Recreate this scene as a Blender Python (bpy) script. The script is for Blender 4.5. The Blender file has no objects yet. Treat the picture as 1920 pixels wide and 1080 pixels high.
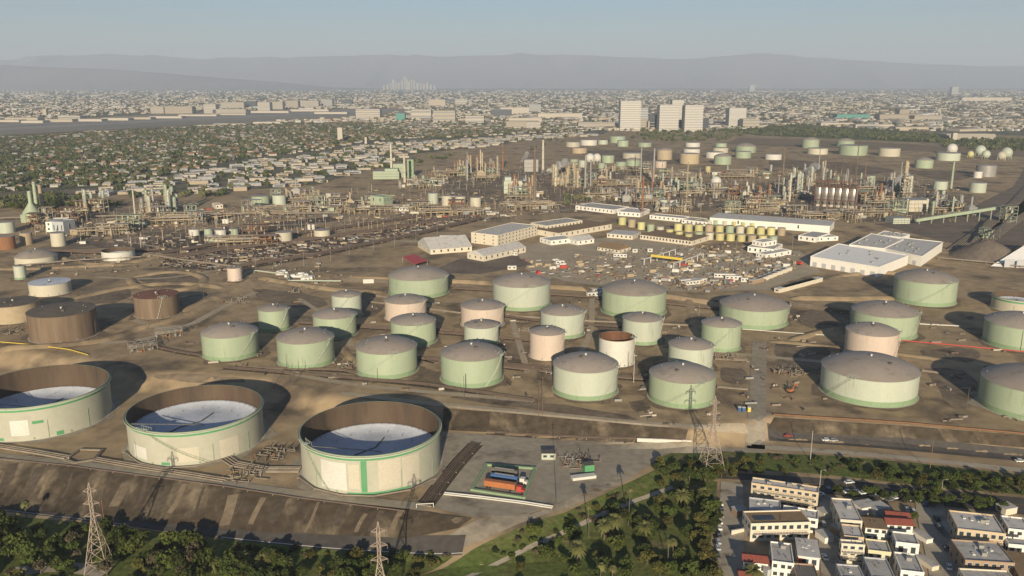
import bpy, bmesh, math, random
import numpy as np
from mathutils import Vector
S = bpy.context.scene
C = S.collection
rnd = random.Random(7)
npr = np.random.default_rng(11)
PI = math.pi

# ---------------------------------------------------------------- camera, sky, sun, exposure
F, PITCH, CZ = 1590.0, math.radians(13.6), 165.0
cam_d = bpy.data.cameras.new('camera')
cam = bpy.data.objects.new('camera', cam_d)
C.objects.link(cam)
cam.location = (0, 0, CZ)
cam.rotation_euler = (math.radians(90) - PITCH, 0, 0)
cam_d.sensor_width = 36.0
cam_d.lens = 36.0 * F / 1920.0
cam_d.clip_start = 1.0
cam_d.clip_end = 120000.0
S.camera = cam

SUN_EL, SUN_AZ = math.radians(15.5), math.radians(1.5)      # shadows run away from the camera, a touch to the right
W = bpy.data.worlds.new('World')
S.world = W
W.use_nodes = True
wn = W.node_tree
bg = wn.nodes['Background']
sky = wn.nodes.new('ShaderNodeTexSky')
sky.sky_type = 'NISHITA'
sky.sun_disc = False
sky.sun_elevation = SUN_EL
sky.sun_rotation = PI + SUN_AZ
sky.altitude = 100
sky.air_density = 1.0
sky.dust_density = 0.4
sky.ozone_density = 4.0
wn.links.new(sky.outputs[0], bg.inputs[0])
bg.inputs[1].default_value = 0.062
sun_d = bpy.data.lights.new('sun', 'SUN')
sun_d.energy = 5.0
sun_d.angle = math.radians(0.5)
sun_d.color = (1.0, 0.85, 0.62)
sun = bpy.data.objects.new('sun', sun_d)
C.objects.link(sun)
sun.location = (-20, -600, 400)
sun.rotation_euler = Vector((math.sin(SUN_AZ) * math.cos(SUN_EL), math.cos(SUN_AZ) * math.cos(SUN_EL), -math.sin(SUN_EL))).to_track_quat('-Z', 'Y').to_euler()
S.view_settings.view_transform = 'Standard'
S.view_settings.look = 'None'
S.view_settings.gamma = 1.0
S.view_settings.use_curve_mapping = False
S.view_settings.exposure = 0.36
S.cycles.max_bounces = 9
S.cycles.diffuse_bounces = 2
S.cycles.glossy_bounces = 2
S.cycles.volume_bounces = 7
S.cycles.transparent_max_bounces = 6
S.cycles.use_denoising = True

# ---------------------------------------------------------------- geometry of the view: photo point -> ground point
SP, CP = math.sin(PITCH), math.cos(PITCH)
def ray(px, py):
    a, b = (px - 960.0) / F, (py - 540.0) / F
    return a, CP - b * SP, -(SP + b * CP)
def U(px, py, z=0.0):
    dx, dy, dz = ray(px, py)
    t = (z - CZ) / dz
    return dx * t, dy * t
def proj(x, y, z):
    dz = z - CZ
    zc = y * CP - dz * SP
    return 960 + F * x / zc, 540 - F * (y * SP + dz * CP) / zc, zc
def z_at(x, y, py):          # height of the point above (x, y) that shows at row py
    b = (py - 540.0) / F
    return CZ + y * (-(SP + b * CP)) / (CP - b * SP)

# ---------------------------------------------------------------- terrain: two banks step down towards the camera
def _line(pts, z):
    w = sorted(U(a, b, z) for a, b in pts)
    return np.array([p[0] for p in w]), np.array([p[1] for p in w])
BX, BY = _line([(-600, 640), (0, 650), (160, 672), (270, 695), (400, 700), (520, 712), (600, 738), (835, 762), (1000, 776), (1290, 803), (1400, 790), (1450, 782), (1700, 798), (1920, 817), (2500, 860)], 0)
AX, AY = _line([(-500, 820), (0, 858), (130, 870), (400, 907), (560, 932), (800, 957), (890, 972), (1000, 962), (1100, 925), (1200, 885), (1270, 860), (1600, 880)], -7)
QX = np.array([U(850, 960, -7)[0], U(960, 960, -7)[0], U(1240, 870, -7)[0], U(1340, 870, -7)[0]])
QA = np.array([9.0, 6.5, 3.0, 0.5])
def sm(t):
    t = np.clip(t, 0, 1)
    return t * t * (3 - 2 * t) * .5 + t * .5
def HA(x, y):
    wB = np.interp(x, [-150, -60, 20, 400], [16, 14, 13, 8])
    s1 = sm((np.interp(x, BX, BY) - y) / wB)
    s2 = sm((np.interp(x, AX, AY) - y) / 27.0)
    return -7.0 * s1 - np.interp(x, QX, QA) * s2
def H(x, y):
    return float(HA(np.float64(x), np.float64(y)))
def G(px, py):               # photo point -> point on the terrain
    dx, dy, dz = ray(px, py)
    t0 = CZ / -dz
    t1 = (CZ + 16.5) / -dz
    if dy * t0 > 900:
        return dx * t0, dy * t0, 0.0
    ts = np.linspace(t0, t1, 60)
    zz = CZ + dz * ts
    below = np.nonzero(zz <= HA(dx * ts, dy * ts))[0]
    t = ts[below[0]] if len(below) else t1
    x, y = dx * t, dy * t
    return x, y, H(x, y)

# ---------------------------------------------------------------- materials
MATS = {}
def mat(name, col, col2=None, scale=.3, rough=.8, metal=0.0, randv=0.0, stretch=None, bump=0.0, fine=.12, col3=None, scale3=.05, thr=(.55, .68), spec=.3):
    if name in MATS: return MATS[name]
    m = bpy.data.materials.new(name); m.use_nodes = True
    nt = m.node_tree; N = nt.nodes; L = nt.links
    b = N['Principled BSDF']
    b.inputs['Roughness'].default_value = rough
    b.inputs['Metallic'].default_value = metal
    b.inputs['Specular IOR Level'].default_value = spec
    tc = N.new('ShaderNodeTexCoord'); mp = N.new('ShaderNodeMapping')
    L.new(tc.outputs['Object'], mp.inputs[0])
    if stretch: mp.inputs['Scale'].default_value = stretch
    n1 = N.new('ShaderNodeTexNoise'); n1.inputs['Scale'].default_value = scale; n1.inputs['Detail'].default_value = 5; n1.inputs['Roughness'].default_value = .62
    L.new(mp.outputs[0], n1.inputs['Vector'])
    r = N.new('ShaderNodeValToRGB')
    r.color_ramp.elements[0].position = .32; r.color_ramp.elements[1].position = .68
    c2 = col2 or tuple(c * .86 for c in col)
    r.color_ramp.elements[0].color = (*col, 1); r.color_ramp.elements[1].color = (*c2, 1)
    L.new(n1.outputs['Fac'], r.inputs[0])
    out = r.outputs[0]
    if col3:
        n3 = N.new('ShaderNodeTexNoise'); n3.inputs['Scale'].default_value = scale3; n3.inputs['Detail'].default_value = 6; n3.inputs['Roughness'].default_value = .6
        L.new(mp.outputs[0], n3.inputs['Vector'])
        r3 = N.new('ShaderNodeValToRGB'); r3.color_ramp.elements[0].position = thr[0]; r3.color_ramp.elements[1].position = thr[1]
        L.new(n3.outputs['Fac'], r3.inputs[0])
        mx = N.new('ShaderNodeMix'); mx.data_type = 'RGBA'
        L.new(r3.outputs[0], mx.inputs[0]); L.new(out, mx.inputs[6]); mx.inputs[7].default_value = (*col3, 1)
        out = mx.outputs[2]
    hs = N.new('ShaderNodeHueSaturation')
    L.new(out, hs.inputs['Color'])
    nf = N.new('ShaderNodeTexNoise'); nf.inputs['Scale'].default_value = scale * 9; nf.inputs['Detail'].default_value = 3
    L.new(tc.outputs['Object'], nf.inputs['Vector'])
    ma = N.new('ShaderNodeMapRange'); ma.inputs[1].default_value = .25; ma.inputs[2].default_value = .75
    ma.inputs[3].default_value = 1 - fine; ma.inputs[4].default_value = 1 + fine
    L.new(nf.outputs['Fac'], ma.inputs[0])
    v = ma.outputs[0]
    if randv:
        oi = N.new('ShaderNodeObjectInfo')
        mr = N.new('ShaderNodeMapRange'); mr.inputs[3].default_value = 1 - randv; mr.inputs[4].default_value = 1 + randv
        L.new(oi.outputs['Random'], mr.inputs[0])
        mm = N.new('ShaderNodeMath'); mm.operation = 'MULTIPLY'
        L.new(v, mm.inputs[0]); L.new(mr.outputs[0], mm.inputs[1]); v = mm.outputs[0]
        mh = N.new('ShaderNodeMapRange'); mh.inputs[3].default_value = .5 - randv * .06; mh.inputs[4].default_value = .5 + randv * .06
        mq = N.new('ShaderNodeMath'); mq.operation = 'FRACT'; mk = N.new('ShaderNodeMath'); mk.operation = 'MULTIPLY'; mk.inputs[1].default_value = 7.3
        L.new(oi.outputs['Random'], mk.inputs[0]); L.new(mk.outputs[0], mq.inputs[0]); L.new(mq.outputs[0], mh.inputs[0]); L.new(mh.outputs[0], hs.inputs['Hue'])
    L.new(v, hs.inputs['Value'])
    L.new(hs.outputs[0], b.inputs['Base Color'])
    if bump:
        bp = N.new('ShaderNodeBump'); bp.inputs['Strength'].default_value = bump; bp.inputs['Distance'].default_value = .3
        L.new(nf.outputs['Fac'], bp.inputs['Height']); L.new(bp.outputs[0], b.inputs['Normal'])
    MATS[name] = m
    return m

# ---------------------------------------------------------------- mesh builder and scene helpers
class MB:
    def __init__(s): s.v = []; s.f = []; s.m = []; s.sm = []
    def add(s, vs, fs, mi=0, smooth=False):
        o = len(s.v); s.v += vs
        for f in fs:
            s.f.append(tuple(i + o for i in f)); s.m.append(mi); s.sm.append(smooth)
        return s
    def box(s, x, y, z, sx, sy, sz, rot=0.0, mi=0, top=None):       # centred in plan, z is the bottom
        c, q = math.cos(rot), math.sin(rot); v = []
        for zz, k in ((z, 1.0), (z + sz, 1.0 if top is None else top)):
            for ax, ay in ((-1, -1), (1, -1), (1, 1), (-1, 1)):
                lx, ly = ax * sx * k / 2, ay * sy * k / 2
                v.append((x + lx * c - ly * q, y + lx * q + ly * c, zz))
        return s.add(v, [(3, 2, 1, 0), (4, 5, 6, 7), (0, 1, 5, 4), (1, 2, 6, 5), (2, 3, 7, 6), (3, 0, 4, 7)], mi)
    def cyl(s, x, y, z, r, h, n=12, r2=None, cap=True, mi=0, smooth=True, bottom=False):
        r2 = r if r2 is None else r2
        v = [(x + r * math.cos(2 * PI * i / n), y + r * math.sin(2 * PI * i / n), z) for i in range(n)]
        v += [(x + r2 * math.cos(2 * PI * i / n), y + r2 * math.sin(2 * PI * i / n), z + h) for i in range(n)]
        s.add(v, [(i, (i + 1) % n, (i + 1) % n + n, i + n) for i in range(n)], mi, smooth)
        if cap: s.add(v[n:], [tuple(range(n))], mi)
        if bottom: s.add(v[:n], [tuple(range(n - 1, -1, -1))], mi)
        return s
    def ring(s, r0, r1, z0, z1, n=48, mi=0, x=0, y=0):              # square-section ring
        v = []
        for r, z in ((r0, z0), (r1, z0), (r1, z1), (r0, z1)):
            v += [(x + r * math.cos(2 * PI * i / n), y + r * math.sin(2 * PI * i / n), z) for i in range(n)]
        f = []
        for k in range(4):
            k2 = (k + 1) % 4
            f += [(k * n + i, k * n + (i + 1) % n, k2 * n + (i + 1) % n, k2 * n + i) for i in range(n)]
        return s.add(v, f, mi)
    def lathe(s, prof, n=32, mi=0, smooth=True, x=0, y=0, z=0):
        v = []; f = []
        for r, h in prof:
            v += [(x + r * math.cos(2 * PI * i / n), y + r * math.sin(2 * PI * i / n), z + h) for i in range(n)]
        for k in range(len(prof) - 1):
            f += [(k * n + i, k * n + (i + 1) % n, (k + 1) * n + (i + 1) % n, (k + 1) * n + i) for i in range(n)]
        return s.add(v, f, mi, smooth)
    def tube(s, p, q, r, n=6, mi=0, smooth=True, r2=None):
        p, q = Vector(p), Vector(q); d = (q - p)
        if d.length < 1e-6: return s
        d.normalize(); a = d.orthogonal().normalized(); b = d.cross(a); r2 = r if r2 is None else r2
        v = [tuple(p + (a * math.cos(2 * PI * i / n) + b * math.sin(2 * PI * i / n)) * r) for i in range(n)]
        v += [tuple(q + (a * math.cos(2 * PI * i / n) + b * math.sin(2 * PI * i / n)) * r2) for i in range(n)]
        s.add(v, [(i, (i + 1) % n, (i + 1) % n + n, i + n) for i in range(n)], mi, smooth)
        s.add(v, [tuple(range(n - 1, -1, -1)), tuple(range(n, 2 * n))], mi)
        return s
    def path(s, pts, r, n=6, mi=0):
        for a, b in zip(pts, pts[1:]): s.tube(a, b, r, n, mi)
        return s
    def bar(s, p, q, w, mi=0): return s.tube(p, q, w * .7, 4, mi, False)
    def mesh(s, name, mats):
        me = bpy.data.meshes.new(name)
        me.from_pydata(s.v, [], s.f)
        for m in (mats if isinstance(mats, (list, tuple)) else [mats]): me.materials.append(m)
        me.polygons.foreach_set('material_index', s.m)
        me.polygons.foreach_set('use_smooth', s.sm)
        me.update()
        return me
    def build(s, name, mats, parent=None, loc=None): return obj(name, s.mesh(name, mats), parent, loc)
def obj(name, me, parent=None, loc=None):
    o = bpy.data.objects.new(name, me); C.objects.link(o)
    if parent: o.parent = parent
    if loc: o.location = loc
    return o
def tag(o, label, cat, group=None):
    o['label'] = label; o['category'] = cat
    if group: o['group'] = group
    return o
def thing(name, label, cat, loc, rz=0.0, group=None):
    o = bpy.data.objects.new(name, None); C.objects.link(o)
    o.empty_display_size = 1
    o.location = loc; o.rotation_euler = (0, 0, rz)
    return tag(o, label, cat, group)
def struct(o): o['kind'] = 'structure'; return o
def stuff(o): o['kind'] = 'stuff'; return o
def dup(root, loc, rz, label=None, group=None, scale=None):
    r = root.copy(); C.objects.link(r); r.location = loc; r.rotation_euler = (0, 0, rz)
    if scale: r.scale = (scale, scale, scale) if not isinstance(scale, tuple) else scale
    if label: r['label'] = label
    if group: r['group'] = group
    for ch in KIDS.get(root.name) or list(root.children):
        c = ch.copy(); C.objects.link(c); c.parent = r
        for g in ch.children:
            d = g.copy(); C.objects.link(d); d.parent = c
    return r
KIDS = {}
def fast_mesh(name, V, Fq, mi, mats, smooth=False):       # numpy arrays; Fq (n, k) faces all of k corners
    me = bpy.data.meshes.new(name)
    n, k = Fq.shape
    me.vertices.add(len(V)); me.vertices.foreach_set('co', V.astype(np.float32).ravel())
    me.loops.add(n * k); me.loops.foreach_set('vertex_index', Fq.astype(np.int32).ravel())
    me.polygons.add(n); me.polygons.foreach_set('loop_start', np.arange(0, n * k, k, dtype=np.int32))
    for m in (mats if isinstance(mats, (list, tuple)) else [mats]): me.materials.append(m)
    if mi is not None: me.polygons.foreach_set('material_index', mi.astype(np.int32))
    me.polygons.foreach_set('use_smooth', np.full(n, smooth))
    me.update(calc_edges=True); me.validate()
    return me
def scatter(name, tv, tf, tm, P, SC, R, inst_mi, mats):   # copies of one small template; inst_mi shifts the material of every copy
    tv = np.array(tv, float); tf = np.array(tf); n = len(P)
    c, s = np.cos(R)[:, None], np.sin(R)[:, None]
    sc = SC if SC.ndim == 2 else np.repeat(SC[:, None], 3, 1)
    x = tv[None, :, 0] * sc[:, 0:1]; y = tv[None, :, 1] * sc[:, 1:2]; z = tv[None, :, 2] * sc[:, 2:3]
    V = np.stack([x * c - y * s + P[:, 0:1], x * s + y * c + P[:, 1:2], z + P[:, 2:3]], -1).reshape(-1, 3)
    Fq = (tf[None] + (np.arange(n) * len(tv))[:, None, None]).reshape(-1, tf.shape[1])
    mi = np.where(np.array(tm)[None] == 0, inst_mi[:, None], np.array(tm)[None] + max(int(inst_mi.max()), 0)).ravel()
    return obj(name, fast_mesh(name, V, Fq, mi, mats))
def drape(name, pts, m, off=.12, cell=5.0, px=True, parent=None):  # a flat sheet that follows the terrain
    if px: pts = [G(*p)[:2] for p in pts]
    bm = bmesh.new()
    bm.faces.new([bm.verts.new((x, y, 0)) for x, y in pts])
    xs = [p[0] for p in pts]; ys = [p[1] for p in pts]
    if cell:
        for ax, lo, hi in ((0, min(xs), max(xs)), (1, min(ys), max(ys))):
            k = math.ceil(lo / cell) * cell
            while k < hi:
                co = [0, 0, 0]; no = [0, 0, 0]; co[ax] = k; no[ax] = 1
                bmesh.ops.bisect_plane(bm, geom=bm.verts[:] + bm.edges[:] + bm.faces[:], plane_co=co, plane_no=no); k += cell
    bmesh.ops.triangulate(bm, faces=bm.faces[:])
    bmesh.ops.recalc_face_normals(bm, faces=bm.faces[:])
    for v in bm.verts: v.co.z = H(v.co.x, v.co.y) + off
    if sum(f.normal.z for f in bm.faces) < 0: bmesh.ops.reverse_faces(bm, faces=bm.faces[:])
    me = bpy.data.meshes.new(name); bm.to_mesh(me); bm.free(); me.materials.append(m)
    return obj(name, me, parent)
def resample(w, step):
    out = [w[0]]
    for a, b in zip(w, w[1:]):
        d = math.dist(a, b); n = max(1, int(d / step))
        for i in range(1, n + 1): out.append((a[0] + (b[0] - a[0]) * i / n, a[1] + (b[1] - a[1]) * i / n))
    return out
def smooth_line(w, it=2):
    for _ in range(it):
        o = [w[0]]
        for a, b in zip(w, w[1:]):
            o += [(a[0] * .75 + b[0] * .25, a[1] * .75 + b[1] * .25), (a[0] * .25 + b[0] * .75, a[1] * .25 + b[1] * .75)]
        w = o + [w[-1]]
    return w
def normals2(w):
    n = []
    for i in range(len(w)):
        a, b = w[max(0, i - 1)], w[min(len(w) - 1, i + 1)]
        d = math.dist(a, b) or 1
        n.append((-(b[1] - a[1]) / d, (b[0] - a[0]) / d))
    return n
def ribbon(name, pts, width, m, off=.16, px=True, step=4.0, shift=0.0, parent=None):
    w = [G(*p)[:2] for p in pts] if px else pts
    w = resample(smooth_line(w), step); nn = normals2(w); V = []; Fc = []
    ks = (-.5, -.17, .17, .5)
    for (x, y), (nx, ny) in zip(w, nn):
        for k in ks:
            a, b = x + nx * (k * width + shift), y + ny * (k * width + shift)
            V.append((a, b, H(a, b) + off))
    for i in range(len(w) - 1):
        for j in range(3): Fc.append((i * 4 + j + 1, i * 4 + j, i * 4 + 4 + j, i * 4 + 5 + j))
    mb = MB(); mb.add(V, Fc)
    return mb.build(name, m, parent)
def berm(pts, h, w_, m, top=1.5, px=True):               # an earth dike along a line
    w = [G(*p)[:2] for p in pts] if px else pts
    w = resample(smooth_line(w), 5.0); nn = normals2(w); V = []; Fc = []
    for i, ((x, y), (nx, ny)) in enumerate(zip(w, nn)):
        e = min(1, i / 2, (len(w) - 1 - i) / 2)
        for k, z in ((-w_ / 2 - top, -.4), (-top, h * e), (top, h * e), (w_ / 2 + top, -.4)):
            a, b = x + nx * k, y + ny * k
            V.append((a, b, H(a, b) + z + (rnd.uniform(-.15, .15) if z > 0 else 0)))
    for i in range(len(w) - 1):
        for j in range(3): Fc.append((i * 4 + j + 1, i * 4 + j, i * 4 + 4 + j, i * 4 + 5 + j))
    return struct(MB().add(V, Fc, 0, True).build('earth_dike', m))
# ================================================================ materials of the place
M_green = mat('pale_green_paint', (0.291, 0.351, 0.244), (0.336, 0.387, 0.279), scale=.12, rough=.5, stretch=(1, 1, .12), fine=.05, randv=.08, col3=(.23, .27, .19), scale3=.45, thr=(.56, .8))
M_mint = mat('whitish_green_paint', (0.398, 0.433, 0.350), (0.437, 0.465, 0.389), scale=.12, rough=.5, stretch=(1, 1, .12), fine=.05, randv=.06, col3=(.30, .32, .24), scale3=.45, thr=(.56, .82))
M_band = mat('mid_green_paint', (0.200, 0.290, 0.169), (0.238, 0.323, 0.197), rough=.55)
M_kelly = mat('strong_green_paint', (.075, .26, .11), (.1, .29, .14), rough=.5)
M_pink = mat('pinkish_cream_paint', (0.497, 0.408, 0.336), (0.542, 0.455, 0.383), scale=.1, rough=.55, stretch=(1, 1, .15), fine=.05, col3=(.40, .28, .20), scale3=.4, thr=(.58, .85))
M_cream = mat('cream_paint', (0.447, 0.413, 0.323), (0.490, 0.456, 0.361), scale=.1, rough=.6, stretch=(1, 1, .15), fine=.05, randv=.08)
M_white = mat('white_paint', (0.533, 0.516, 0.464), (0.585, 0.568, 0.516), scale=.1, rough=.55, fine=.04)
M_oldwhite = mat('weathered_white_paint', (0.421, 0.408, 0.335), (0.378, 0.387, 0.310), scale=.05, rough=.6, stretch=(1, 1, .5), fine=.05, col3=(.37, .345, .28), scale3=.11, thr=(.5, .8))
M_roof = mat('grey_tank_roof_paint', (0.320, 0.274, 0.236), (0.271, 0.236, 0.200), scale=.06, rough=.55, fine=.04, randv=.08, col3=(.17, .155, .14), scale3=.16, thr=(.55, .8))
M_roofwhite = mat('white_floating_roof', (0.550, 0.580, 0.630), (0.460, 0.500, 0.570), scale=.15, rough=.6, col3=(.38, .41, .45), scale3=.08, thr=(.5, .8))
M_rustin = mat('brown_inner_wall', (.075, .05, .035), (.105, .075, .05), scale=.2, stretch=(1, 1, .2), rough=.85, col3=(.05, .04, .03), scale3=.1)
M_rust = mat('orange_rust', (0.266, 0.129, 0.061), (0.189, 0.095, 0.054), scale=.3, stretch=(1, 1, .2), rough=.9)
M_brown = mat('brown_tank_steel', (.135, .095, .065), (.20, .15, .105), scale=.25, stretch=(1, 1, .08), rough=.8, fine=.1)
M_brownroof = mat('dark_brown_roof', (0.104, 0.088, 0.068), (0.160, 0.132, 0.104), scale=.1, rough=.85)
M_redroof = mat('rusty_red_roof', (.17, .075, .05), (.22, .11, .075), scale=.1, rough=.85)
M_steel = mat('galvanised_steel', (0.315, 0.307, 0.285), (0.255, 0.247, 0.232), rough=.5, metal=.2)
M_dsteel = mat('dark_steel', (.09, .085, .08), (.13, .115, .1), rough=.7)
M_pipe = mat('bare_pipe', (0.277, 0.237, 0.186), (0.198, 0.160, 0.124), scale=.15, rough=.6, randv=.15)
M_dpipe = mat('dark_brown_pipe', (.15, .105, .08), (.10, .08, .065), rough=.75, randv=.2)
M_tan = mat('tan_insulation', (0.403, 0.330, 0.217), (0.341, 0.270, 0.181), scale=.3, rough=.7, randv=.12)
M_pylon = mat('pinkish_galvanised_lattice', (0.374, 0.302, 0.245), (0.317, 0.259, 0.209), rough=.6)
M_wood = mat('weathered_pole_wood', (.20, .14, .095), (.14, .10, .07), stretch=(4, 4, .3), rough=.9)
M_conc = mat('pale_concrete', (.46, .42, .35), (.40, .36, .30), scale=.1, rough=.9, col3=(.3, .27, .22))
M_yellow = mat('yellow_paint', (.62, .47, .07), (.55, .41, .07), rough=.5)
M_red = mat('red_paint', (.48, .06, .05), (.40, .05, .04), rough=.5)
M_blue = mat('blue_paint', (0.048, 0.108, 0.252), (0.042, 0.090, 0.216), rough=.5)
M_orange = mat('orange_paint', (0.396, 0.150, 0.054), (0.331, 0.120, 0.054), rough=.55)
M_black = mat('black_rubber', (.02, .02, .02), (.03, .03, .03), rough=.8)
M_glass = mat('dark_window_glass', (.03, .04, .05), (.05, .06, .07), rough=.15, spec=.6)
M_olive = mat('yellow_green_paint', (.50, .46, .20), (.44, .42, .22), stretch=(1, 1, .2), rough=.6, randv=.15)
M_soil = mat('bare_brown_soil', (0.404, 0.305, 0.190), (0.301, 0.227, 0.139), scale=.012, rough=1.0, fine=.22, bump=.5, col3=(.15, .118, .085), scale3=.03, thr=(.49, .66), spec=.1)
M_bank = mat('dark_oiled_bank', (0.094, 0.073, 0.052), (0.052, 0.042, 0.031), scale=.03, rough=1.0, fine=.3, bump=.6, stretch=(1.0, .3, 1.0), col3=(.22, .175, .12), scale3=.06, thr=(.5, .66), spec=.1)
M_pad = mat('worn_grey_tarmac', (.36, .315, .245), (.28, .245, .19), scale=.03, rough=.95, fine=.16, col3=(.15, .125, .1), scale3=.05, thr=(.54, .7), spec=.1)
M_asph = mat('dark_asphalt', (0.063, 0.058, 0.055), (0.092, 0.083, 0.074), scale=.04, rough=.9, fine=.2)
M_street = mat('pale_street_concrete', (.40, .35, .27), (.33, .29, .23), scale=.05, rough=.95, fine=.1, col3=(.17, .15, .12), scale3=.12)
M_track = mat('pale_dirt_track', (.44, .37, .27), (.35, .29, .21), scale=.05, rough=1.0, fine=.15, spec=.1)
M_grass = mat('short_green_grass', (0.083, 0.118, 0.029), (0.128, 0.140, 0.046), scale=.05, rough=1.0, fine=.35, bump=.8, col3=(.17, .14, .075), scale3=.06, thr=(.56, .7), spec=.1)
M_line = mat('road_paint', (.62, .6, .55), (.5, .48, .43), rough=.8)
M_town = mat('town_ground', (.19, .165, .125), (.13, .125, .09), scale=.01, rough=1.0, fine=.3, col3=(.07, .085, .04), scale3=.02, thr=(.48, .6), spec=.1)
M_field = mat('dry_field', (.24, .185, .125), (.18, .145, .1), scale=.004, rough=1.0, fine=.15, spec=.1)
M_airfield = mat('airfield_grass', (0.285, 0.262, 0.210), (0.225, 0.210, 0.180), scale=.002, rough=1.0, fine=.1, stretch=(.2, 1, 1), spec=.1)
M_runway = mat('runway_concrete', (0.312, 0.293, 0.273), (0.273, 0.254, 0.234), scale=.004, rough=.95)
M_golf = mat('golf_grass', (.075, .115, .03), (.11, .12, .05), scale=.01, rough=1.0, fine=.3, spec=.1)
M_mount = mat('mountain_scrub', (0.147, 0.140, 0.115), (0.206, 0.184, 0.165), scale=.0006, rough=1.0, fine=.2, spec=.05)
M_stain = mat('oily_stain', (0.221, 0.173, 0.119), (0.156, 0.122, 0.088), scale=.05, rough=1.0, fine=.25, spec=.1)
M_drain = mat('drain_earth', (.075, .06, .047), (.11, .09, .07), scale=.05, rough=1.0, fine=.25, spec=.1)
M_way = mat('dark_pipeway_ground', (.085, .07, .056), (.13, .105, .08), scale=.05, rough=1.0, fine=.25, spec=.1)
M_pitshade = mat('shade_toned_soil', (.165, .13, .095), (.24, .19, .135), scale=.03, rough=1.0, fine=.25, col3=(.10, .08, .062), scale3=.05, thr=(.5, .66), spec=.1)  # soil colour darkened to stand for shade in the pits
M_gravel = mat('dark_coke_dust', (0.133, 0.112, 0.093), (0.209, 0.171, 0.136), scale=.04, rough=1.0, fine=.2, spec=.1)
M_leafs = [mat('leaf_dark_green', (0.028, 0.042, 0.011), (0.049, 0.058, 0.015), scale=.35, rough=.75, fine=.35, randv=.3, spec=.15),
           mat('leaf_olive', (0.062, 0.063, 0.017), (0.088, 0.081, 0.024), scale=.35, rough=.75, fine=.35, randv=.25, spec=.15),
           mat('leaf_mid_green', (0.044, 0.065, 0.014), (0.069, 0.083, 0.020), scale=.35, rough=.75, fine=.35, randv=.25, spec=.15),
           mat('leaf_grey_brown', (0.093, 0.076, 0.047), (0.072, 0.064, 0.038), scale=.35, rough=.85, fine=.35, randv=.2, spec=.1)]
M_bark = mat('tree_bark', (.13, .10, .075), (.09, .07, .055), stretch=(3, 3, .4), rough=.95)
M_palm = mat('palm_frond', (.105, .115, .035), (.15, .145, .05), scale=.5, rough=.7, fine=.25, randv=.2)
M_palmdry = mat('dry_palm_skirt', (.22, .16, .085), (.16, .115, .065), rough=.95)

# ================================================================ ground, mountains, air
def axis(lo, hi, step, far, n):
    core = np.arange(lo, hi + .1, step)
    g = np.geomspace(step, far, n)
    return core, g
cx = np.arange(-560, 561, 4.0); ox = 560 + np.geomspace(8, 36000, 26)
xs = np.concatenate([-ox[::-1], cx, ox])
cy = np.arange(170, 781, 3.0); oy = 780 + np.geomspace(6, 39000, 30); ly = 170 - np.geomspace(5, 800, 8)
ys = np.concatenate([ly[::-1], cy, oy])
XX, YY = np.meshgrid(xs, ys)
ZZ = HA(XX, YY)
core_n = (np.abs(XX) < 560) & (YY > 170) & (YY < 780)
ZZ = ZZ + np.where(core_n, npr.normal(0, .05, XX.shape), 0)
V = np.stack([XX, YY, ZZ], -1).reshape(-1, 3)
nx = len(xs); I = np.arange(len(ys) * nx).reshape(len(ys), nx)
Fq = np.stack([I[:-1, :-1], I[:-1, 1:], I[1:, 1:], I[1:, :-1]], -1).reshape(-1, 4)
struct(obj('ground', fast_mesh('ground', V, Fq, None, M_soil, True)))

def ridge(name, y0, prof, depth, seed, x0=-30000, x1=30000, n=260):
    r = np.random.default_rng(seed)
    X = np.linspace(x0, x1, n); V = []; base = np.interp(X, [p[0] for p in prof], [p[1] for p in prof])
    nz = sum(np.interp(X, np.linspace(x0, x1, int(8 * 2 ** k)), r.normal(0, 1, int(8 * 2 ** k))) / 2 ** (k * .8) for k in range(5))
    top = np.maximum(30, base * (1 + .07 * nz))
    rows = [(0, .0), (.25, .22), (.5, .5), (.8, .85), (1, 1.0), (1.4, .55), (1.9, 0)]
    for t, h in rows:
        jit = np.interp(X, np.linspace(x0, x1, 130), r.normal(0, .16, 130))
        V.append(np.stack([X, np.full(n, y0 + t * depth) + jit * depth * .5, top * np.clip(h + jit * (h > 0) * (h < 1), 0, 1.02) - (6 if h == 0 else 0)], -1))
    V = np.concatenate(V); I = np.arange(len(rows) * n).reshape(len(rows), n)
    Fq = np.stack([I[:-1, :-1], I[:-1, 1:], I[1:, 1:], I[1:, :-1]], -1).reshape(-1, 4)
    return struct(obj(name, fast_mesh(name, V, Fq, None, M_mount, True)))
ridge('mountains', 27000, [(-30000, 1050), (-17000, 1180), (-15000, 1210), (-11500, 1000), (-9500, 1060), (-6500, 1240), (-3000, 1200), (0, 1230), (3000, 1120), (6000, 1080), (9000, 1190), (12000, 960), (16000, 840), (30000, 700)], 5000, 3)
ridge('hills', 19500, [(-30000, 330), (-16000, 520), (-12500, 600), (-10000, 480), (-8000, 330), (-6000, 200), (-4500, 60), (-2500, 10), (30000, 5)], 2200, 5)

hz = MB(); hz.box(0, 19800, -18, 90000, 43000, 1420)
hm = bpy.data.materials.new('haze_air'); hm.use_nodes = True
hn = hm.node_tree; hn.nodes.remove(hn.nodes['Principled BSDF'])
pv = hn.nodes.new('ShaderNodeVolumePrincipled')
pv.inputs['Color'].default_value = (.74, .84, 1.0, 1)
pv.inputs['Density'].default_value = 5.6e-5
pv.inputs['Density Attribute'].default_value = ''
pv.inputs['Anisotropy'].default_value = 0.0
hn.links.new(pv.outputs[0], hn.nodes['Material Output'].inputs['Volume'])
stuff(hz.build('haze', hm))
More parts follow.
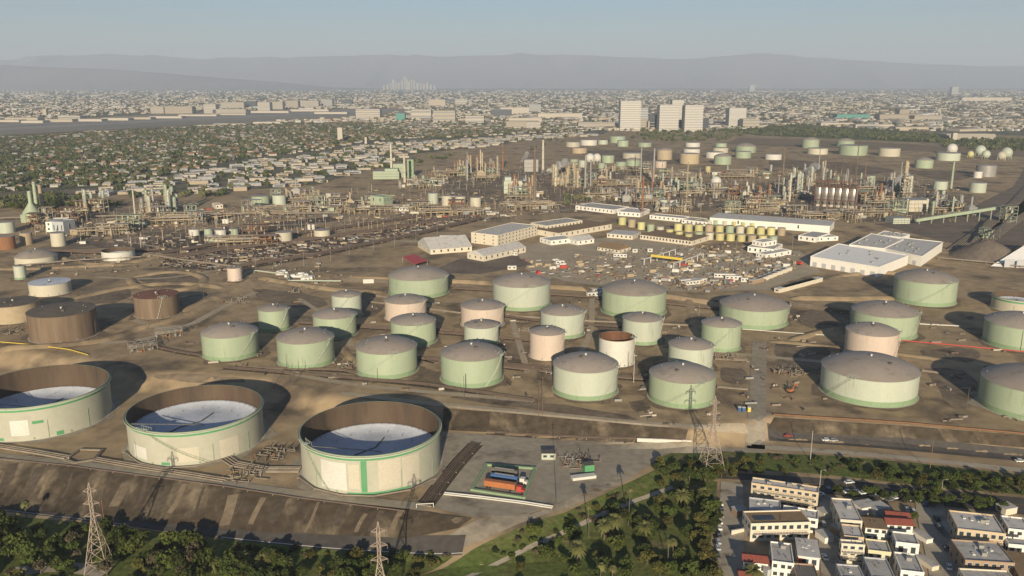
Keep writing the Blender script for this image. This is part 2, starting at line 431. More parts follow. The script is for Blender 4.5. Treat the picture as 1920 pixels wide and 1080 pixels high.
# ================================================================ ground sheets near the camera
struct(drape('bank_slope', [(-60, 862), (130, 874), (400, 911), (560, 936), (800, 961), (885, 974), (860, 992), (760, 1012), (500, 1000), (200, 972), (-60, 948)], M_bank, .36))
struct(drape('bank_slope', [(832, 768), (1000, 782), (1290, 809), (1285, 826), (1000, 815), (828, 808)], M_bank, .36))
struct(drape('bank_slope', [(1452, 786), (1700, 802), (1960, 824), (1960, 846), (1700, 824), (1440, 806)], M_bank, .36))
struct(drape('works_yard', [(832, 812), (1290, 830), (1440, 842), (1400, 866), (1250, 850), (1180, 900), (1060, 955), (900, 1016), (840, 1040), (830, 1012), (900, 974), (800, 950), (826, 900)], M_pad, .12))
struct(ribbon('access_road', [(1424, 640), (1422, 700), (1420, 760), (1418, 800), (1416, 845)], 9, M_pad, .2))
struct(ribbon('lower_road', [(-80, 938), (0, 948), (250, 975), (450, 1000), (600, 1014), (760, 1024), (870, 1022)], 9, M_asph, .16))
struct(ribbon('road_line', [(-80, 938), (0, 948), (250, 975), (450, 1000), (600, 1014), (760, 1024), (870, 1022)], .3, M_line, .21, shift=-3.6))
struct(ribbon('bank_road', [(-60, 853), (130, 868), (400, 905), (560, 928), (800, 952)], 6, M_pad, .2))
struct(ribbon('dark_road', [(1440, 812), (1560, 826), (1700, 838), (1920, 860), (2050, 872)], 9.5, M_asph, .22))
struct(ribbon('verge_path', [(1400, 838), (1560, 848), (1700, 860), (1920, 884), (2050, 896)], 5, M_street, .2))
struct(ribbon('bank_track', [(640, 738), (835, 760), (1000, 774), (1290, 802), (1400, 806)], 5, M_track, .2))
struct(drape('grass_verge', [(1225, 868), (1260, 850), (1330, 846), (1400, 850), (1560, 856), (1700, 868), (1980, 898), (1980, 935), (1700, 908), (1540, 890), (1400, 880), (1330, 905)], M_grass, .14))
struct(drape('park_lawn', [(1180, 905), (1250, 872), (1345, 905), (1335, 1000), (1320, 1110), (700, 1110), (860, 1050), (905, 1022), (1060, 962)], M_grass, .13))
struct(drape('park_lawn', [(-80, 958), (250, 992), (450, 1016), (600, 1030), (760, 1040), (850, 1044), (720, 1110), (-80, 1110)], M_grass, .13))
struct(ribbon('park_path', [(860, 1090), (960, 1045), (1060, 1000), (1150, 955), (1260, 915)], 2.2, M_street, .24))
struct(ribbon('park_path', [(20, 1075), (110, 1062), (200, 1075)], 7, M_street, .24))
struct(ribbon('footpath', [(1330, 893), (1420, 897), (1560, 905), (1700, 920), (1960, 945)], 6, M_asph, .2))
struct(ribbon('street', [(1372, 905), (1372, 960), (1370, 1040), (1368, 1120)], 9.5, M_street, .22))
struct(ribbon('alley', [(1552, 930), (1552, 960), (1560, 1040), (1568, 1120)], 9, M_street, .22))
struct(ribbon('alley', [(1742, 940), (1748, 980), (1765, 1040), (1780, 1120)], 11, M_street, .22))
struct(ribbon('cross_street', [(1535, 918), (1620, 926), (1750, 940), (1960, 962)], 8, M_asph, .20))

# gullies and drains down the oiled bank
q_ = random.Random(4)
for i in range(26):
    px = -40 + i * 36 + q_.uniform(-12, 12)
    t_ = np.interp(px, [-60, 130, 400, 560, 800, 890], [868, 880, 917, 942, 964, 976]); b_ = np.interp(px, [-60, 200, 450, 600, 760, 880], [938, 960, 990, 1004, 1008, 990])
    sh = q_.uniform(-.45, -.25) * (b_ - t_)
    struct(ribbon('bank_gully', [(px, t_ + q_.uniform(-4, 12)), (px + sh * .5 + q_.uniform(-3, 3), (t_ + b_) / 2), (px + sh, b_ - q_.uniform(0, 20))], q_.choice([1.2, 2.5, 4.5, 1.8]), [M_drain, M_stain, M_drain, M_drain, M_stain, M_drain, M_stain][i % 7], .42, step=3))
# dikes of bare earth between the tanks
for pts, h, w in [                  ([(480, 520), (620, 545), (720, 548)], 2.5, 8), ([(640, 522), (860, 528), (1130, 545), (1280, 560), (1350, 572)], 3.0, 8), ([(1480, 560), (1600, 562), (1680, 560)], 3.0, 8),
                  ([(1440, 640), (1560, 650), (1720, 668), (1840, 688)], 1.2, 5),
                  ([(1290, 560), (1300, 600), (1310, 620)], 2, 6), ([(340, 585), (400, 560), (440, 545), (480, 520)], 2.2, 8), ([(140, 560), (230, 540), (330, 530), (420, 540)], 2.2, 8),
                  ([(250, 520), (330, 508), (390, 520), (370, 540), (300, 548), (250, 535), (245, 522)], 2.0, 7), ([(-40, 505), (60, 505), (160, 500), (260, 495)], 1.6, 6),
                  ([(0, 655), (100, 650), (200, 640), (260, 615), (330, 600), (400, 565)], 2.0, 7), ([(1480, 640), (1540, 622), (1590, 615)], 1.8, 6), ([(1560, 520), (1640, 510), (1700, 515)], 2, 7),
                  ([(100, 480), (180, 500), (260, 492), (330, 470)], 2, 6), ([(640, 650), (680, 690), (700, 705)], 1.4, 5), ([(1000, 690), (1020, 720), (1030, 745)], 1.4, 5)]:
    berm(pts, h * .8, w * 1.0, M_soil)
for pts, w in [([(250, 600), (330, 625), (420, 575), (480, 548)], 6), ([(150, 640), (230, 645), (330, 622)], 5), ([(500, 690), (640, 720), (800, 735), (1000, 752)], 5), ([(560, 560), (640, 610), (660, 650)], 4),
               ([(960, 600), (975, 650), (990, 700)], 4), ([(1110, 560), (1110, 620), (1090, 660)], 4), ([(1340, 660), (1420, 668), (1560, 680)], 5), ([(250, 455), (330, 470), (420, 480)], 5), ([(180, 520), (300, 525), (420, 505)], 5),
               ([(960, 470), (1100, 480), (1240, 500)], 8), ([(620, 440), (760, 455), (880, 450)], 8), ([(1100, 545), (1300, 545), (1500, 540)], 7)]:
    struct(ribbon('dirt_track', pts, w, M_track, .17))
for pts in [[(0, 415), (300, 408), (620, 405), (900, 400)], [(560, 390), (800, 382), (960, 372)], [(1000, 395), (1100, 392), (1240, 385)], [(330, 430), (600, 420), (860, 400), (980, 385)]]:
    struct(ribbon('works_road', pts, 8, M_pad, .15, step=12))
struct(drape('pipeway_ground', [(296, 500), (330, 470), (560, 450), (760, 418), (880, 396), (905, 408), (780, 442), (600, 482), (430, 510)], M_way, .14, 0))
struct(drape('pipeway_ground', [(180, 478), (330, 470), (480, 440), (640, 412), (640, 404), (440, 425), (240, 460)], M_way, .135, 0))
for pts in [[(1780, 470), (1850, 420), (1920, 370), (1960, 360), (1960, 440), (1850, 490)], [(1640, 420), (1780, 410), (1900, 350), (1930, 300), (1960, 300), (1960, 380), (1800, 460)], [(1480, 365), (1700, 372), (1710, 420), (1480, 400)]]:
    struct(drape('dark_yard', pts, M_gravel, .13 + .02 * (int(pts[0][0]) % 7), 25))
struct(drape('car_yard', [(960, 462), (1200, 440), (1330, 470), (1500, 470), (1540, 510), (1420, 545), (1200, 545), (1000, 520)], M_track, .12, 20))
struct(drape('parking_tarmac', [(860, 486), (960, 478), (1000, 496), (900, 514), (800, 512)], M_gravel, .14, 20))

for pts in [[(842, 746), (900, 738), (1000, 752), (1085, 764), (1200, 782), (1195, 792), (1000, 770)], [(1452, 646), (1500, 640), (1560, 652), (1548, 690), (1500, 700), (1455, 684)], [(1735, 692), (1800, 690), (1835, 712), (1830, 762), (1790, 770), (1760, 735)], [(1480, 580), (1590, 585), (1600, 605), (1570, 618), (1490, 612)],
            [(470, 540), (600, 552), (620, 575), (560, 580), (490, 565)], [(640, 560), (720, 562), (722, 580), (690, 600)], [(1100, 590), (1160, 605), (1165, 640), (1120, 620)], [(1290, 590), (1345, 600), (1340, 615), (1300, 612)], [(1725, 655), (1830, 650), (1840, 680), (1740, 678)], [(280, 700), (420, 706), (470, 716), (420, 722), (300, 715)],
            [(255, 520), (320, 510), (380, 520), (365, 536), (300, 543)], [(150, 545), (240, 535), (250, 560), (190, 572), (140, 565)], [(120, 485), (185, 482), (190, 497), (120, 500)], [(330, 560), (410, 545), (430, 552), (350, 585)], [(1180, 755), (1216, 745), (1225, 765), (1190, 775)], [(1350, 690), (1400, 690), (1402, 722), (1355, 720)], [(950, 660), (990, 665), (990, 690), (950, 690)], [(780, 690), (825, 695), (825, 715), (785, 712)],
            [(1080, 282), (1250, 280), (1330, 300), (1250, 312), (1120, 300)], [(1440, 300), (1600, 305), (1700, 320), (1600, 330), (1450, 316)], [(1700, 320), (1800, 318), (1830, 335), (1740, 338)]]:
    struct(drape('painted_basin_shade', [(a + rnd.uniform(-3, 3), b + rnd.uniform(-2, 2)) for a, b in smooth_line(pts + pts[:1], 2)[:-1]], M_pitshade, .125, 6 if pts[0][1] > 450 else 0))  # dark sheets on the soil: shade beside the tanks painted as ground colour
# ================================================================ storage tanks
def fit(xl, xr, yr, yb):                # circle on the ground and height, from the outline of the tank
    px, R, Hh = (xl + xr) / 2, 10.0, 12.0
    yc = yb - 8.0
    a = np.linspace(0, 2 * PI, 60, endpoint=False); ca, sa = np.cos(a), np.sin(a)
    def pj(X, Y, Z):
        dz = Z - CZ; zc = Y * CP - dz * SP
        return 960 + F * X / zc, 540 - F * (Y * SP + dz * CP) / zc
    for _ in range(14):
        x, y, z = G(px, yc)
        bx, by = pj(x + R * ca, y + R * sa, z)
        tx, ty = pj(x + R * ca, y + R * sa, z + Hh)
        l, r_ = min(bx.min(), tx.min()), max(bx.max(), tx.max())
        R *= (xr - xl) / (r_ - l)
        px += ((xl + xr) - (l + r_)) / 2
        yc += (yb - by.max())
        dep = F / (y * CP - (z - CZ) * SP)
        Hh += (ty.max() - yr) / dep
        Hh = min(max(Hh, 2.0), 60.0)
    return x, y, z, R, Hh
ME_GAUGE = MB().cyl(0, 0, 0, .3, .7, 6).mesh('gauge_hatch', M_steel)
TANKS = []                              # footprints, so that later clutter keeps clear
PAL = {'green': (M_green, M_band), 'mint': (M_mint, M_band), 'pink': (M_pink, None), 'cream': (M_cream, None), 'white': (M_white, None), 'brown': (M_brown, None), 'rusty': (M_rust, None), 'tan': (M_tan, None), 'grey': (M_steel, None), 'olive': (M_olive, None)}
def tank(xl, xr, yr, yb, label, col='green', roof='dome', rise=.34, stair=None, rmat=None, near=True, group=None, deck=.5):
    x, y, z, R, Hh = fit(xl, xr, yr, yb)
    TANKS.append((x, y, R))
    n = (160 if R > 25 else 64) if near else 28
    if near:                             # oily earth round the foot
        v_, f_ = [], []; k_ = 36; q_ = random.Random(int(x * 7) + int(y))
        r1 = [R + max(1.6, q_.uniform(-3, 9)) for _ in range(k_)]; r1 = [(a + b) / 2 for a, b in zip(r1, r1[1:] + r1[:1])]
        for i in range(k_):
            a = 2 * PI * i / k_
            for rr in (R - 1, R + 1.5, r1[i]): X_, Y_ = x + rr * math.cos(a), y + rr * math.sin(a); v_.append((X_, Y_, H(X_, Y_) + .15))
        for i in range(k_):
            j = (i + 1) % k_
            for c in (0, 1): f_.append((i * 3 + c, i * 3 + c + 1, j * 3 + c + 1, j * 3 + c))
        struct(MB().add(v_, f_).build('tank_apron', M_stain if xr - xl < 200 else M_pad))
    t = thing('storage_tank', label, 'tank', (x, y, z), 0, group)
    shell, band = PAL[col]
    sb = MB(); sb.cyl(0, 0, -.8, R, Hh + .8, n, cap=False)
    if roof == 'open':
        sb.v = []; sb.f = []; sb.m = []; sb.sm = []
        sb.cyl(0, 0, -.8, R, Hh + .8, n, cap=False, mi=0)
        k = len(sb.f); sb.cyl(0, 0, 0, R - .18, Hh, n, cap=False, mi=1)
        for q in range(k, len(sb.f)): sb.f[q] = tuple(reversed(sb.f[q]))
        sb.ring(R - .18, R, Hh - .02, Hh + .02, n)
        sb.build('shell', [shell, M_rust if col == 'pink' else M_rustin], t)
    else:
        sb.build('shell', shell, t)
    if band and near and roof != 'open':
        MB().ring(R - .02, R + .05, -.4, 1.5 + .06 * R, n).build('base_band', band, t)
    if near:
        MB().ring(R - .05, R + .9, -.6, .18, n).build('ringwall', M_conc, t)
    MB().ring(R - .1, R + (.28 if near else .2), Hh - .25, Hh + .02, n).build('rim', shell if roof != 'open' else M_rust if col == 'pink' else M_band, t)
    if roof == 'dome' or roof == 'flat' or roof == 'cone':
        if roof == 'flat': rise = .04
        p = 2.3 if roof == 'dome' else 1.05
        prof = [((R + .12) * q, Hh + .05 + rise * R * (1 - q ** p)) for q in (1, .9, .78, .64, .5, .36, .22, .1, .02)]
        ro = MB(); ro.lathe(prof, n)
        rm = rmat or M_roof
        r_o = ro.build('roof', rm, t)
        if near:
            v = MB(); v.cyl(0, 0, Hh + rise * R - .1, .5, .9, 8); v.cyl(0, 0, Hh + rise * R + .8, .75, .25, 8); v.build('vent', M_white, r_o)
            a = rnd.uniform(-2.3, -.8); d = R * rnd.uniform(.25, .5)
            hq = MB(); hq.box(d * math.cos(a), d * math.sin(a), Hh + rise * R * (1 - (d / R) ** p) - .1, 1.7, 1.4, 1.1, .5); hq.build('hatch', M_dsteel, r_o)
            for k2 in range(4):
                a = rnd.uniform(0, 6.28); d = R * rnd.uniform(.6, .9)
                obj('gauge_hatch', ME_GAUGE, r_o, (d * math.cos(a), d * math.sin(a), Hh + rise * R * (1 - (d / R) ** p) - .1))
    else:
        dep = deck * Hh
        fr = MB(); zf = Hh - dep
        fr.cyl(0, 0, zf - .5, R - .5, .5, n, cap=False)
        fr.lathe([(R - .5, zf), (R - 2.2, zf + .35), (R - 2.6, zf - .1), (R * .5, zf - .05), (.02, zf + .1)], n)
        fo = fr.build('floating_roof', M_roofwhite if col != 'pink' else M_rust, t)
        if R > 18:
            legs = MB()
            for rr, k3 in ((R - 2.4, 44), (R * .62, 14)):
                for i in range(k3):
                    a = 2 * PI * i / k3 + rnd.uniform(-.03, .03)
                    legs.cyl(rr * math.cos(a), rr * math.sin(a), zf - .1, .1, 1.3, 5)
            stuff(legs.build('roof_legs', M_dsteel, fo))
            ln = MB(); ln.path([(-R * .35, -R * .55, zf + .15), (-R * .2, -R * .2, zf + .15), (R * .05, R * .05, zf + .2), (R * .12, R * .4, zf + .15)], .35, 5); ln.build('drain_hose', M_dsteel, fo)
            rl = MB(); a0 = -2.35; p0 = Vector(((R - .6) * math.cos(a0), (R - .6) * math.sin(a0), Hh + .3)); p1 = Vector((R * .15, -R * .1, zf + .4))
            e = Vector((.45, -.4, 0))
            rl.bar(p0 + e, p1 + e, .18); rl.bar(p0 - e, p1 - e, .18)
            for i in range(26): q = p0.lerp(p1, i / 26); rl.bar(q + e, q - e, .1)
            rl.build('rolling_ladder', M_steel, t)
            wg = MB(); wg.ring(R - .02, R + 1.0, Hh - 1.0, Hh - .8, n); wg.ring(R + .9, R + 1.0, Hh - .8, Hh - .45, n); wg.build('wind_girder', M_mint, t)
            MB().ring(R, R + .06, Hh - 2.3, Hh - 1.3, n).build('green_stripe', M_kelly, t)
    if stair is not None and near:
        a0, a1 = stair                   # foot and head of the curved stair (radians around the shell)
        sm_ = MB(); kk = max(10, int(abs(a1 - a0) * R / 1.6))
        for i in range(kk):
            a, b2 = a0 + (a1 - a0) * i / kk, a0 + (a1 - a0) * (i + 1) / kk
            z1, z2 = Hh * i / kk, Hh * (i + 1) / kk
            for off_, zz in ((.12, 0), (.9, 0), (.9, 1.05)):
                sm_.bar(((R + off_) * math.cos(a), (R + off_) * math.sin(a), z1 + zz), ((R + off_) * math.cos(b2), (R + off_) * math.sin(b2), z2 + zz), .09)
            sm_.bar(((R + .1) * math.cos(a), (R + .1) * math.sin(a), z1), ((R + .9) * math.cos(a), (R + .9) * math.sin(a), z1), .12)
            if i % 2 == 0: sm_.bar(((R + .9) * math.cos(a), (R + .9) * math.sin(a), z1), ((R + .9) * math.cos(a), (R + .9) * math.sin(a), z1 + 1.05), .06)
        sm_.build('stairway', M_band if col in ('green', 'mint') and roof == 'open' else (M_mint if col != 'pink' else M_pink), t)
        pf = MB(); a = a1
        pf.box((R + .3) * math.cos(a), (R + .3) * math.sin(a), Hh + .1, 2.6, 2.6, .15, a)
        for i in range(5):
            b2 = a + (i - 2) * 1.6 / R
            for rr in (R + 1.5, R - 1.2):
                pf.bar((rr * math.cos(b2), rr * math.sin(b2), Hh + .1), (rr * math.cos(b2), rr * math.sin(b2), Hh + 1.3), .1)
                if i: c2 = b2 - 1.6 / R; pf.bar((rr * math.cos(b2), rr * math.sin(b2), Hh + 1.3), (rr * math.cos(c2), rr * math.sin(c2), Hh + 1.3), .1)
        pf.build('landing', M_mint, t)
    if near:
        for a in (-1.9, -1.2, -.7):
            mw = MB(); mw.tube(((R - .05) * math.cos(a), (R - .05) * math.sin(a), 1.1), ((R + .35) * math.cos(a), (R + .35) * math.sin(a), 1.1), .45, 8)
            mw.build('manway_cover', M_band if band else M_steel, t)
        for a in (-2.25, -1.0, -.4):
            if roof != 'open': break
            vp = MB(); vp.tube(((R + .15) * math.cos(a), (R + .15) * math.sin(a), 0), ((R + .15) * math.cos(a), (R + .15) * math.sin(a), Hh * .55), .12, 5)
            vp.build('riser_pipe', M_band, t)
    return t, x, y, z, R, Hh
SR = (-1.9, -.35)
t1 = tank(-66, 211, 766, 829, 'huge open topped whitish tank cut off at the left, its floating roof in shade', 'mint', 'open', stair=None, deck=.72)
t2 = tank(235, 495, 811, 875, 'huge open topped tank between the other two, with a diagonal green stairway', 'mint', 'open', stair=(-1.05, -2.0), deck=.5)
t3 = tank(562, 826, 855, 929, 'huge open topped tank beside the truck pad, white patches and a green stripe', 'mint', 'open', stair=(-2.0, -2.5), deck=.62)
def shell_of(t): return next(c for c in t.children if c.name.startswith('shell')).data.materials
for t_ in (t1, t2, t3): shell_of(t_[0])[0] = M_oldwhite
# paint patches on the nearest tank: real coats standing a few mm proud
def patch(T, a0, a1, z0, z1, m, name='paint_patch'):
    t, x, y, z, R, Hh = T; n = max(2, int((a1 - a0) * R / .8)); v = []; f = []
    for i in range(n + 1):
        a = a0 + (a1 - a0) * i / n
        v += [((R + .09) * math.cos(a), (R + .09) * math.sin(a), z0), ((R + .09) * math.cos(a), (R + .09) * math.sin(a), z1)]
    for i in range(n): f.append((2 * i, 2 * i + 2, 2 * i + 3, 2 * i + 1))
    MB().add(v, f, 0, True).build(name, m, t)
M_coat1 = mat('fresh_white_coat', (.58, .57, .52), (.54, .53, .48), scale=.2, rough=.5)
M_coat2 = mat('cream_coat', (.50, .465, .375), (.47, .435, .35), scale=.2, rough=.55)
h3 = t3[5]
for a0, a1, z0, z1, m in [(-2.15, -1.75, 2, h3 - 3.6, M_coat1), (-1.55, -1.47, 1.5, h3 - 2.4, M_kelly), (-1.32, -1.0, 2.2, h3 - 2.8, M_coat2), (-.98, -.7, 1.0, h3 - 3.2, M_coat2), (-1.72, -1.57, 3, h3 - 4, M_coat2), (-1.75, -.85, .3, 1.3, M_kelly)]:
    patch(t3, a0, a1, z0, z1, m)
for a0, a1, z0, z1, m in [(-1.5, -1.2, 2, 9, M_coat2), (-.9, -.6, 1, 10, M_coat2), (-2.3, -2.0, 2, 8, M_coat1), (-1.75, -1.62, .6, 2.0, M_kelly)]:
    patch(t2, a0, a1, z0, z1, m)
for a0, a1, z0, z1, m in [(-1.2, -1.05, 8.5, 10, M_kelly), (-.9, -.8, .5, 2.5, M_kelly), (-1.75, -1.62, .6, 2.0, M_kelly), (-1.5, -1.25, 3, 11, M_coat1)]:
    patch(t1, a0, a1, z0, z1, m)

gn = 'green domed tanks of the middle farm'
near_tanks = [
 (376, 486, 635, 678, 'pale green domed tank furthest left in the front row of the tank farm', 'green'),
 (518, 628, 646, 693, 'pale green domed tank second from left in the front row', 'green'),
 (667, 783, 665, 712, 'yellowish green domed tank in the front row behind the gap between two open tanks', 'green'),
 (826, 942, 678, 728, 'vivid green domed tank with a dark green foot in the front row', 'green'),
 (1037, 1159, 700, 752, 'whitish green domed tank in front of the rusty topless tank', 'mint'),
 (1216, 1343, 720, 767, 'green domed tank right of the row with the lattice pylon shadow on its wall', 'green'),
 (483, 544, 585, 623, 'small narrow green domed tank behind the leftmost front row tank', 'green'),
 (586, 669, 599, 637, 'mid sized green domed tank behind the second front row tank', 'green'),
 (621, 679, 558, 598, 'small green domed tank just left of the back row, half in shade', 'mint'),
 (728, 841, 527, 561, 'broad green domed tank leftmost of the back row below the red awning', 'green'),
 (721, 800, 571, 606, 'pinkish white domed tank in front of the leftmost back row tank', 'pink'),
 (732, 818, 611, 652, 'darker green domed tank in front of the pinkish white one', 'green'),
 (864, 945, 582, 618, 'pinkish cream domed tank in front of the central back row tank', 'pink'),
 (870, 935, 617, 650, 'small green domed tank tucked behind the vivid green one', 'mint'),
 (924, 1032, 540, 584, 'broad whitish green domed tank in the centre of the back row', 'mint'),
 (1013, 1096, 593, 636, 'mid sized pale green domed tank right behind the slim pink tank', 'mint'),
 (993, 1059, 630, 677, 'slim pinkish domed tank standing alone right of the vivid green tank', 'pink'),
 (1128, 1250, 556, 598, 'broad green domed tank below the yellow gantry yard', 'green'),
 (1166, 1242, 605, 648, 'mid sized whitish green domed tank behind the rusty topless tank', 'mint'),
 (1252, 1338, 657, 702, 'pale green domed tank hidden behind the tank with the pylon shadow', 'mint'),
 (1313, 1391, 615, 661, 'mid sized green domed tank beside the tarmac access road', 'green'),
 (1348, 1479, 585, 619, 'broad green domed tank above the head of the access road', 'green'),
 (1593, 1724, 597, 640, 'broad green domed tank with a diagonal stairway behind the pink tank on the right', 'green'),
 (1673, 1798, 533, 576, 'broad green domed tank in front of the white flat roofed warehouses', 'green'),
 (1582, 1687, 632, 678, 'pink domed tank with a stairway behind the largest domed tank', 'pink'),
 (1537, 1726, 717, 765, 'largest pale green domed tank right of the access road', 'mint'),
 (1833, 2040, 742, 796, 'large green domed tank cut off by the right edge in the front row', 'green'),
 (1841, 1990, 620, 663, 'large green domed tank cut off by the right edge in the second row', 'green')]
for i, (a, b, c, d, lab, col) in enumerate(near_tanks):
    tank(a, b, c, d, lab, col, 'dome', .21 if b - a < 90 else .25, stair=[(-1.1, -.3), (-1.2, -.35), (-2.4, -1.2)][i % 3] if i not in (25,) else (-2.9, -2.3))
tr_ = tank(1122, 1190, 640, 689, 'slim creamy white topless tank with a rusty orange rim and inside', 'pink', 'open', stair=(-1.0, -.3), deck=.85)
shell_of(tr_[0])[0] = M_coat1; shell_of(tr_[0])[1] = mat('rusted_inside', (.17, .08, .045), (.10, .055, .035), scale=.3, stretch=(1, 1, .2), rough=.9)
tank(1857, 1965, 566, 590, 'open topped beige tank with pale rim at the right edge behind other tanks', 'cream', 'open')
tank(249, 338, 561, 599, 'brown steel tank with a flat rusty red roof and pale stair tower', 'brown', 'flat', rmat=M_redroof, stair=(-1.2, -.9))
tank(48, 185, 596, 645, 'largest dark brown tank with a soot brown roof', 'brown', 'flat', rmat=M_brownroof)
tank(-28, 78, 577, 609, 'dull grey beige tank cut off by the left edge beside the dark brown tank', 'tan', 'flat', rmat=M_brownroof)
tank(52, 135, 536, 557, 'low beige tank with a bright white flat roof', 'cream', 'flat', rmat=M_roofwhite)
tank(26, 109, 486, 498, 'low beige tank under a slate grey dome', 'cream', 'dome', .32)
tank(24, 51, 500, 525, 'slim whitish green tank with a green foot near the left edge', 'mint', 'flat')
tank(189, 254, 474, 490, 'low white open topped tank among earth dikes', 'white', 'open')
tank(425, 455, 504, 528, 'small pink tank standing alone by the long pipeline', 'pink', 'flat', rmat=M_roof)
far_tanks = [  # xl, xr, rim, base, label, colour, roof
 (353, 375, 431, 443, 'small white tank, first of the four in a row on the left', 'white', 'flat'), (382, 399, 430, 444, 'small pale green tank, second in the left row of four', 'green', 'flat'),
 (402, 425, 432, 446, 'small white tank, third in the left row of four', 'white', 'flat'), (432, 448, 430, 446, 'small green tank at the right end of the left row of four', 'green', 'flat'),
 (516, 549, 437, 456, 'cream tank alone beside the pipeway', 'cream', 'flat'), (576, 583, 421, 433, 'slim white silo, left one of a twin pair', 'white', 'flat'), (584, 591, 421, 433, 'slim white silo, right one of a twin pair', 'white', 'flat'),
 (588, 620, 433, 447, 'low cream open tank next to the twin silos', 'cream', 'flat'), (-6, 30, 418, 438, 'whitish tank at the left edge above a rusty one', 'mint', 'flat'), (-5, 31, 445, 469, 'rusty streaked tank at the left edge', 'rusty', 'flat'),
 (35, 63, 438, 460, 'rusty tan tank behind the streaked one at the left edge', 'tan', 'flat'), (93, 125, 438, 463, 'cream tank with a pipe tower on top near the left edge', 'cream', 'flat'),
 (471, 506, 369, 386, 'pale green tank, left of a pair by the flares', 'green', 'flat'), (510, 537, 367, 385, 'pale green tank, right of a pair by the flares', 'mint', 'flat'),
 (802, 822, 363, 383, 'whitish green tank, first of four standing in line', 'mint', 'flat'), (828, 848, 368, 386, 'cream tank, second of four standing in line', 'cream', 'flat'), (853, 873, 369, 385, 'cream tank, third of four standing in line', 'cream', 'flat'), (881, 902, 371, 388, 'cream tank, last of four standing in line', 'cream', 'flat'),
 (1061, 1088, 267, 276, 'far cream tank at the left of the far tank park', 'cream', 'flat'), (1088, 1120, 263, 273, 'far white open tank next to the cream one', 'white', 'flat'), (1121, 1140, 263, 271, 'far whitish tank behind the white open one', 'mint', 'flat'),
 (1143, 1173, 256, 268, 'far tall green tank at the back of the far park', 'green', 'flat'), (1157, 1179, 264, 275, 'far green tank in front of the tall green one', 'green', 'flat'), (1196, 1222, 268, 276, 'far low green tank alone on the brown field', 'green', 'flat'),
 (1072, 1101, 278, 288, 'far grey beige tank behind the white stack', 'tan', 'flat'), (1068, 1085, 299, 312, 'small green tank left of the two white spheres', 'green', 'flat'), (1085, 1101, 301, 314, 'small green tank right below the white spheres', 'mint', 'flat'), (1128, 1152, 292, 306, 'green tank right of the white spheres', 'green', 'flat'),
 (1121, 1135, 306, 316, 'squat green tank in front of the white spheres', 'green', 'flat'), (1154, 1175, 304, 315, 'squat green tank between refinery and far park', 'green', 'flat'), (1167, 1203, 288, 298, 'far wide beige tank behind the green domes', 'cream', 'flat'), (1173, 1201, 301, 312, 'far green domed tank before the beige one', 'green', 'dome'),
 (1231, 1261, 282, 300, 'large grey domed tank behind the tall grey stack', 'tan', 'dome'), (1228, 1250, 303, 315, 'small pink tank in front of the grey domed one', 'pink', 'flat'), (1285, 1313, 268, 276, 'far white tank at the back of the right far park', 'white', 'flat'), (1281, 1313, 280, 288, 'far white low tank above the grey beige tank', 'white', 'flat'),
 (1274, 1312, 289, 308, 'large grey beige tank in front of two white ones', 'tan', 'flat'), (1323, 1358, 286, 297, 'far white tank left of the green pair', 'white', 'flat'), (1336, 1366, 278, 287, 'far cream tank behind the white one', 'cream', 'flat'), (1341, 1363, 269, 279, 'far green small tank at the back', 'green', 'flat'),
 (1338, 1372, 294, 309, 'green domed tank lowest of the far left cluster', 'green', 'dome'), (1378, 1418, 275, 287, 'far green tank with a grey dome, rear of a close pair', 'green', 'dome'), (1378, 1409, 285, 297, 'far green tank, front of a close pair', 'green', 'flat'), (1434, 1466, 290, 300, 'far white tank left of the rusty stack', 'white', 'flat'),
 (1503, 1537, 263, 278, 'far green domed tank in the middle of the far park', 'green', 'dome'), (1513, 1553, 279, 290, 'far cream low tank below the green domed one', 'cream', 'flat'), (1568, 1603, 265, 276, 'far green domed tank peeping over the widest tank', 'green', 'dome'), (1572, 1628, 274, 292, 'widest pale green tank of the far park', 'green', 'flat'),
 (1646, 1689, 279, 294, 'far beige tank right of the widest green one', 'cream', 'flat'), (1714, 1751, 301, 316, 'far green domed tank with a dark door in its wall', 'green', 'dome'), (1754, 1802, 288, 302, 'far wide white green tank with a white sphere behind', 'mint', 'flat'), (1828, 1870, 311, 332, 'large grey tank near the rail yard', 'grey', 'flat'),
 (1824, 1843, 322, 334, 'small white tank before the large grey one', 'white', 'flat'), (1816, 1851, 344, 362, 'pale green tank in front of the grey one by the rails', 'mint', 'flat'), (1748, 1778, 341, 356, 'pale tank beside the tall green stack', 'mint', 'flat'), (1624, 1642, 330, 345, 'small green tank beside the steaming units', 'green', 'flat'), (1660, 1682, 332, 347, 'small grey tank wrapped in steam', 'grey', 'flat'),
 (1322, 1333, 312, 322, 'tiny yellowish tank below the far park', 'olive', 'flat'), (1442, 1450, 309, 321, 'tiny grey silo left of the steaming stack', 'grey', 'flat'), (1236, 1252, 375, 388, 'small pale green tank left of a trio by the rusty stacks', 'mint', 'flat'), (1255, 1268, 376, 388, 'small white tank in a trio by the rusty stacks', 'white', 'flat'), (1262, 1282, 379, 392, 'small green tank right of the trio by the rusty stacks', 'green', 'flat')]
for a, b, c, d, lab, col, rf in far_tanks:
    tank(a, b, c, d, lab, col, rf, .3, near=False)
k = 0
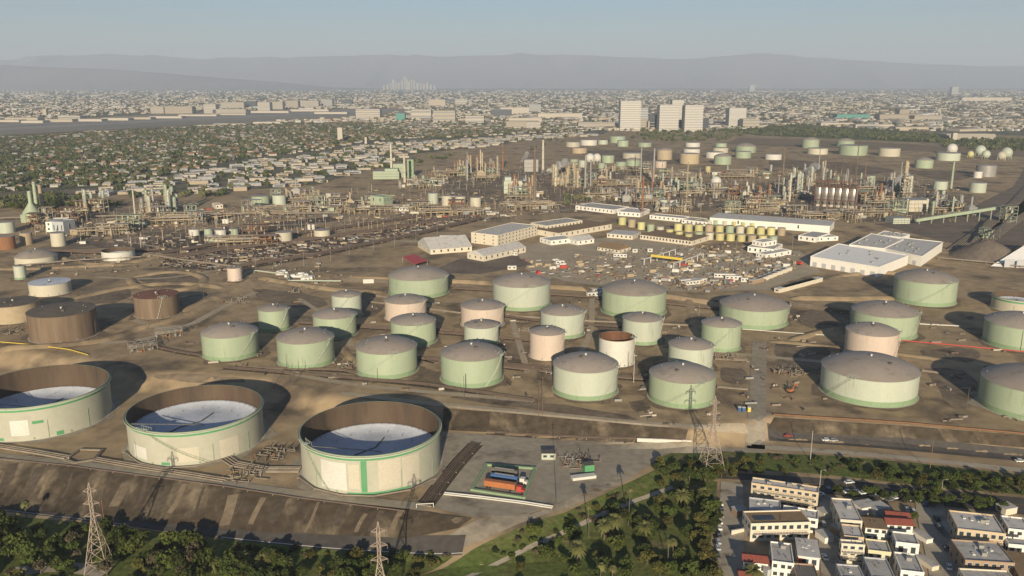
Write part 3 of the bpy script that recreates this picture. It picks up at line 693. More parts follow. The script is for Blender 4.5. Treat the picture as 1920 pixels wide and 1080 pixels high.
for row, (x0, x1, yr, yb, n) in enumerate([(1158, 1300, 408, 422, 8), (1262, 1475, 420, 434, 11), (1300, 1460, 436, 449, 8), (1300, 1420, 411, 419, 7)]):
    for i in range(n):
        w = (x1 - x0) / n; place = ['first', 'second', 'third', 'fourth', 'fifth', 'sixth', 'seventh', 'eighth', 'ninth', 'tenth', 'last'][i] + ' from the left in the ' + ['leftmost stretch', 'second row', 'front row', 'back row'][row]
        dy = i * (6 if row == 0 else 1.5) * (12 / n)
        xa = x0 + i * w + w * .08
        col = ['olive', 'olive', 'green', 'tan', 'olive', 'cream', 'olive'][(i * 3 + row) % 7]
        tank(xa, xa + w * .84, yr + dy * .5, yb + dy * .5, 'small tank, ' + place + ' of the yellow tank yard', col, 'flat', near=False, group='small tanks of the yellow tank yard', rmat=[M_olive, M_cream, M_roof][i % 3])
# ================================================================ pipelines, pylons, poles, pads near the camera
def pipe_run(label, pts, offs, r=.35, m=None, h=.7, group=None, post=12, px=True):
    w = [G(*p)[:2] for p in pts] if px else pts
    x0, y0 = w[0]; z0 = H(x0, y0)
    if m is M_dpipe and h < 1.6: struct(ribbon('pipe_trench', w, max(offs) - min(offs) + 3.5, M_drain, .13, px=False))
    t = thing('pipeline', label, 'pipeline', (x0, y0, z0), 0, group)
    w = resample(w, 10.0); nn = normals2(w)
    for o in offs:
        mb = MB(); mb.path([(x + nx * o - x0, y + ny * o - y0, H(x, y) + h - z0) for (x, y), (nx, ny) in zip(w, nn)], r * (.8 + .4 * rnd.random()), 6)
        mb.build('pipe', m or M_pipe, t)
    for (x, y), (nx, ny) in list(zip(w, nn))[::max(1, int(post / 10))]:
        mb = MB(); a, b = min(offs) - .6, max(offs) + .6
        mb.bar((x + nx * a - x0, y + ny * a - y0, H(x, y) + h - r - .1 - z0), (x + nx * b - x0, y + ny * b - y0, H(x, y) + h - r - .1 - z0), .18)
        for o in (a, b): mb.bar((x + nx * o - x0, y + ny * o - y0, H(x, y) - .3 - z0), (x + nx * o - x0, y + ny * o - y0, H(x, y) + h - r - z0), .18)
        mb.build('sleeper', M_conc, t)
    return t
pipe_run('three parallel pale pipes along the top of the bank, left of the loop', [(-60, 834), (0, 840), (70, 851), (127, 861)], (-1.6, 0, 1.6), .4)
pipe_run('pale pipe loop beside the bank below the huge left tank', [(127, 861), (150, 846), (192, 847), (176, 866), (140, 872), (124, 866)], (-.5, .5), .4)
pipe_run('three parallel pale pipes along the bank below the middle open tank', [(177, 864), (270, 880), (350, 892), (423, 904)], (-1.6, 0, 1.6), .4)
pipe_run('thin rusty pipe along the edge of the oiled bank', [(-60, 856), (130, 876), (300, 899), (420, 914), (560, 936), (760, 962)], (0,), .25, M_dpipe)
pipe_run('bundle of pale pipes between the middle and right open tanks', [(415, 856), (440, 873), (500, 884), (563, 884)], (-2.4, -.8, .8, 2.4), .4)
pipe_run('dark pipe trench running down beside the right open tank', [(892, 834), (860, 868), (830, 905), (797, 950)], (-2.2, -1.1, 0, 1.1, 2.2), .4, M_dpipe)
pipe_run('pair of white pipes in front of the truck bund', [(833, 929), (900, 936), (980, 946), (1036, 955)], (-.7, .7), .35, M_white)
pipe_run('pale pipe curving round the foot of the right open tank', [(560, 898), (590, 920), (640, 932), (700, 934), (770, 922), (815, 900), (832, 880)], (0,), .35)
pipe_run('pale pipe curving round the foot of the middle open tank', [(233, 850), (262, 872), (310, 881), (370, 877), (410, 866)], (0,), .35)
pipe_run('dark pipe along the foot of the second bank', [(912, 812), (1000, 818), (1100, 822), (1280, 828)], (-.6, .6), .35, M_dpipe)
pipe_run('yellow pipe on the slope left of the open tanks', [(-20, 641), (60, 648), (130, 657), (165, 667)], (0,), .35, M_yellow)
for i, (lab, pts, of) in enumerate([('dark pipes running across the farm, upper left strand', [(562, 606), (700, 613), (850, 621)], (-2, -1, 0, 1, 2)), ('dark pipes running across the farm, long middle strand', [(645, 660), (829, 676), (1041, 699), (1212, 712)], (-2, -1, 0, 1, 2)), ('dark pipes running behind the back row, left strand', [(850, 541), (980, 549), (1116, 558)], (-2, -1, 0, 1, 2)), ('dark pipes running behind the back row, right strand', [(1120, 560), (1230, 568), (1350, 580)], (-2, -1, 0, 1, 2)), ('dark pipes between the whitish tanks, mid strand', [(937, 592), (1020, 604), (1166, 614)], (-1.5, -.5, .5, 1.5)), ('dark pipes at the foot of the front row', [(420, 690), (600, 705), (800, 722), (1000, 752)], (-1.2, 0, 1.2)), ('dark pipes left of the front row, upper', [(240, 640), (330, 660), (380, 668)], (-1, 0, 1))]):
    pipe_run(lab, pts, of, .4, M_dpipe)
for i, (lab, pts, of) in enumerate([('brown pipes behind the front row tanks, left stretch', [(480, 690), (640, 695), (670, 700)], (-1, 1)), ('brown pipes between the two yellowish green front tanks', [(790, 672), (820, 680)], (-1.5, 0, 1.5)), ('brown pipes right of the vivid green tank', [(945, 684), (1035, 692)], (-2, -.7, .7, 2)),
        ('brown pipes right of the whitish front tank', [(1165, 702), (1215, 712)], (-1.5, 0, 1.5)), ('brown pipes behind the middle row of tanks', [(640, 612), (725, 618), (860, 628), (1000, 640)], (-1.5, 0, 1.5)), ('pipes behind the pink domed tanks', [(690, 567), (860, 588), (925, 592), (1110, 604), (1300, 612)], (-1, 1)),
        ('pipes below the back row of broad tanks', [(640, 545), (730, 560)], (-1, 1)), ('grey pipes by the access road, upper', [(1340, 675), (1400, 678)], (-1, 0, 1)), ('grey pipes by the access road, lower', [(1345, 727), (1402, 732)], (-1, 0, 1)), ('red pipe among the right hand tanks', [(1690, 640), (1780, 648), (1930, 662)], (0,)), ('white pipe above the access road', [(1392, 619), (1460, 624), (1545, 630)], (0,)),
        ('white pipe near the floodlight mast', [(1724, 609), (1800, 613)], (-.5, .5)), ('pipes right of the largest domed tank', [(1728, 697), (1770, 702)], (-1, 0, 1)), ('rusty pipe along the right hand bank top', [(1450, 779), (1700, 795), (1930, 816)], (0,))]):
    pipe_run(lab, pts, of, .35, [M_dpipe, M_dpipe, M_dpipe, M_dpipe, M_dpipe, M_pipe, M_pipe, M_pipe, M_pipe, M_red, M_white, M_white, M_pipe, M_rust][i])
for lab, pts, of, m, h in [('long raised pale pipeline under the beige dome tank', [(48, 502), (150, 493), (265, 487)], (-1, 1), M_pipe, 3), ('long pale pipeline from the dikes to the small pink tank', [(272, 480), (340, 491), (445, 505)], (-1, 0, 1), M_pipe, 2.5), ('pale green pipeline bending round the white plant', [(478, 511), (540, 519), (542, 530), (640, 531)], (-.7, .7), M_mint, 2),
        ('wide dark pipeway running up to the offices, lower strand', [(300, 486), (420, 468), (600, 447), (760, 424), (880, 404)], (-9, -7, -5, -3, -1, 1, 3, 5), M_dpipe, 1.5), ('wide dark pipeway running up to the offices, upper strand', [(300, 478), (430, 456), (620, 432), (860, 396)], (-5, -3, -1, 1, 3, 5), M_dpipe, 2), ('wide dark pipeway running up to the offices, outermost strand', [(420, 505), (600, 478), (780, 440), (900, 411)], (-5, -3, -1, 1, 3, 5), M_dpipe, 1.5), ('brown pipes across the dusty ground left of the pipeway', [(60, 470), (180, 476), (300, 470)], (-3, -1, 1, 3), M_dpipe, 1.5), ('pipe bundle along the left works road', [(0, 412), (200, 408), (420, 404), (640, 402)], (-4, -2, 0, 2, 4), M_pipe, 2.5),
        ('rail like pipeway at the right edge, left strand', [(1790, 470), (1850, 425), (1905, 380), (1930, 350)], (-6, -4, -2, 0, 2, 4, 6), M_pipe, 1.2), ('rail like pipeway at the right edge, right strand', [(1830, 470), (1890, 425), (1945, 390)], (-5, -3, -1, 1, 3, 5), M_pipe, 1.2), ('pipes beside the coal heap', [(1760, 487), (1850, 495), (1920, 504)], (-1, 1), M_pipe, 2)]:
    pipe_run(lab, pts, of, .5, m, h, post=20)

def lattice_pylon(px, base_y, top_y, label, wdt=8.5, arms=(.62, .76, .9)):
    x, y, z = G(px, base_y); h = z_at(x, y, top_y) - z
    t = thing('lattice_pylon', label, 'pylon', (x, y, z), .15)
    def half(q): return (wdt / 2) * (1 - q) + .55 * q if q < .62 else (wdt / 2) * .38 + .55 * .62 + (q - .62) * -1.9
    def half(q): return max(.55, wdt / 2 * (1 - q / .7)) if q < .62 else max(.55, wdt / 2 * (1 - .62 / .7))
    lv = [0, .14, .27, .38, .48, .56, .62, .69, .76, .83, .9, 1.0]
    for sx in (-1, 1):
        for sy in (-1, 1):
            lg = MB()
            for a, b in zip(lv, lv[1:]):
                ra, rb = half(a), half(b) if b < 1 else .1
                lg.bar((sx * ra, sy * ra, a * h), (sx * rb, sy * rb, b * h), .19)
            lg.build('leg', M_pylon, t)
    for k in range(4):
        br = MB(); c = [(-1, -1), (1, -1), (1, 1), (-1, 1)]
        (ax, ay), (bx, by) = c[k], c[(k + 1) % 4]
        for a, b in zip(lv, lv[1:-1]):
            ra, rb = half(a), half(b)
            br.bar((ax * ra, ay * ra, a * h), (bx * rb, by * rb, b * h), .1); br.bar((bx * ra, by * ra, a * h), (ax * rb, ay * rb, b * h), .14)
            br.bar((ax * rb, ay * rb, b * h), (bx * rb, by * rb, b * h), .1)
        br.build('bracing', M_pylon, t)
    for q in arms:
        for s in (-1, 1):
            am = MB(); L = 2.9 if q < .8 else 2.4; r0 = half(q)
            am.bar((s * r0, -r0, q * h), (s * L, 0, q * h + .2), .16); am.bar((s * r0, r0, q * h), (s * L, 0, q * h + .2), .16); am.bar((s * r0, 0, q * h + 1.5), (s * L, 0, q * h + .2), .14)
            a_ = am.build('crossarm', M_pylon, t)
            ins = MB(); ins.cyl(s * L, 0, q * h - 1.3, .16, 1.4, 6); ins.build('insulator', M_dsteel, a_)
    return (x, y, z, h)
PY = [lattice_pylon(187, 1068, 905, 'leaning looking lattice pylon among trees below the left open tank'),
      lattice_pylon(716, 1165, 978, 'lattice pylon at the bottom edge below the right open tank, its foot out of view'),
      lattice_pylon(1333, 882, 742, 'pinkish lattice pylon standing at the corner of the grass verge', 10)]
def pole(px, by, ty, label, m=None, arm=True, lamp=False, group=None, cat='pole'):
    x, y, z = G(px, by); h = max(4, z_at(x, y, ty) - z)
    t = thing('lamp_post' if lamp else 'utility_pole', label, cat, (x, y, z), rnd.uniform(-.2, .4), group)
    MB().cyl(0, 0, -.4, .17, h + .4, 6, .11).build('pole', m or M_wood, t)
    if arm:
        MB().bar((-1.3, 0, h - .7), (1.3, 0, h - .7), .14).build('crossarm', m or M_wood, t)
    if lamp:
        a = MB(); a.bar((0, 0, h), (1.6, 0, h + .25), .1); a.box(1.7, 0, h + .12, .8, .35, .2); a.build('lamp_head', M_steel, t)
    return t
pole(1519, 866, 808, 'pale pole standing alone on the grass verge', M_conc, False)
pole(1743, 885, 826, 'reddish pole on the verge under the right hand bank', M_rust, False)
pole(197, 993, 937, 'thin rusty pole beside the lower road', M_rust, False)
pole(1043, 945, 838, 'tall dark pole on the tarmac between bund and pumps', M_dsteel, True)
pole(1017, 780, 705, 'twin pole with transformer below the vivid green tank, left post', M_wood, True)
pole(1010, 782, 712, 'twin pole with transformer below the vivid green tank, right post', M_wood, True)
pole(1188, 717, 662, 'white post between the rusty tank and the domed one', M_white, False)
pole(1536, 922, 882, 'pale street lamp with long arm at the corner of the apartments', M_conc, False, True)
pole(1766, 916, 908, 'lamp standing in the hedge by the footpath', M_steel, False, True)
for px, by, ty, w in [(182, 640, 600, 'dark brown tank'), (274, 617, 590, 'brown tank with red roof'), (369, 617, 580, 'pipe frames'), (385, 590, 545, 'track bend'), (550, 722, 680, 'second front row tank'), (514, 730, 668, 'front row gap'), (542, 715, 678, 'paler gap'), (628, 690, 660, 'third front row tank'), (708, 712, 690, 'third domed tank'), (724, 702, 688, 'third domed tank foot'), (870, 745, 705, 'vivid green tank foot'), (873, 728, 700, 'vivid green tank wall'),
                      (1386, 612, 588, 'road head tank'), (1401, 615, 592, 'road head tank wall'), (1763, 616, 590, 'white pipe'), (1913, 660, 620, 'right edge tank'), (1812, 770, 728, 'right front tank'), (1428, 700, 655, 'access road')]:
    pole(px, by, ty, 'thin dark pole by the ' + w, M_dsteel, False)
for i, (px, by, ty) in enumerate([(570, 500, 470), (620, 490, 462), (655, 478, 450), (700, 470, 444), (740, 462, 438), (480, 505, 478), (428, 490, 462), (340, 482, 455), (820, 440, 418), (598, 512, 478), (528, 498, 472), (780, 455, 430), (935, 480, 430), (1310, 600, 570), (1485, 470, 440), (660, 415, 385), (712, 405, 372), (560, 420, 396), (500, 430, 404), (600, 405, 380), (1380, 470, 445), (1290, 470, 440)]):
    pole(px, by, ty, 'thin grey light mast ' + ['by the white wrapped piles', 'above the pale green pipeline', 'left of the red awning', 'amid the dark pipeway', 'below the office sheds', 'left of the white wrapped piles', 'near the small pink tank', 'over the dikes', 'beside the right pale shed', 'between the wrapped piles', 'over the lower pipeway strand', 'beside the left pale shed', 'near the dark parking', 'behind the broad tanks in the middle', 'by the warehouses', 'below the pipe units', 'below the plant house', 'by the twin silos', 'near the cream tank', 'right of the twin silos', 'by the red goods', 'by the gantry'][i], M_steel, False, True, 'light masts of the works')

# pipe frames beside the dark brown tank
def pipe_frame(px, py, L, Wd, hh, rz, label):
    x, y, z = G(px, py); t = thing('pipe_portal_rack', label, 'pipe rack', (x, y, z), rz)
    for i in range(int(L / 4) + 1):
        f = MB(); a = -L / 2 + i * 4
        f.bar((a, -Wd / 2, -.3), (a, -Wd / 2, hh), .22); f.bar((a, Wd / 2, -.3), (a, Wd / 2, hh), .22); f.bar((a, -Wd / 2, hh), (a, Wd / 2, hh), .22); f.bar((a, -Wd / 2, hh * .55), (a, Wd / 2, hh * .55), .16)
        f.build('portal', M_steel, t)
    for s in (-1, 0, 1):
        MB().bar((-L / 2, s * Wd / 2, hh), (L / 2, s * Wd / 2, hh), .2).build('rail', M_steel, t)
    for k in range(5):
        p = MB(); yy = -Wd / 2 + (k + .5) * Wd / 5; p.tube((-L / 2, yy, hh * .55 + .25), (L / 2, yy, hh * .55 + .25), .22, 6); p.build('pipe', M_pipe, t)
    for k in range(6):
        v = MB(); v.box(rnd.uniform(-L / 2, L / 2), rnd.uniform(-Wd / 2, Wd / 2), 0, 1.2, .9, rnd.uniform(.8, 2)); v.build('valve', M_orange if k % 3 == 0 else M_steel, t)
pipe_frame(268, 656, 16, 10, 5, .55, 'grey steel pipe frame near the dark brown tank, left half')
pipe_frame(318, 630, 17, 8, 5, .5, 'grey steel pipe frame near the dark brown tank, right half')
def manifold(px, py, r, label, n=26, m=None, seed=1, w2=1.0):
    q = random.Random(seed); x, y, z = G(px, py); t = thing('valve_manifold', label, 'valves', (x, y, z), q.uniform(-.4, .4))
    pp = MB()
    for i in range(n):
        a = Vector((q.uniform(-r, r), q.uniform(-r, r) * w2, q.uniform(.3, 1.4))); d = Vector((q.choice((0, 1)), 0, 0)); d.y = 1 - d.x
        b = a + d * q.uniform(2, r); pp.tube(a, b, .22, 5)
        if q.random() < .5: pp.tube(b, b + Vector((0, 0, q.uniform(.5, 1.6))), .2, 5)
    stuff(pp.build('pipework', m or M_pipe, t))
    for i in range(n // 2):
        v = MB(); a = (q.uniform(-r, r), q.uniform(-r, r) * w2); v.cyl(a[0], a[1], .2, .28, q.uniform(1.0, 2.2), 6); v.tube((a[0] - .45, a[1], 2.0), (a[0] + .45, a[1], 2.0), .12, 6); v.build('valve', [M_dsteel, M_rust, M_steel][i % 3], t)
for i, (px, py, r, lab) in enumerate([(455, 893, 9, 'tangle of valves and pipes at the bend below the middle open tank'), (510, 855, 7, 'dark heap of valves between the middle and right open tanks'), (1080, 868, 8, 'pump and valve set behind the green shed'), (1470, 700, 7, 'dark valve set right of the access road'), (1355, 672, 6, 'valve set left of the access road'), (650, 688, 5, 'valves before the third domed tank'), (1040, 695, 6, 'brown valves right of the vivid green tank'), (440, 566, 9, 'pale pipework beside the small left tank'), (278, 790, 5, 'few valves behind the middle open tank'), (1495, 700, 7, 'pale valves beside the largest domed tank'), (985, 620, 4, 'small grey frame left of the slim pink tank'), (1190, 470, 7, 'pipes by the yellow gantry'), (560, 545, 9, 'brown pipes under the pale green pipeline'), (20, 622, 8, 'pale pipes left of the dark brown tank'), (1660, 575, 8, 'pipes in the shade by the right hand tanks')]):
    manifold(px, py, r, lab, seed=i + 3)

# truck bund with two tank trailers and a lorry
def bund():
    P = [G(885, 921), G(912, 874), G(1003, 881), G(982, 936)]
    cx_, cy_ = sum(p[0] for p in P) / 4, sum(p[1] for p in P) / 4; z = P[0][2]
    t = thing('loading_bund', 'green painted low kerb round the truck loading pad', 'bund', (cx_, cy_, z))
    for a, b in zip(P, P[1:] + P[:1]):
        d = math.dist(a[:2], b[:2]); MB().box((a[0] + b[0]) / 2 - cx_, (a[1] + b[1]) / 2 - cy_, -.1, d - 1.2, 1.2, 1.1, math.atan2(b[1] - a[1], b[0] - a[0])).build('kerb', M_band, t)
        MB().box(a[0] - cx_, a[1] - cy_, -.1, 1.25, 1.25, 1.12).build('corner_block', M_band, t)
    return (P[3][0] - P[0][0], P[3][1] - P[0][1])
bv = bund(); ba = math.atan2(bv[1], bv[0])
def wheel_mesh(r=.5, w=.35):
    mb = MB(); mb.tube((0, -w / 2, 0), (0, w / 2, 0), r, 12); return mb.mesh('wheel', M_black)
ME_WHEEL = wheel_mesh()
def trailer(px, py, rz, label, body, tanker=False, cab=None, L=12.0, z_off=0.0):
    x, y, z = G(px, py); t = thing('semi_trailer' if not cab else 'lorry', label, 'truck', (x, y, z + .14), rz)
    MB().box(0, 0, .9, L, 1.2, .3).build('chassis', M_dsteel, t)
    if tanker:
        b = MB(); b.tube((-L / 2 + .3, 0, 2.2), (L / 2 - .3, 0, 2.2), 1.15, 16); b.build('tank_body', body, t)
        MB().box(0, 0, 3.3, L * .7, .8, .2).build('walkway', M_steel, t)
    else:
        MB().box(0, 0, 1.2, L, 2.5, 2.4).build('box_body', body, t)
        MB().box(0, 0, 3.6, L - .1, 2.4, .1).build('roof', M_orange if body is M_white else body, t)
    for a in (-L / 2 + 1.2, -L / 2 + 2.5, L / 2 - 2.2):
        for s in (-1, 1): obj('wheel', ME_WHEEL, t, (a, s * 1.05, .5))
    if cab:
        c = MB(); c.box(L / 2 + 1.9, 0, .7, 2.3, 2.4, 2.3, top=.92); cb = c.build('cab', cab, t)
        MB().box(L / 2 + 3.02, 0, 1.9, .1, 2.0, .8).build('windscreen', M_glass, cb)
        MB().box(L / 2 + 3.5, 0, .6, 1.2, 2.1, 1.2).build('bonnet', cab, t)
        for s in (-1, 1): obj('wheel', ME_WHEEL, t, (L / 2 + 3.1, s * 1.0, .5))
    return t
trailer(938, 919, ba, 'orange topped lorry trailer with a red cab on the loading pad', M_orange, False, M_red, 14)
trailer(946, 904, ba, 'dark blue tank trailer with white top in the middle of the loading pad', M_blue, True, M_white, 13)
trailer(946, 893, ba, 'dark tank trailer at the back of the loading pad', M_dsteel, True, None, 13)
def small_box(name, label, cat, px, py, sx, sy, sz, rz, m, roof=None, rm=None, windows=0, group=None):
    x, y, z = G(px, py); t = thing(name, label, cat, (x, y, z), rz, group)
    MB().box(0, 0, -.3, sx, sy, sz + .3).build('wall', m, t)
    if roof == 'gable':
        g = MB(); hh = sy * .22; e = .3
        g.add([(-sx / 2 - e, -sy / 2 - e, sz), (sx / 2 + e, -sy / 2 - e, sz), (sx / 2 + e, 0, sz + hh), (-sx / 2 - e, 0, sz + hh), (-sx / 2 - e, sy / 2 + e, sz), (sx / 2 + e, sy / 2 + e, sz)], [(0, 1, 2, 3), (3, 2, 5, 4), (0, 3, 4), (1, 5, 2)])
        g.build('roof', rm or M_roof, t)
    else:
        MB().box(0, 0, sz, sx + .3, sy + .3, .25).build('roof', rm or M_roof, t)
    for i in range(windows):
        w = MB(); w.box(-sx / 2 + (i + .5) * sx / windows, -sy / 2 - .03, sz * .4, sx / windows * .5, .08, sz * .35); w.build('window', M_glass, t)
    return t
small_box('shed', 'small green and white shed on the tarmac left of the pumps', 'shed', 1028, 860, 6.5, 4, 3.2, .0, M_mint, rm=M_dsteel, windows=2)
small_box('pump_house', 'green topped pump housing right of the pump set', 'pump house', 1103, 884, 4.5, 4, 3.6, .2, M_kelly, rm=M_dsteel)
small_box('white_plinth', 'white walled basin at the foot of the green pump housing', 'basin', 1094, 898, 11, 3, 1.2, .25, M_white, rm=M_white)
small_box('barrier_wall', 'long low pale wall along the road under the second bank', 'wall', 1245, 831, 26, .6, 1.3, -.1, M_white, rm=M_white)
small_box('notice_board', 'white board beside the broad leftmost back row tank', 'board', 691, 531, 9, .4, 3.2, .1, M_white, rm=M_white)
x_, y_, z_ = G(160, 960)
t = thing('pipe_gate', 'white pipe gate at the foot of the pipe trench', 'gate', G(797, 953), .1)
for s in (-3.5, 3.5): MB().tube((s, 0, -.3), (s, 0, 1.8), .2, 6).build('post', M_white, t)
MB().tube((-3.6, 0, 1.8), (3.6, 0, 1.8), .2, 6).build('top_rail', M_white, t)
t = thing('digger', 'orange tracked digger beside the largest domed tank', 'digger', G(1482, 736), .5)
MB().box(0, 0, .1, 3.6, 2.6, .9).build('tracks', M_black, t); MB().box(-.3, 0, 1.0, 3.0, 2.2, 1.2).build('body', M_orange, t); MB().box(.7, .5, 2.0, 1.2, 1.1, 1.3).build('cab', M_glass, t)
a = MB(); a.bar((1.2, 0, 1.8), (3.8, 0, 4.6), .4); a.bar((3.8, 0, 4.6), (5.6, 0, 2.2), .35); a.build('arm', M_orange, t); MB().box(5.7, 0, 1.2, .9, 1.2, 1.0).build('bucket', M_dsteel, t)
for i, (px, py, m, c) in enumerate([(1386, 771, M_blue, 'left blue'), (1394, 772, M_blue, 'right blue'), (1404, 772, M_yellow, 'yellow')]):
    t = thing('portable_toilet', c + ' portable cabin beside the access road', 'portable toilet', G(px, py)); MB().box(0, 0, 0, 1.6, 1.6, 2.4).build('body', m, t); MB().box(0, 0, 2.4, 1.7, 1.7, .2).build('roof', M_white, t)

for i, (a, b, w) in enumerate([((858, 519), (926, 532), 'left of the central back row tank'), ((1034, 527), (1118, 551), 'between the central and right back row tanks'), ((1252, 552), (1346, 571), 'left of the tank above the access road'), ((1480, 572), (1592, 590), 'in the shade right of the access road head'), ((640, 528), (728, 531), 'left of the broad leftmost back row tank')]):
    p, q = G(*a), G(*b); d = math.dist(p[:2], q[:2]); t = thing('containment_wall', 'long brown containment wall ' + w, 'wall', p, math.atan2(q[1] - p[1], q[0] - p[0]))
    n_ = int(d / 8); 
    for k in range(n_): MB().box((k + .5) * d / n_, 0, -.4, d / n_ - .08, .5, 3.6 + .1 * (k % 2)).build('panel', M_brownroof, t)

def farm_clutter(n):
    q = random.Random(77); pl = [(260, 690), (480, 560), (640, 545), (860, 535), (1350, 585), (1560, 570), (1900, 600), (1900, 800), (1450, 775), (1280, 795), (1000, 765), (700, 740), (420, 700)]; out = []; sc = []
    while len(out) < n:
        px, py = q.uniform(260, 1900), q.uniform(535, 800)
        if not inside(px, py, pl): continue
        x, y, z = G(px, py)
        if any((x - a) ** 2 + (y - b) ** 2 < (R + 1.5) ** 2 for a, b, R in TANKS): continue
        for k in range(q.randrange(1, 5)): out.append((x + q.uniform(-3, 3), y + q.uniform(-3, 3), z - .05)); sc.append((q.uniform(.4, 3) if k else q.uniform(2, 7), q.uniform(.3, .9), q.uniform(.3, 1.4)))
    P = np.array(out); tvb = [(-.5, -.5, 0), (.5, -.5, 0), (.5, .5, 0), (-.5, .5, 0), (-.5, -.5, 1), (.5, -.5, 1), (.5, .5, 1), (-.5, .5, 1)]
    ms = [M_dpipe, M_pipe, M_dsteel, M_brown, M_conc, M_dpipe, M_steel]
    stuff(scatter('farm_clutter', tvb, [(0, 1, 5, 4), (1, 2, 6, 5), (2, 3, 7, 6), (3, 0, 4, 7), (4, 5, 6, 7)], [0] * 5, P, np.array(sc), npr.choice([.1, 1.67, .3], len(P)), npr.integers(0, len(ms), len(P)), ms))
def inside(x, y, P):
    c = False
    for (x1, y1), (x2, y2) in zip(P, P[1:] + P[:1]):
        if (y1 > y) != (y2 > y) and x < (x2 - x1) * (y - y1) / (y2 - y1) + x1: c = not c
    return c
farm_clutter(420)
# ================================================================ houses and cars by the beach streets
def house(label, FL, FR, BL, h, wall, roofm, kind='flat', parapet=True, wins=(4, 2), skylights=0, units=0, balcony=False, red_door=False, name='house', solar=False, zg=None, cat='house'):
    if zg is None: h *= .88
    zg = H(*G(FL[0], FL[1] + 20)[:2]) if zg is None else zg; z = zg + h
    A = U(*FL, z); B = U(*FR, z); Cc = U(*BL, z)
    wx, wy = B[0] - A[0], B[1] - A[1]; w = math.hypot(wx, wy); ang = math.atan2(wy, wx)
    d = abs(-(Cc[0] - A[0]) * math.sin(ang) + (Cc[1] - A[1]) * math.cos(ang))
    t = thing(name, label, cat, (A[0], A[1], zg), ang)
    MB().box(w / 2, d / 2, -.8, w, d, h + .8).build('wall', wall, t)
    if kind == 'flat':
        if parapet:
            r_ = MB().box(w / 2, d / 2, h, w - .5, d - .5, .06).build('roof', roofm, t)
            for (x, y, sx, sy) in ((w / 2, .14, w + .1, .32), (w / 2, d - .14, w + .1, .32), (.14, d / 2, .32, d - .6), (w - .14, d / 2, .32, d - .6)):
                MB().box(x, y, h, sx, sy, .55).build('parapet', wall, t)
        else:
            r_ = MB().box(w / 2, d / 2, h, w + .7, d + .7, .3).build('roof', roofm, t)
    else:
        g = MB(); hh = min(d, w) * .2; e = .5
        g.add([(-e, -e, h), (w + e, -e, h), (w + e, d / 2, h + hh), (-e, d / 2, h + hh), (-e, d + e, h), (w + e, d + e, h)], [(0, 1, 2, 3), (3, 2, 5, 4), (0, 3, 4), (1, 5, 2), (0, 4, 5, 1)])
        r_ = g.build('roof', roofm, t)
    q = random.Random(int(FL[0] * 7))
    for i in range(skylights):
        MB().box(w * (.2 + .6 * ((i * 2 + 1) / (2 * skylights))), d * q.uniform(.35, .7), h + .05, 1.0, 1.6, .4).build('skylight', M_white, r_)
    for i in range(units):
        MB().box(w * q.uniform(.2, .8), d * q.uniform(.25, .8), h + .05, 1.8, 1.3, 1.3).build('roof_unit', M_steel, r_)
    for i in range(2):
        MB().cyl(w * q.uniform(.1, .9), d * q.uniform(.1, .9), h + .05, .15, .9, 6).build('vent_pipe', M_dsteel, r_)
    if solar:
        for i in range(4): MB().box(w * .15 + i * 2.1, d * .5, h + .12, 2.0, 3.5, .1).build('solar_panel', M_glass, r_)
    n, fl = wins
    fh = h / max(fl, 1)
    for f in range(fl):
        for i in range(n):
            ww = min(1.6, w / n * .55); x = (i + .5) * w / n + q.uniform(-.2, .2); zz = f * fh + fh * .35
            fr = MB().box(x, -.02, zz, ww + .24, .16, fh * .45 + .24).build('window', M_white, t)
            MB().box(x, -.08, zz + .12, ww, .14, fh * .45).build('pane', M_glass, fr)
        for i in range(3):
            y = (i + .5) * d / 3
            for sx in (-.02, w + .02):
                MB().box(sx, y, f * fh + fh * .35, .14, 1.1, fh * .42).build('side_window', M_glass, t)
    if balcony:
        for f in range(1, fl):
            b = MB().box(w / 2, -.85, f * fh - .12, w * .9, 1.7, .18).build('balcony', M_conc, t)
            r2 = MB()
            for k in range(int(w * .9 / 1.2) + 1): r2.bar((w * .05 + k * 1.2, -1.62, f * fh), (w * .05 + k * 1.2, -1.62, f * fh + 1.0), .07)
            r2.bar((w * .05, -1.62, f * fh + 1.0), (w * .95, -1.62, f * fh + 1.0), .09); r2.build('railing', M_white, b)
    if red_door: MB().box(w * .1, -.06, 0.2, 1.4, .14, h * .8).build('door', M_red, t)
    return t
W_tan = mat('orange_tan_stucco', (.52, .42, .29), (.48, .385, .265), scale=.15, rough=.9, fine=.08, col3=(.5, .36, .22), scale3=.3)
W_cream = mat('cream_stucco', (.62, .56, .45), (.58, .52, .41), scale=.15, rough=.9, fine=.08)
W_white = mat('white_stucco', (.74, .71, .65), (.7, .67, .61), scale=.15, rough=.9, fine=.06)
W_yellow = mat('yellow_stucco', (.60, .54, .36), (.57, .51, .34), scale=.15, rough=.9)
W_grey = mat('grey_blue_stucco', (.42, .43, .44), (.38, .39, .4), scale=.15, rough=.9)
W_brown = mat('brown_stucco', (.35, .25, .17), (.31, .22, .15), scale=.15, rough=.9)
R_grey = mat('grey_roll_roofing', (.44, .425, .40), (.37, .355, .335), scale=.3, rough=.9, fine=.1, col3=(.2, .19, .18), scale3=.4, thr=(.5, .8))
R_pale = mat('pale_roof_coating', (.55, .53, .50), (.48, .46, .435), scale=.3, rough=.85, fine=.08, col3=(.3, .3, .29), scale3=.3, thr=(.52, .8))
R_white = mat('bright_white_roof', (.84, .82, .78), (.78, .76, .72), scale=.05, rough=.8, fine=.05)
R_dark = mat('dark_roof_gravel', (.13, .125, .12), (.17, .16, .15), scale=.5, rough=.95, fine=.2)
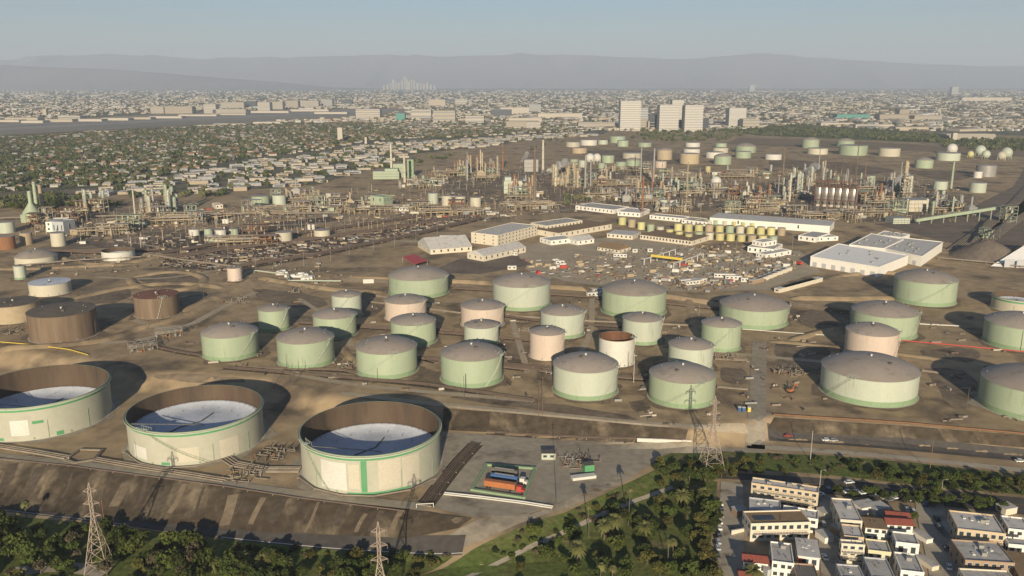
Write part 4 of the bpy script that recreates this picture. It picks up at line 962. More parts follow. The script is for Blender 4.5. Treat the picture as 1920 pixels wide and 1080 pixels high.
R_brown = mat('brown_roof_shingle', (.25, .175, .10), (.2, .14, .085), scale=.4, rough=.95, fine=.2)
R_red = mat('red_roof_tile', (.30, .085, .06), (.24, .07, .05), scale=.5, rough=.9, fine=.2, stretch=(3, .6, 1))
house('long orange tan apartment block nearest the park with a grey roof', (1409, 907), (1535, 926), (1409, 896), 9, W_tan, R_pale, wins=(9, 3), units=3, balcony=True, name='apartment_block')
house('low grey roofed house just in front of the orange apartment block, left half', (1405, 955), (1465, 962), (1405, 934), 6.5, W_grey, R_pale, wins=(3, 2), skylights=3)
house('low grey roofed house in front of the orange apartment block, right half in its shade', (1467, 965), (1534, 976), (1470, 949), 6.5, W_white, R_pale, wins=(4, 2))
house('cream mission style house with a brown roof and dark solar panels', (1408, 984), (1520, 981), (1410, 960), 8, W_cream, R_brown, wins=(8, 2), balcony=True, solar=True)
house('small white house with a bright red gable roof by the street', (1394, 1052), (1440, 1057), (1396, 1036), 5.5, W_white, R_red, 'gable', wins=(3, 1))
house('second red gable roof below the first, at the bottom edge', (1388, 1084), (1422, 1086), (1393, 1068), 5, W_white, R_red, 'gable', wins=(2, 1))
house('tall white house with plain grey roof right of the red roofs', (1448, 1054), (1489, 1059), (1447, 1017), 7, W_white, R_grey, wins=(3, 2), units=1)
house('white house with ribbed grey roof, pale skylights and a red door', (1497, 1042), (1537, 1047), (1494, 1010), 5.5, W_white, R_pale, parapet=False, wins=(2, 1), skylights=4, red_door=True)
house('house with nearly black roof at the bottom edge below the ribbed one', (1495, 1088), (1538, 1091), (1494, 1058), 5.5, W_brown, R_dark, wins=(2, 1))
house('pale flat roofed house at the head of the second block', (1576, 976), (1617, 979), (1570, 936), 8, W_cream, R_pale, wins=(3, 2), units=1)
house('pale roofed house with orange trim, second down the second block', (1583, 1006), (1620, 1010), (1580, 984), 7.5, W_tan, R_pale, wins=(3, 2))
house('cream house with wide balconies in the second block', (1578, 1021), (1622, 1024), (1578, 1013), 8.5, W_cream, R_grey, wins=(3, 3), balcony=True)
house('grey roofed house at the bottom edge under the balconies', (1578, 1084), (1622, 1087), (1580, 1060), 6, W_grey, R_grey, wins=(2, 1), skylights=1)
house('white house with a square brown roof and vines on its porch', (1623, 989), (1664, 993), (1622, 971), 6.5, W_white, R_brown, parapet=False, wins=(3, 2))
house('house with long red tile roof in the second block', (1664, 983), (1712, 986), (1664, 969), 6.5, W_white, R_red, 'gable', wins=(3, 2))
house('narrow red tile roof behind the long red one', (1663, 966), (1706, 970), (1666, 957), 6, W_brown, R_red, 'gable', wins=(2, 1))
house('white walled house with dark grey roof below the red tiles', (1680, 1018), (1724, 1023), (1676, 998), 6.5, W_white, R_grey, wins=(2, 1))
house('yellow walled house with grey roof in the second block', (1628, 1033), (1671, 1038), (1626, 1012), 6, W_yellow, R_grey, wins=(3, 1))
house('white house with one roof unit beside the broad alley', (1689, 1071), (1733, 1076), (1681, 1037), 6, W_white, R_grey, wins=(2, 1), units=1)
house('grey roof at the bottom edge left of the alley house', (1635, 1084), (1680, 1088), (1631, 1047), 6, W_grey, R_grey, wins=(2, 1))
house('large pale roofed house with orange balconies in the third block', (1796, 993), (1886, 1003), (1786, 959), 8, W_tan, R_pale, wins=(6, 2), balcony=True, skylights=4, units=2)
house('large grey roofed house with roof deck below the orange balconies', (1810, 1052), (1903, 1058), (1797, 1014), 7, W_brown, R_grey, wins=(6, 2), skylights=4, units=2)
house('white house with two small windows at the right edge', (1891, 993), (1935, 998), (1884, 969), 6.5, W_white, R_pale, wins=(3, 2))
house('lower white house below the one with two small windows', (1891, 1022), (1935, 1026), (1888, 1008), 5.5, W_white, R_grey, wins=(3, 1))
house('grey green roofed house at the bottom edge of the third block', (1815, 1092), (1910, 1097), (1812, 1068), 6, W_cream, R_grey, wins=(5, 1))
house('brown roofed house in the bottom right corner', (1912, 1080), (1960, 1086), (1904, 1036), 6, W_brown, R_brown, parapet=False, wins=(2, 1))

def car_proto(paint, label, px, py, rz, van=False):
    x, y, z = G(px, py); t = thing('parked_car', label, 'van' if van else 'car', (x, y, z + .26), rz)
    b = MB()
    pr = [(-2.2, .35), (-2.2, .85), (-1.9, .95), (1.0, .95), (2.0, .8), (2.2, .6), (2.2, .35)]
    v = [(a, s * .88, c) for s in (-1, 1) for a, c in pr]; n = len(pr)
    b.add(v, [tuple(range(n - 1, -1, -1))[::-1], tuple(range(2 * n - 1, n - 1, -1))] + [(i, i + n, (i + 1) % n + n, (i + 1) % n) for i in range(n)])
    b.build('body', paint, t)
    c = MB(); c.box(-.35 if not van else -.2, 0, .95, 2.5 if not van else 3.9, 1.6, .52 if not van else 1.1, top=.78 if not van else .95); cb = c.build('cabin', M_glass if not van else paint, t)
    r_ = MB(); r_.box(-.35 if not van else -.2, 0, 1.47 if not van else 2.05, 1.95 if not van else 3.7, 1.25, .05); r_.build('roof', paint, t)
    for a in (-1.35, 1.35):
        for s in (-1, 1): obj('wheel', ME_CW, t, (a, s * .8, .33))
    for s in (-1, 1): MB().box(2.2, s * .6, .6, .06, .3, .14).build('headlight', M_white, t)
    return t
ME_CW = MB().tube((0, -.11, 0), (0, .11, 0), .33, 10).mesh('wheel', M_black)
PAINT = [mat('car_white', (.72, .72, .7), rough=.3, spec=.5), mat('car_silver', (.42, .43, .44), rough=.3, spec=.5), mat('car_black', (.03, .03, .033), rough=.25, spec=.5), mat('car_blue', (.08, .14, .28), rough=.3, spec=.5), mat('car_red', (.36, .05, .04), rough=.3, spec=.5), mat('car_grey', (.16, .165, .17), rough=.3, spec=.5)]
CN = ['white', 'silver', 'black', 'blue', 'red', 'grey']
for i, (px, py, c) in enumerate([(1350, 947, 0), (1351, 957, 2), (1350, 968, 0), (1349, 981, 0), (1348, 992, 0), (1347, 1005, 2), (1346, 1018, 1), (1345, 1030, 1), (1344, 1043, 2), (1342, 1056, 5), (1341, 1070, 2), (1340, 1083, 5)]):
    car_proto(PAINT[c], CN[c] + ' car parked on the left kerb, ' + ['by the park hedge at its top end', 'second from the top', 'third from the top', 'fourth from the top', 'fifth from the top', 'sixth from the top', 'seventh from the top', 'eighth from the top', 'fourth from the bottom', 'third from the bottom', 'second from the bottom', 'at the bottom edge'][i], px, py, 1.55)
for i, (px, py, c, rz, w) in enumerate([(1537, 930, 0, .1, 'by the end of the apartment block'), (1554, 921, 3, 1.4, 'on the left of two before the hedge'), (1566, 922, 3, 1.4, 'on the right of two before the hedge'), (1543, 985, 1, 1.5, 'halfway down the first alley'), (1546, 1048, 0, 1.5, 'low in the first alley'), (1618, 943, 4, 1.3, 'under the trees by the second block'), (1700, 958, 1, 1.3, 'beside the red tile roofs'), (1712, 962, 0, 1.3, 'right of the silver one by the red tile roofs'), (1791, 985, 2, 1.35, 'left of the orange balconies'), (1757, 975, 2, 1.4, 'in the shade of the broad alley'), (1760, 990, 5, 1.4, 'in the shade lower in the broad alley'), (1727, 1048, 0, 1.2, 'beside the broad alley'), (1779, 1066, 0, 1.2, 'low in the broad alley'), (1806, 1072, 0, 1.3, 'by the bottom edge of the third block'), (1773, 1030, 5, 1.4, 'mid way down the broad alley')]):
    car_proto(PAINT[c], CN[c] + ' car parked ' + w, px, py, rz)
for i, (px, py, c) in enumerate([(1592, 908, 0), (1590, 925, 0), (1620, 927, 0), (1650, 931, 0), (1660, 936, 1), (1680, 936, 0), (1711, 939, 0), (1636, 934, 2), (1604, 925, 5), (1669, 940, 5), (1697, 942, 2), (1740, 948, 3)]):
    car_proto(PAINT[c], CN[c] + ' car in the row under the street trees above the red roofs', px, py, .25 + i * .02)['group'] = 'cars under the street trees'
t = car_proto(PAINT[4], 'small red car on the dark road under the right hand bank', 1477, 820, .1)
car_proto(PAINT[0], 'white car on the dark road, left of a pair', 1549, 829, .05); car_proto(PAINT[1], 'silver car on the dark road, right of a pair', 1562, 830, .05)
car_proto(PAINT[0], 'white car leaving at the right edge of the dark road', 1912, 868, .05)

for i, (px, py, sx, sy, sz, rz, m, w) in enumerate([(1470, 975, 3, 5, 2.6, .3, W_white, 'behind the cream house'), (1445, 1000, 14, .3, 1.8, .15, W_cream, 'in front of the cream house'), (1440, 1075, 4, 5, 2.8, .3, W_grey, 'below the small red roof'), (1545, 1012, 4, 6, 2.6, .3, W_white, 'beside the ribbed roof house'), (1544, 968, 3.5, 5, 2.6, .3, W_cream, 'at the alley by the cream house'), (1570, 1000, 3, 5, 2.6, .3, W_brown, 'at the alley edge of the second block'),
        (1621, 958, 8, 6, 3.2, .3, W_white, 'behind the brown roofed house'), (1645, 962, 7, 6, 3.4, .3, W_grey, 'left of the narrow red roof'), (1672, 1000, 3, 5, 2.6, .3, W_grey, 'between the red tiles and dark grey roof'), (1728, 1010, 3, 8, 1.9, .3, W_white, 'along the broad alley'), (1738, 1060, 3, 8, 1.9, .3, W_cream, 'low along the broad alley'), (1786, 1000, 3, 10, 2.2, .3, W_grey, 'left of the orange balconies'), (1797, 1040, 3, 10, 2.2, .3, W_brown, 'left of the roof deck house'), (1886, 960, 6, 5, 2.8, .3, W_cream, 'behind the right edge house'), (1388, 1000, 8, .3, 1.6, .3, W_cream, 'by the street below the cream house'), (1386, 965, 5, 4, 2.6, .3, W_brown, 'by the street above the cream house')]):
    small_box('garden_wall' if min(sx, sy) < 1 else 'garage', ('low pale garden wall ' if min(sx, sy) < 1 else 'small flat roofed garage ') + w, 'wall' if min(sx, sy) < 1 else 'garage', px, py, sx, sy, sz, rz, m, rm=R_grey)
# ================================================================ trees, palms and shrubs
def crown_mesh(name, m, seed, W_=4.0, Hh=5.0, z0=1.5, n=620, leaf=.62, lobes=9, flat=1.0):
    r = np.random.default_rng(seed)
    cs = r.normal(0, .42, (lobes, 3)) * [W_, W_, Hh * .42]; cs[:, 2] += z0 + Hh * .5
    cs[:, 2] = np.clip(cs[:, 2], z0 + .6, z0 + Hh)
    rs = r.uniform(.32, .6, lobes) * W_
    k = r.integers(0, lobes, n); d = r.normal(0, 1, (n, 3)); d /= np.linalg.norm(d, axis=1)[:, None]
    P = cs[k] + d * (rs[k] * r.uniform(.55, 1.05, n) ** .5)[:, None] * [1, 1, .75 * flat]
    P[:, 2] = np.maximum(P[:, 2], .35)
    a = r.normal(0, 1, (n, 3)) + d * .1; a /= np.linalg.norm(a, axis=1)[:, None]
    b = np.cross(a, d + r.normal(0, .45, (n, 3))); b /= np.linalg.norm(b, axis=1)[:, None] + 1e-9
    s = (leaf * r.uniform(.6, 1.3, n))[:, None]
    Q = np.stack([P - a * s - b * s * .7, P + a * s - b * s * .5, P + a * s * .8 + b * s * .7, P - a * s * .9 + b * s * .6], 1).reshape(-1, 3)
    return fast_mesh(name, Q, np.arange(4 * n).reshape(n, 4), None, m)
def trunk_mesh(h, r, seed, limbs=4):
    q = random.Random(seed); mb = MB(); mb.tube((0, 0, -.5), (q.uniform(-.2, .2), q.uniform(-.2, .2), h * .55), r, 6, r2=r * .7)
    for i in range(limbs):
        a = q.uniform(0, 6.28); mb.tube((0, 0, h * .45), (math.cos(a) * h * .35, math.sin(a) * h * .35, h * q.uniform(.7, .95)), r * .5, 5, r2=r * .2)
    return mb.mesh('trunk', M_bark)
TREE = []
for i, (mi, W_, Hh, z0, n, lf) in enumerate([(0, 3.6, 5, 2.0, 900, .5), (2, 3.2, 4.2, 1.8, 800, .48), (1, 3.4, 4.6, 1.6, 760, .48), (0, 2.6, 6.5, 2.2, 760, .46), (3, 2.8, 4.2, 1.8, 420, .42), (2, 4.2, 4.6, 2.2, 1000, .54), (1, 2.4, 3.4, 1.2, 560, .42)]):
    TREE.append((crown_mesh('crown', M_leafs[mi], 40 + i, W_, Hh, z0, n, lf), trunk_mesh(z0 + Hh * .8, .28, i)))
SHRUB = [(crown_mesh('foliage', M_leafs[k], 70 + k, 1.5, 1.5, .2, 260, .32, 6), trunk_mesh(1.2, .08, 30 + k, 3)) for k in (0, 1, 2, 3)]
def tree(x, y, k, sc, label, group=None, shrub=False, z=None):
    t = thing('bush' if shrub else 'tree', label, 'bush' if shrub else 'tree', (x, y, H(x, y) if z is None else z), rnd.uniform(0, 6.28), group)
    t.scale = (sc, sc, sc * rnd.uniform(.85, 1.15))
    c, tr = (SHRUB if shrub else TREE)[k]
    obj('foliage' if shrub else 'crown', c, t); obj('stem' if shrub else 'trunk', tr, t)
    return t
def in_poly(x, y, P):
    c = False
    for (x1, y1), (x2, y2) in zip(P, P[1:] + P[:1]):
        if (y1 > y) != (y2 > y) and x < (x2 - x1) * (y - y1) / (y2 - y1) + x1: c = not c
    return c
def place_of(px, py, xs_, ys_):
    a, b = (px - min(xs_)) / (max(xs_) - min(xs_)), (py - min(ys_)) / (max(ys_) - min(ys_))
    return ', ' + ['left end', 'left of its middle', 'right of its middle', 'right end'][min(3, int(a * 4))] + [', far side', ', halfway', ', near side'][min(2, int(b * 3))]
def fill(poly, n, ks, s0, s1, label, group, shrub=False, sep=3.0):
    out = []; xs_ = [p[0] for p in poly]; ys_ = [p[1] for p in poly]; tries = 0
    while len(out) < n and tries < n * 40:
        tries += 1
        px, py = rnd.uniform(min(xs_), max(xs_)), rnd.uniform(min(ys_), max(ys_))
        if not in_poly(px, py, poly): continue
        x, y, z = G(px, py)
        if any((x - a) ** 2 + (y - b) ** 2 < sep ** 2 for a, b in out): continue
        out.append((x, y)); k = rnd.choice(ks)
        tree(x, y, k, rnd.uniform(s0, s1), label[k] + place_of(px, py, xs_, ys_), group, shrub, z)
LT = {0: 'dense dark green tree in the lower thicket', 1: 'bright green rounded tree in the lower thicket', 2: 'olive tree in the lower thicket', 3: 'tall narrow dark tree in the lower thicket', 4: 'grey brown half bare tree in the lower thicket', 5: 'broad mid green tree in the lower thicket', 6: 'small olive tree in the lower thicket'}
fill([(-60, 985), (60, 978), (200, 1000), (420, 1032), (520, 1048), (700, 1062), (760, 1058), (690, 1110), (200, 1110), (-60, 1110)], 80, [0, 5, 5, 2, 1, 4, 0, 3], .7, 1.2, LT, 'trees of the thicket below the bank', sep=3.6)
fill([(520, 1050), (840, 1048), (760, 1110), (430, 1110)], 22, [2, 6, 1], .55, .9, {k: v.replace('the lower thicket', 'the lower grass') for k, v in LT.items()}, 'small trees between thicket and park', sep=4)
PT = {k: v.replace('the lower thicket', 'the park') for k, v in LT.items()}
fill([(1240, 905), (1340, 905), (1338, 1110), (1110, 1110), (1130, 1010)], 46, [0, 1, 5, 3, 2, 2], .6, 1.0, PT, 'trees of the park', sep=4.2)
fill([(980, 1020), (1130, 950), (1180, 940), (1120, 1110), (940, 1110)], 12, [1, 6, 5], .6, .9, PT, 'trees of the park', sep=6)
fill([(1225, 878), (1300, 868), (1345, 890), (1330, 905), (1240, 900)], 14, [0, 5, 2], .5, .8, {k: v.replace('the lower thicket', 'the corner pylon clump') for k, v in LT.items()}, 'trees round the pylon foot', sep=4)
GT = {k: v.replace('the lower thicket', 'the green strip') for k, v in LT.items()}
fill([(1340, 905), (1420, 892), (1400, 870), (1350, 880)], 8, [0, 2, 5], .6, .95, GT, 'trees of the green strip', sep=4)
fill([(1590, 880), (1720, 892), (1960, 915), (1960, 935), (1760, 920), (1600, 895)], 34, [0, 5, 1, 2], .5, .8, GT, 'trees of the green strip', sep=4)
fill([(1540, 925), (1780, 932), (1900, 955), (1900, 965), (1740, 952), (1560, 928)], 22, [0, 5, 1], .5, .75, {k: v.replace('the lower thicket', 'the row above the houses') for k, v in LT.items()}, 'street trees above the houses', sep=4)
fill([(1310, 960), (1344, 945), (1340, 1090), (1310, 1090)], 16, [0, 2, 6], .5, .8, {k: v.replace('the lower thicket', 'the park edge') for k, v in LT.items()}, 'trees along the park edge', sep=3.5)
SL = {0: 'dark green bush on the grass', 1: 'olive bush on the grass', 2: 'fresh green bush on the grass', 3: 'dry brownish bush on the grass'}
def sub(d, w): return {k: v.replace('on the grass', w) for k, v in d.items()}
fill([(1400, 858), (1560, 862), (1720, 878), (1940, 905), (1940, 920), (1700, 900), (1540, 885), (1400, 876)], 46, [0, 1, 2, 3], .6, 1.3, sub(SL, 'on the sunny verge strip'), 'bushes of the verge strip', True, 2.5)
fill([(900, 1030), (1060, 968), (1180, 912), (1230, 900), (1120, 990), (960, 1060)], 26, [0, 1, 2, 3], .6, 1.3, sub(SL, 'on the park slope below the tarmac'), 'bushes of the park slope', True, 2.5)
fill([(20, 985), (400, 1020), (840, 1045), (840, 1060), (400, 1040), (0, 1000)], 26, [0, 1, 2, 3], .7, 1.4, sub(SL, 'along the fence of the lower road'), 'bushes along the lower road', True, 2.5)
for i, (px, py, w) in enumerate([(1440, 1068, 'between the red and white houses'), (1470, 890, 'before the orange apartment block'), (1545, 895, 'by the corner lamp'), (1532, 985, 'at the end of the cream house'), (1712, 975, 'beside the red tile roof'), (1640, 992, 'on the porch of the brown roofed house')]):
    tree(*G(px, py)[:2], [1, 2, 1, 6, 5, 6][i], .5, 'small green garden tree ' + w)

# palms
def palm_mesh(seed, n, L, droop, wid=.5):
    q = random.Random(seed); mb = MB()
    for i in range(n):
        a = q.uniform(0, 6.28); up = q.uniform(-.55, 1.25); pts = []
        for s in range(5):
            t_ = s / 4; r = L * t_ * math.cos(up * (1 - t_ * .2)); z = L * t_ * math.sin(up) - droop * L * t_ ** 2 * .55
            pts.append((r * math.cos(a), r * math.sin(a), z))
        sx, sy = -math.sin(a), math.cos(a)
        for s in range(4):
            (x1, y1, z1), (x2, y2, z2) = pts[s], pts[s + 1]
            w1, w2 = wid * (.45 + .8 * math.sin(PI * min(1, s / 4 + .12))), wid * (.45 + .8 * math.sin(PI * min(1, (s + 1) / 4 + .02))) * (.2 if s == 3 else 1)
            for sg in (-1, 1):
                mb.add([(x1, y1, z1), (x2, y2, z2), (x2 + sx * w2 * sg, y2 + sy * w2 * sg, z2 - w2 * .35), (x1 + sx * w1 * sg, y1 + sy * w1 * sg, z1 - w1 * .35)], [(0, 1, 2, 3)])
    return mb.mesh('fronds', M_palm)
PALM_D = [palm_mesh(s, 64, 4.0, .9, .42) for s in (1, 2)]
PALM_W = [palm_mesh(s, 34, 1.9, 1.1, .4) for s in (3, 4)]
def palm(px, by, ty, date, label):
    x, y, z = G(px, by); h = max(4, z_at(x, y, ty) - z - (2.0 if date else 1.0))
    t = thing('palm_tree', label, 'palm', (x, y, z), rnd.uniform(0, 6))
    lean = (rnd.uniform(-.4, .4), rnd.uniform(-.4, .4))
    tk = MB(); tk.tube((0, 0, -.5), (lean[0] * .5, lean[1] * .5, h * .5), .42 if date else .24, 8, r2=.38 if date else .19); tk.tube((lean[0] * .5, lean[1] * .5, h * .5), (lean[0], lean[1], h), .38 if date else .19, 8, r2=.45 if date else .17)
    tk.build('trunk', M_bark, t)
    MB().lathe([(.3, -2.0 if not date else -1.3), (.75 if not date else .95, -.7), (.45, .1)], 10).build('dry_skirt', M_palmdry, t, (lean[0], lean[1], h))
    obj('crown', rnd.choice(PALM_D if date else PALM_W), t, (lean[0], lean[1], h))
for a in [(1278, 950, 918, True, 'stout date palm with a golden crown near the park top'), (1150, 1005, 965, True, 'stout date palm, left of two in mid park'), (1133, 1012, 975, True, 'stout date palm just left of the other in mid park'), (1209, 1012, 978, True, 'stout date palm right of the mid park pair'), (1083, 1060, 1015, True, 'stout date palm alone on the lower lawn'), (1322, 945, 915, True, 'date palm beside the park edge and street top'),
          (1178, 985, 910, False, 'very tall slender fan palm at the park top'), (1104, 1010, 942, False, 'tall slender fan palm left of the park path'), (1252, 1060, 1012, False, 'slender fan palm, left of a pair low in the park'), (1262, 1052, 1010, False, 'slender fan palm, right of a pair low in the park'), (1125, 1090, 1055, False, 'fan palm at the bottom edge, left of two'), (1147, 1092, 1060, False, 'fan palm at the bottom edge, right of two'),
          (50, 975, 940, False, 'fan palm with a yellow green crown by the lower road'), (34, 985, 962, False, 'shorter fan palm left of the one by the lower road'), (398, 1072, 1048, True, 'yellow green bushy palm in the thicket, leftmost of a row'), (455, 1062, 1045, True, 'yellow green bushy palm in the row, second'), (495, 1068, 1042, True, 'yellow green bushy palm in the row, third and fullest'), (533, 1070, 1055, True, 'yellow green bushy palm in the row, fourth'), (1412, 1095, 1060, True, 'palm between the red roofs')]:
    palm(*a)
# ================================================================ works buildings and yards
def B(label, FL, FR, BL, h, wall, roofm, name='works_building', **k):
    return house(label, FL, FR, BL, h, wall, roofm, k.pop('kind', 'flat'), zg=0.0, cat='building', name=name, **k)
B('white three storey office block with rows of windows', (933, 442), (1007, 423), (888, 435), 11, W_cream, R_pale, wins=(12, 3), units=3, name='office_block')
B('white two storey office with a grey roof behind the office block', (1025, 424), (1092, 414), (1006, 417), 9, W_cream, R_grey, wins=(10, 2), units=2, name='office_block')
B('long shed with a wide brown roof right of the offices', (1047, 437), (1147, 420), (1090, 414), 6, W_cream, R_brown, parapet=False, wins=(10, 1))
B('low pale shed in front of the offices, left one with a rusty corner', (807, 468), (885, 462), (856, 449), 5, W_cream, R_pale, kind='gable', wins=(6, 1))
B('long low pale shed in front of the offices, right one', (907, 480), (986, 463), (878, 474), 5.5, W_cream, R_pale, kind='gable', wins=(8, 1))
B('small white flat roofed building below the brown roofed shed', (1033, 452), (1077, 447), (1023, 445), 4.5, W_white, R_pale, wins=(4, 1))
B('little white gabled house beside the yard', (1083, 452), (1114, 448), (1086, 444), 4.5, W_white, R_pale, kind='gable', wins=(3, 1))
B('long pinkish bungalow with a brown roof in the yard', (1120, 463), (1160, 469), (1127, 455), 3.5, W_cream, R_brown, kind='gable', wins=(6, 1))
B('very long low tan roofed shed below the yellow tanks', (1200, 440), (1297, 452), (1160, 422), 5, W_cream, R_brown, parapet=False, wins=(16, 1))
B('low cream row of stores left of the very long tan shed', (1138, 438), (1186, 442), (1143, 430), 4.5, W_cream, R_pale, parapet=False, wins=(6, 1))
B('very long white warehouse behind the yellow tank yard', (1331, 408), (1556, 424), (1340, 399), 8, W_white, R_pale, parapet=False, wins=(2, 1), name='warehouse')
def quad_building(label, cs, h, wall, roofm, doors=0, name='warehouse'):
    P = [U(*c, h) for c in cs]; ox, oy = P[0]; Q = [(x - ox, y - oy) for x, y in P]; t = thing(name, label, 'building', (ox, oy, 0))
    MB().add([(x, y, -.3) for x, y in Q] + [(x, y, h) for x, y in Q], [(0, 1, 5, 4), (1, 2, 6, 5), (2, 3, 7, 6), (3, 0, 4, 7)]).build('wall', wall, t)
    mx, my = sum(q[0] for q in Q) / 4, sum(q[1] for q in Q) / 4
    r_ = MB().add([(x + (mx - x) * .008, y + (my - y) * .008, h - .25) for x, y in Q], [(0, 1, 2, 3)]).build('roof', roofm, t)
    for a, b in zip(Q, Q[1:] + Q[:1]):
        d = math.dist(a, b); MB().box((a[0] + b[0]) / 2, (a[1] + b[1]) / 2, h - .6, d, .5, 1.0, math.atan2(b[1] - a[1], b[0] - a[0])).build('parapet', wall, t)
    for k in range(doors):
        f = (k + .5) / doors; a, b = Q[0], Q[1]; MB().box(a[0] + (b[0] - a[0]) * f, a[1] + (b[1] - a[1]) * f, 0, 4, .3, 4.4, math.atan2(b[1] - a[1], b[0] - a[0])).build('door', W_grey, t)
    for k in range(8):
        u, v = rnd.uniform(.15, .85), rnd.uniform(.15, .85); MB().box(Q[0][0] + (Q[1][0] - Q[0][0]) * u + (Q[3][0] - Q[0][0]) * v, Q[0][1] + (Q[1][1] - Q[0][1]) * u + (Q[3][1] - Q[0][1]) * v, h - .2, 2, 2, 1).build('roof_unit', M_steel, r_)
quad_building('white warehouse with a huge flat roof, front one of the group', [(1520, 481), (1647, 501), (1703, 479), (1572, 457)], 9, W_white, R_white, 7)
quad_building('grey roofed warehouse in the middle of the white group', [(1592, 459), (1656, 466), (1694, 449), (1634, 438)], 10, W_white, R_pale, 2)
quad_building('grey roofed warehouse at the right end of the white group', [(1658, 466), (1728, 481), (1768, 454), (1695, 446)], 9.5, W_white, R_pale, 3)
quad_building('small low warehouse at the back of the white group', [(1643, 440), (1690, 445), (1706, 440), (1658, 433)], 9, W_white, R_pale, 2)
B('white flat canopy building at the end of the long white warehouse', (1497, 442), (1530, 446), (1508, 432), 5, W_white, R_grey, wins=(3, 1))
B('small white annex right of the canopy building', (1534, 446), (1572, 444), (1545, 436), 4, W_white, R_pale, wins=(3, 1))
B('white yard office with a square upper storey', (1402, 463), (1450, 468), (1412, 453), 5.5, W_white, R_grey, wins=(5, 1))
B('square white upper storey block beside the yard office', (1432, 455), (1456, 451), (1436, 447), 10, W_white, R_pale, wins=(3, 2))
B('low white shed below the yard office', (1436, 478), (1484, 470), (1444, 470), 4, W_white, R_pale, wins=(4, 1))
B('long low white roofed hall beside the dark trees', (1079, 386), (1150, 394), (1086, 378), 5, W_white, R_grey, wins=(10, 1))
B('white end hall right of the long low hall', (1158, 397), (1200, 400), (1166, 389), 5, W_white, R_pale, wins=(5, 1))
B('long white low building behind the yellow tanks', (1218, 404), (1282, 410), (1222, 400), 4.5, W_white, R_grey, wins=(8, 1))
B('second long white low building behind the yellow tanks', (1278, 412), (1325, 417), (1284, 406), 4.5, W_white, R_grey, wins=(6, 1))
B('white block with a pale roof near the left cone plant', (85, 417), (117, 416), (92, 410), 11, W_white, R_pale, wins=(3, 2))
B('grey windowless block right of the white one', (118, 417), (140, 412), (120, 411), 14, W_grey, R_grey, wins=(1, 1))
B('pale green square plant house in the middle units', (694, 368), (719, 370), (699, 364), 18, M_green, M_green, wins=(2, 2))
B('long white low building below the plant house', (720, 389), (766, 389), (722, 386), 5, W_white, R_pale, wins=(8, 1))
B('small white house right of the four tanks', (843, 391), (860, 391), (845, 388), 5, W_white, R_pale, wins=(3, 1))
B('cream low store near the pipe units', (404, 385), (418, 384), (406, 381), 5, W_cream, R_pale, wins=(2, 1))
for i, (px, py, sx, rz, w) in enumerate([(1163, 482, 13, -.25, 'in the open yard'), (960, 478, 12, -.3, 'beside the long low shed'), (840, 447, 18, .1, 'above the left pale shed'), (1190, 473, 5, .1, 'before the gantry'), (1218, 472, 5, .1, 'at the gantry corner'), (1130, 548, 18, .35, 'in the shade of a back row tank'), (1115, 555, 14, .35, 'beside another behind a back row tank'), (960, 505, 8, 0, 'by the dark parking'), (1050, 495, 8, 0, 'near the green sheets'),
      (1290, 530, 16, .4, 'leftmost of the three below the yard'), (1300, 533, 16, .4, 'middle of the three below the yard'), (1310, 530, 14, .4, 'rightmost of the three below the yard'), (1358, 520, 18, -.1, 'with an orange neighbour'), (1375, 524, 14, -.1, 'right of the orange topped one'), (1395, 528, 6, 0, 'standing single by the red cars')]):
    small_box('site_trailer', 'white site trailer ' + w, 'trailer', px, py, sx, 3.2, 3.2, rz, M_white, rm=M_white, windows=int(sx / 3))
for i in range(7):
    small_box('site_cabin', 'grey roofed site cabin in the upper block of cabins beside the warehouses', 'cabin', 1418 + i * 9, 530 - i * 3.5, 4, 16, 3.2, -.9, W_brown if i == 0 else W_cream, rm=R_pale, windows=1, group='cabins left of the shaded tank')
for i in range(6):
    small_box('site_cabin', 'pale roofed site cabin in the lower block of cabins beside the warehouses', 'cabin', 1470 + i * 11, 545 - i * 3, 5, 20, 3.2, -.9, W_cream, rm=M_white, windows=1, group='cabins below the white warehouses')
# red awning, gantry crane, A-frame store
P = [U(a, b, 5) for a, b in ((755, 482), (778, 477), (801, 489), (777, 496))]
t = thing('awning', 'bright red flat awning on posts above the leftmost broad tank', 'awning', (P[0][0], P[0][1], 0))
MB().add([(x - P[0][0], y - P[0][1], 5) for x, y in P] + [(x - P[0][0], y - P[0][1], 5.4) for x, y in P], [(0, 1, 2, 3)[::-1], (4, 5, 6, 7)[::-1], (0, 1, 5, 4), (1, 2, 6, 5), (2, 3, 7, 6), (3, 0, 4, 7)]).build('canopy', M_red, t)
for x, y in P: MB().bar((x - P[0][0], y - P[0][1], -.3), (x - P[0][0], y - P[0][1], 5), .3).build('post', M_steel, t)
def gantry():
    b0 = U(1207.5, 497); t = thing('gantry_crane', 'yellow beam gantry crane on two white railed runways', 'crane', (*b0, 0)); h = z_at(*b0, 486)
    for (a, b) in (((1207.5, 497), (1266, 478)), ((1263, 505), (1318, 486))):
        p, q = U(*a), U(*b); r_ = MB(); r_.bar((p[0] - b0[0], p[1] - b0[1], h), (q[0] - b0[0], q[1] - b0[1], h), .9); r_.build('runway_rail', M_white, t)
        for i in range(6):
            k = i / 5; x, y = p[0] + (q[0] - p[0]) * k - b0[0], p[1] + (q[1] - p[1]) * k - b0[1]
            MB().bar((x, y, -.3), (x, y, h), .6).build('column', M_white, t)
    p, q = U(1221, 492.5), U(1279, 500); m = MB(); m.bar((p[0] - b0[0], p[1] - b0[1], h + 1.4), (q[0] - b0[0], q[1] - b0[1], h + 1.4), 2.2); m.build('bridge_beam', M_yellow, t)
gantry()
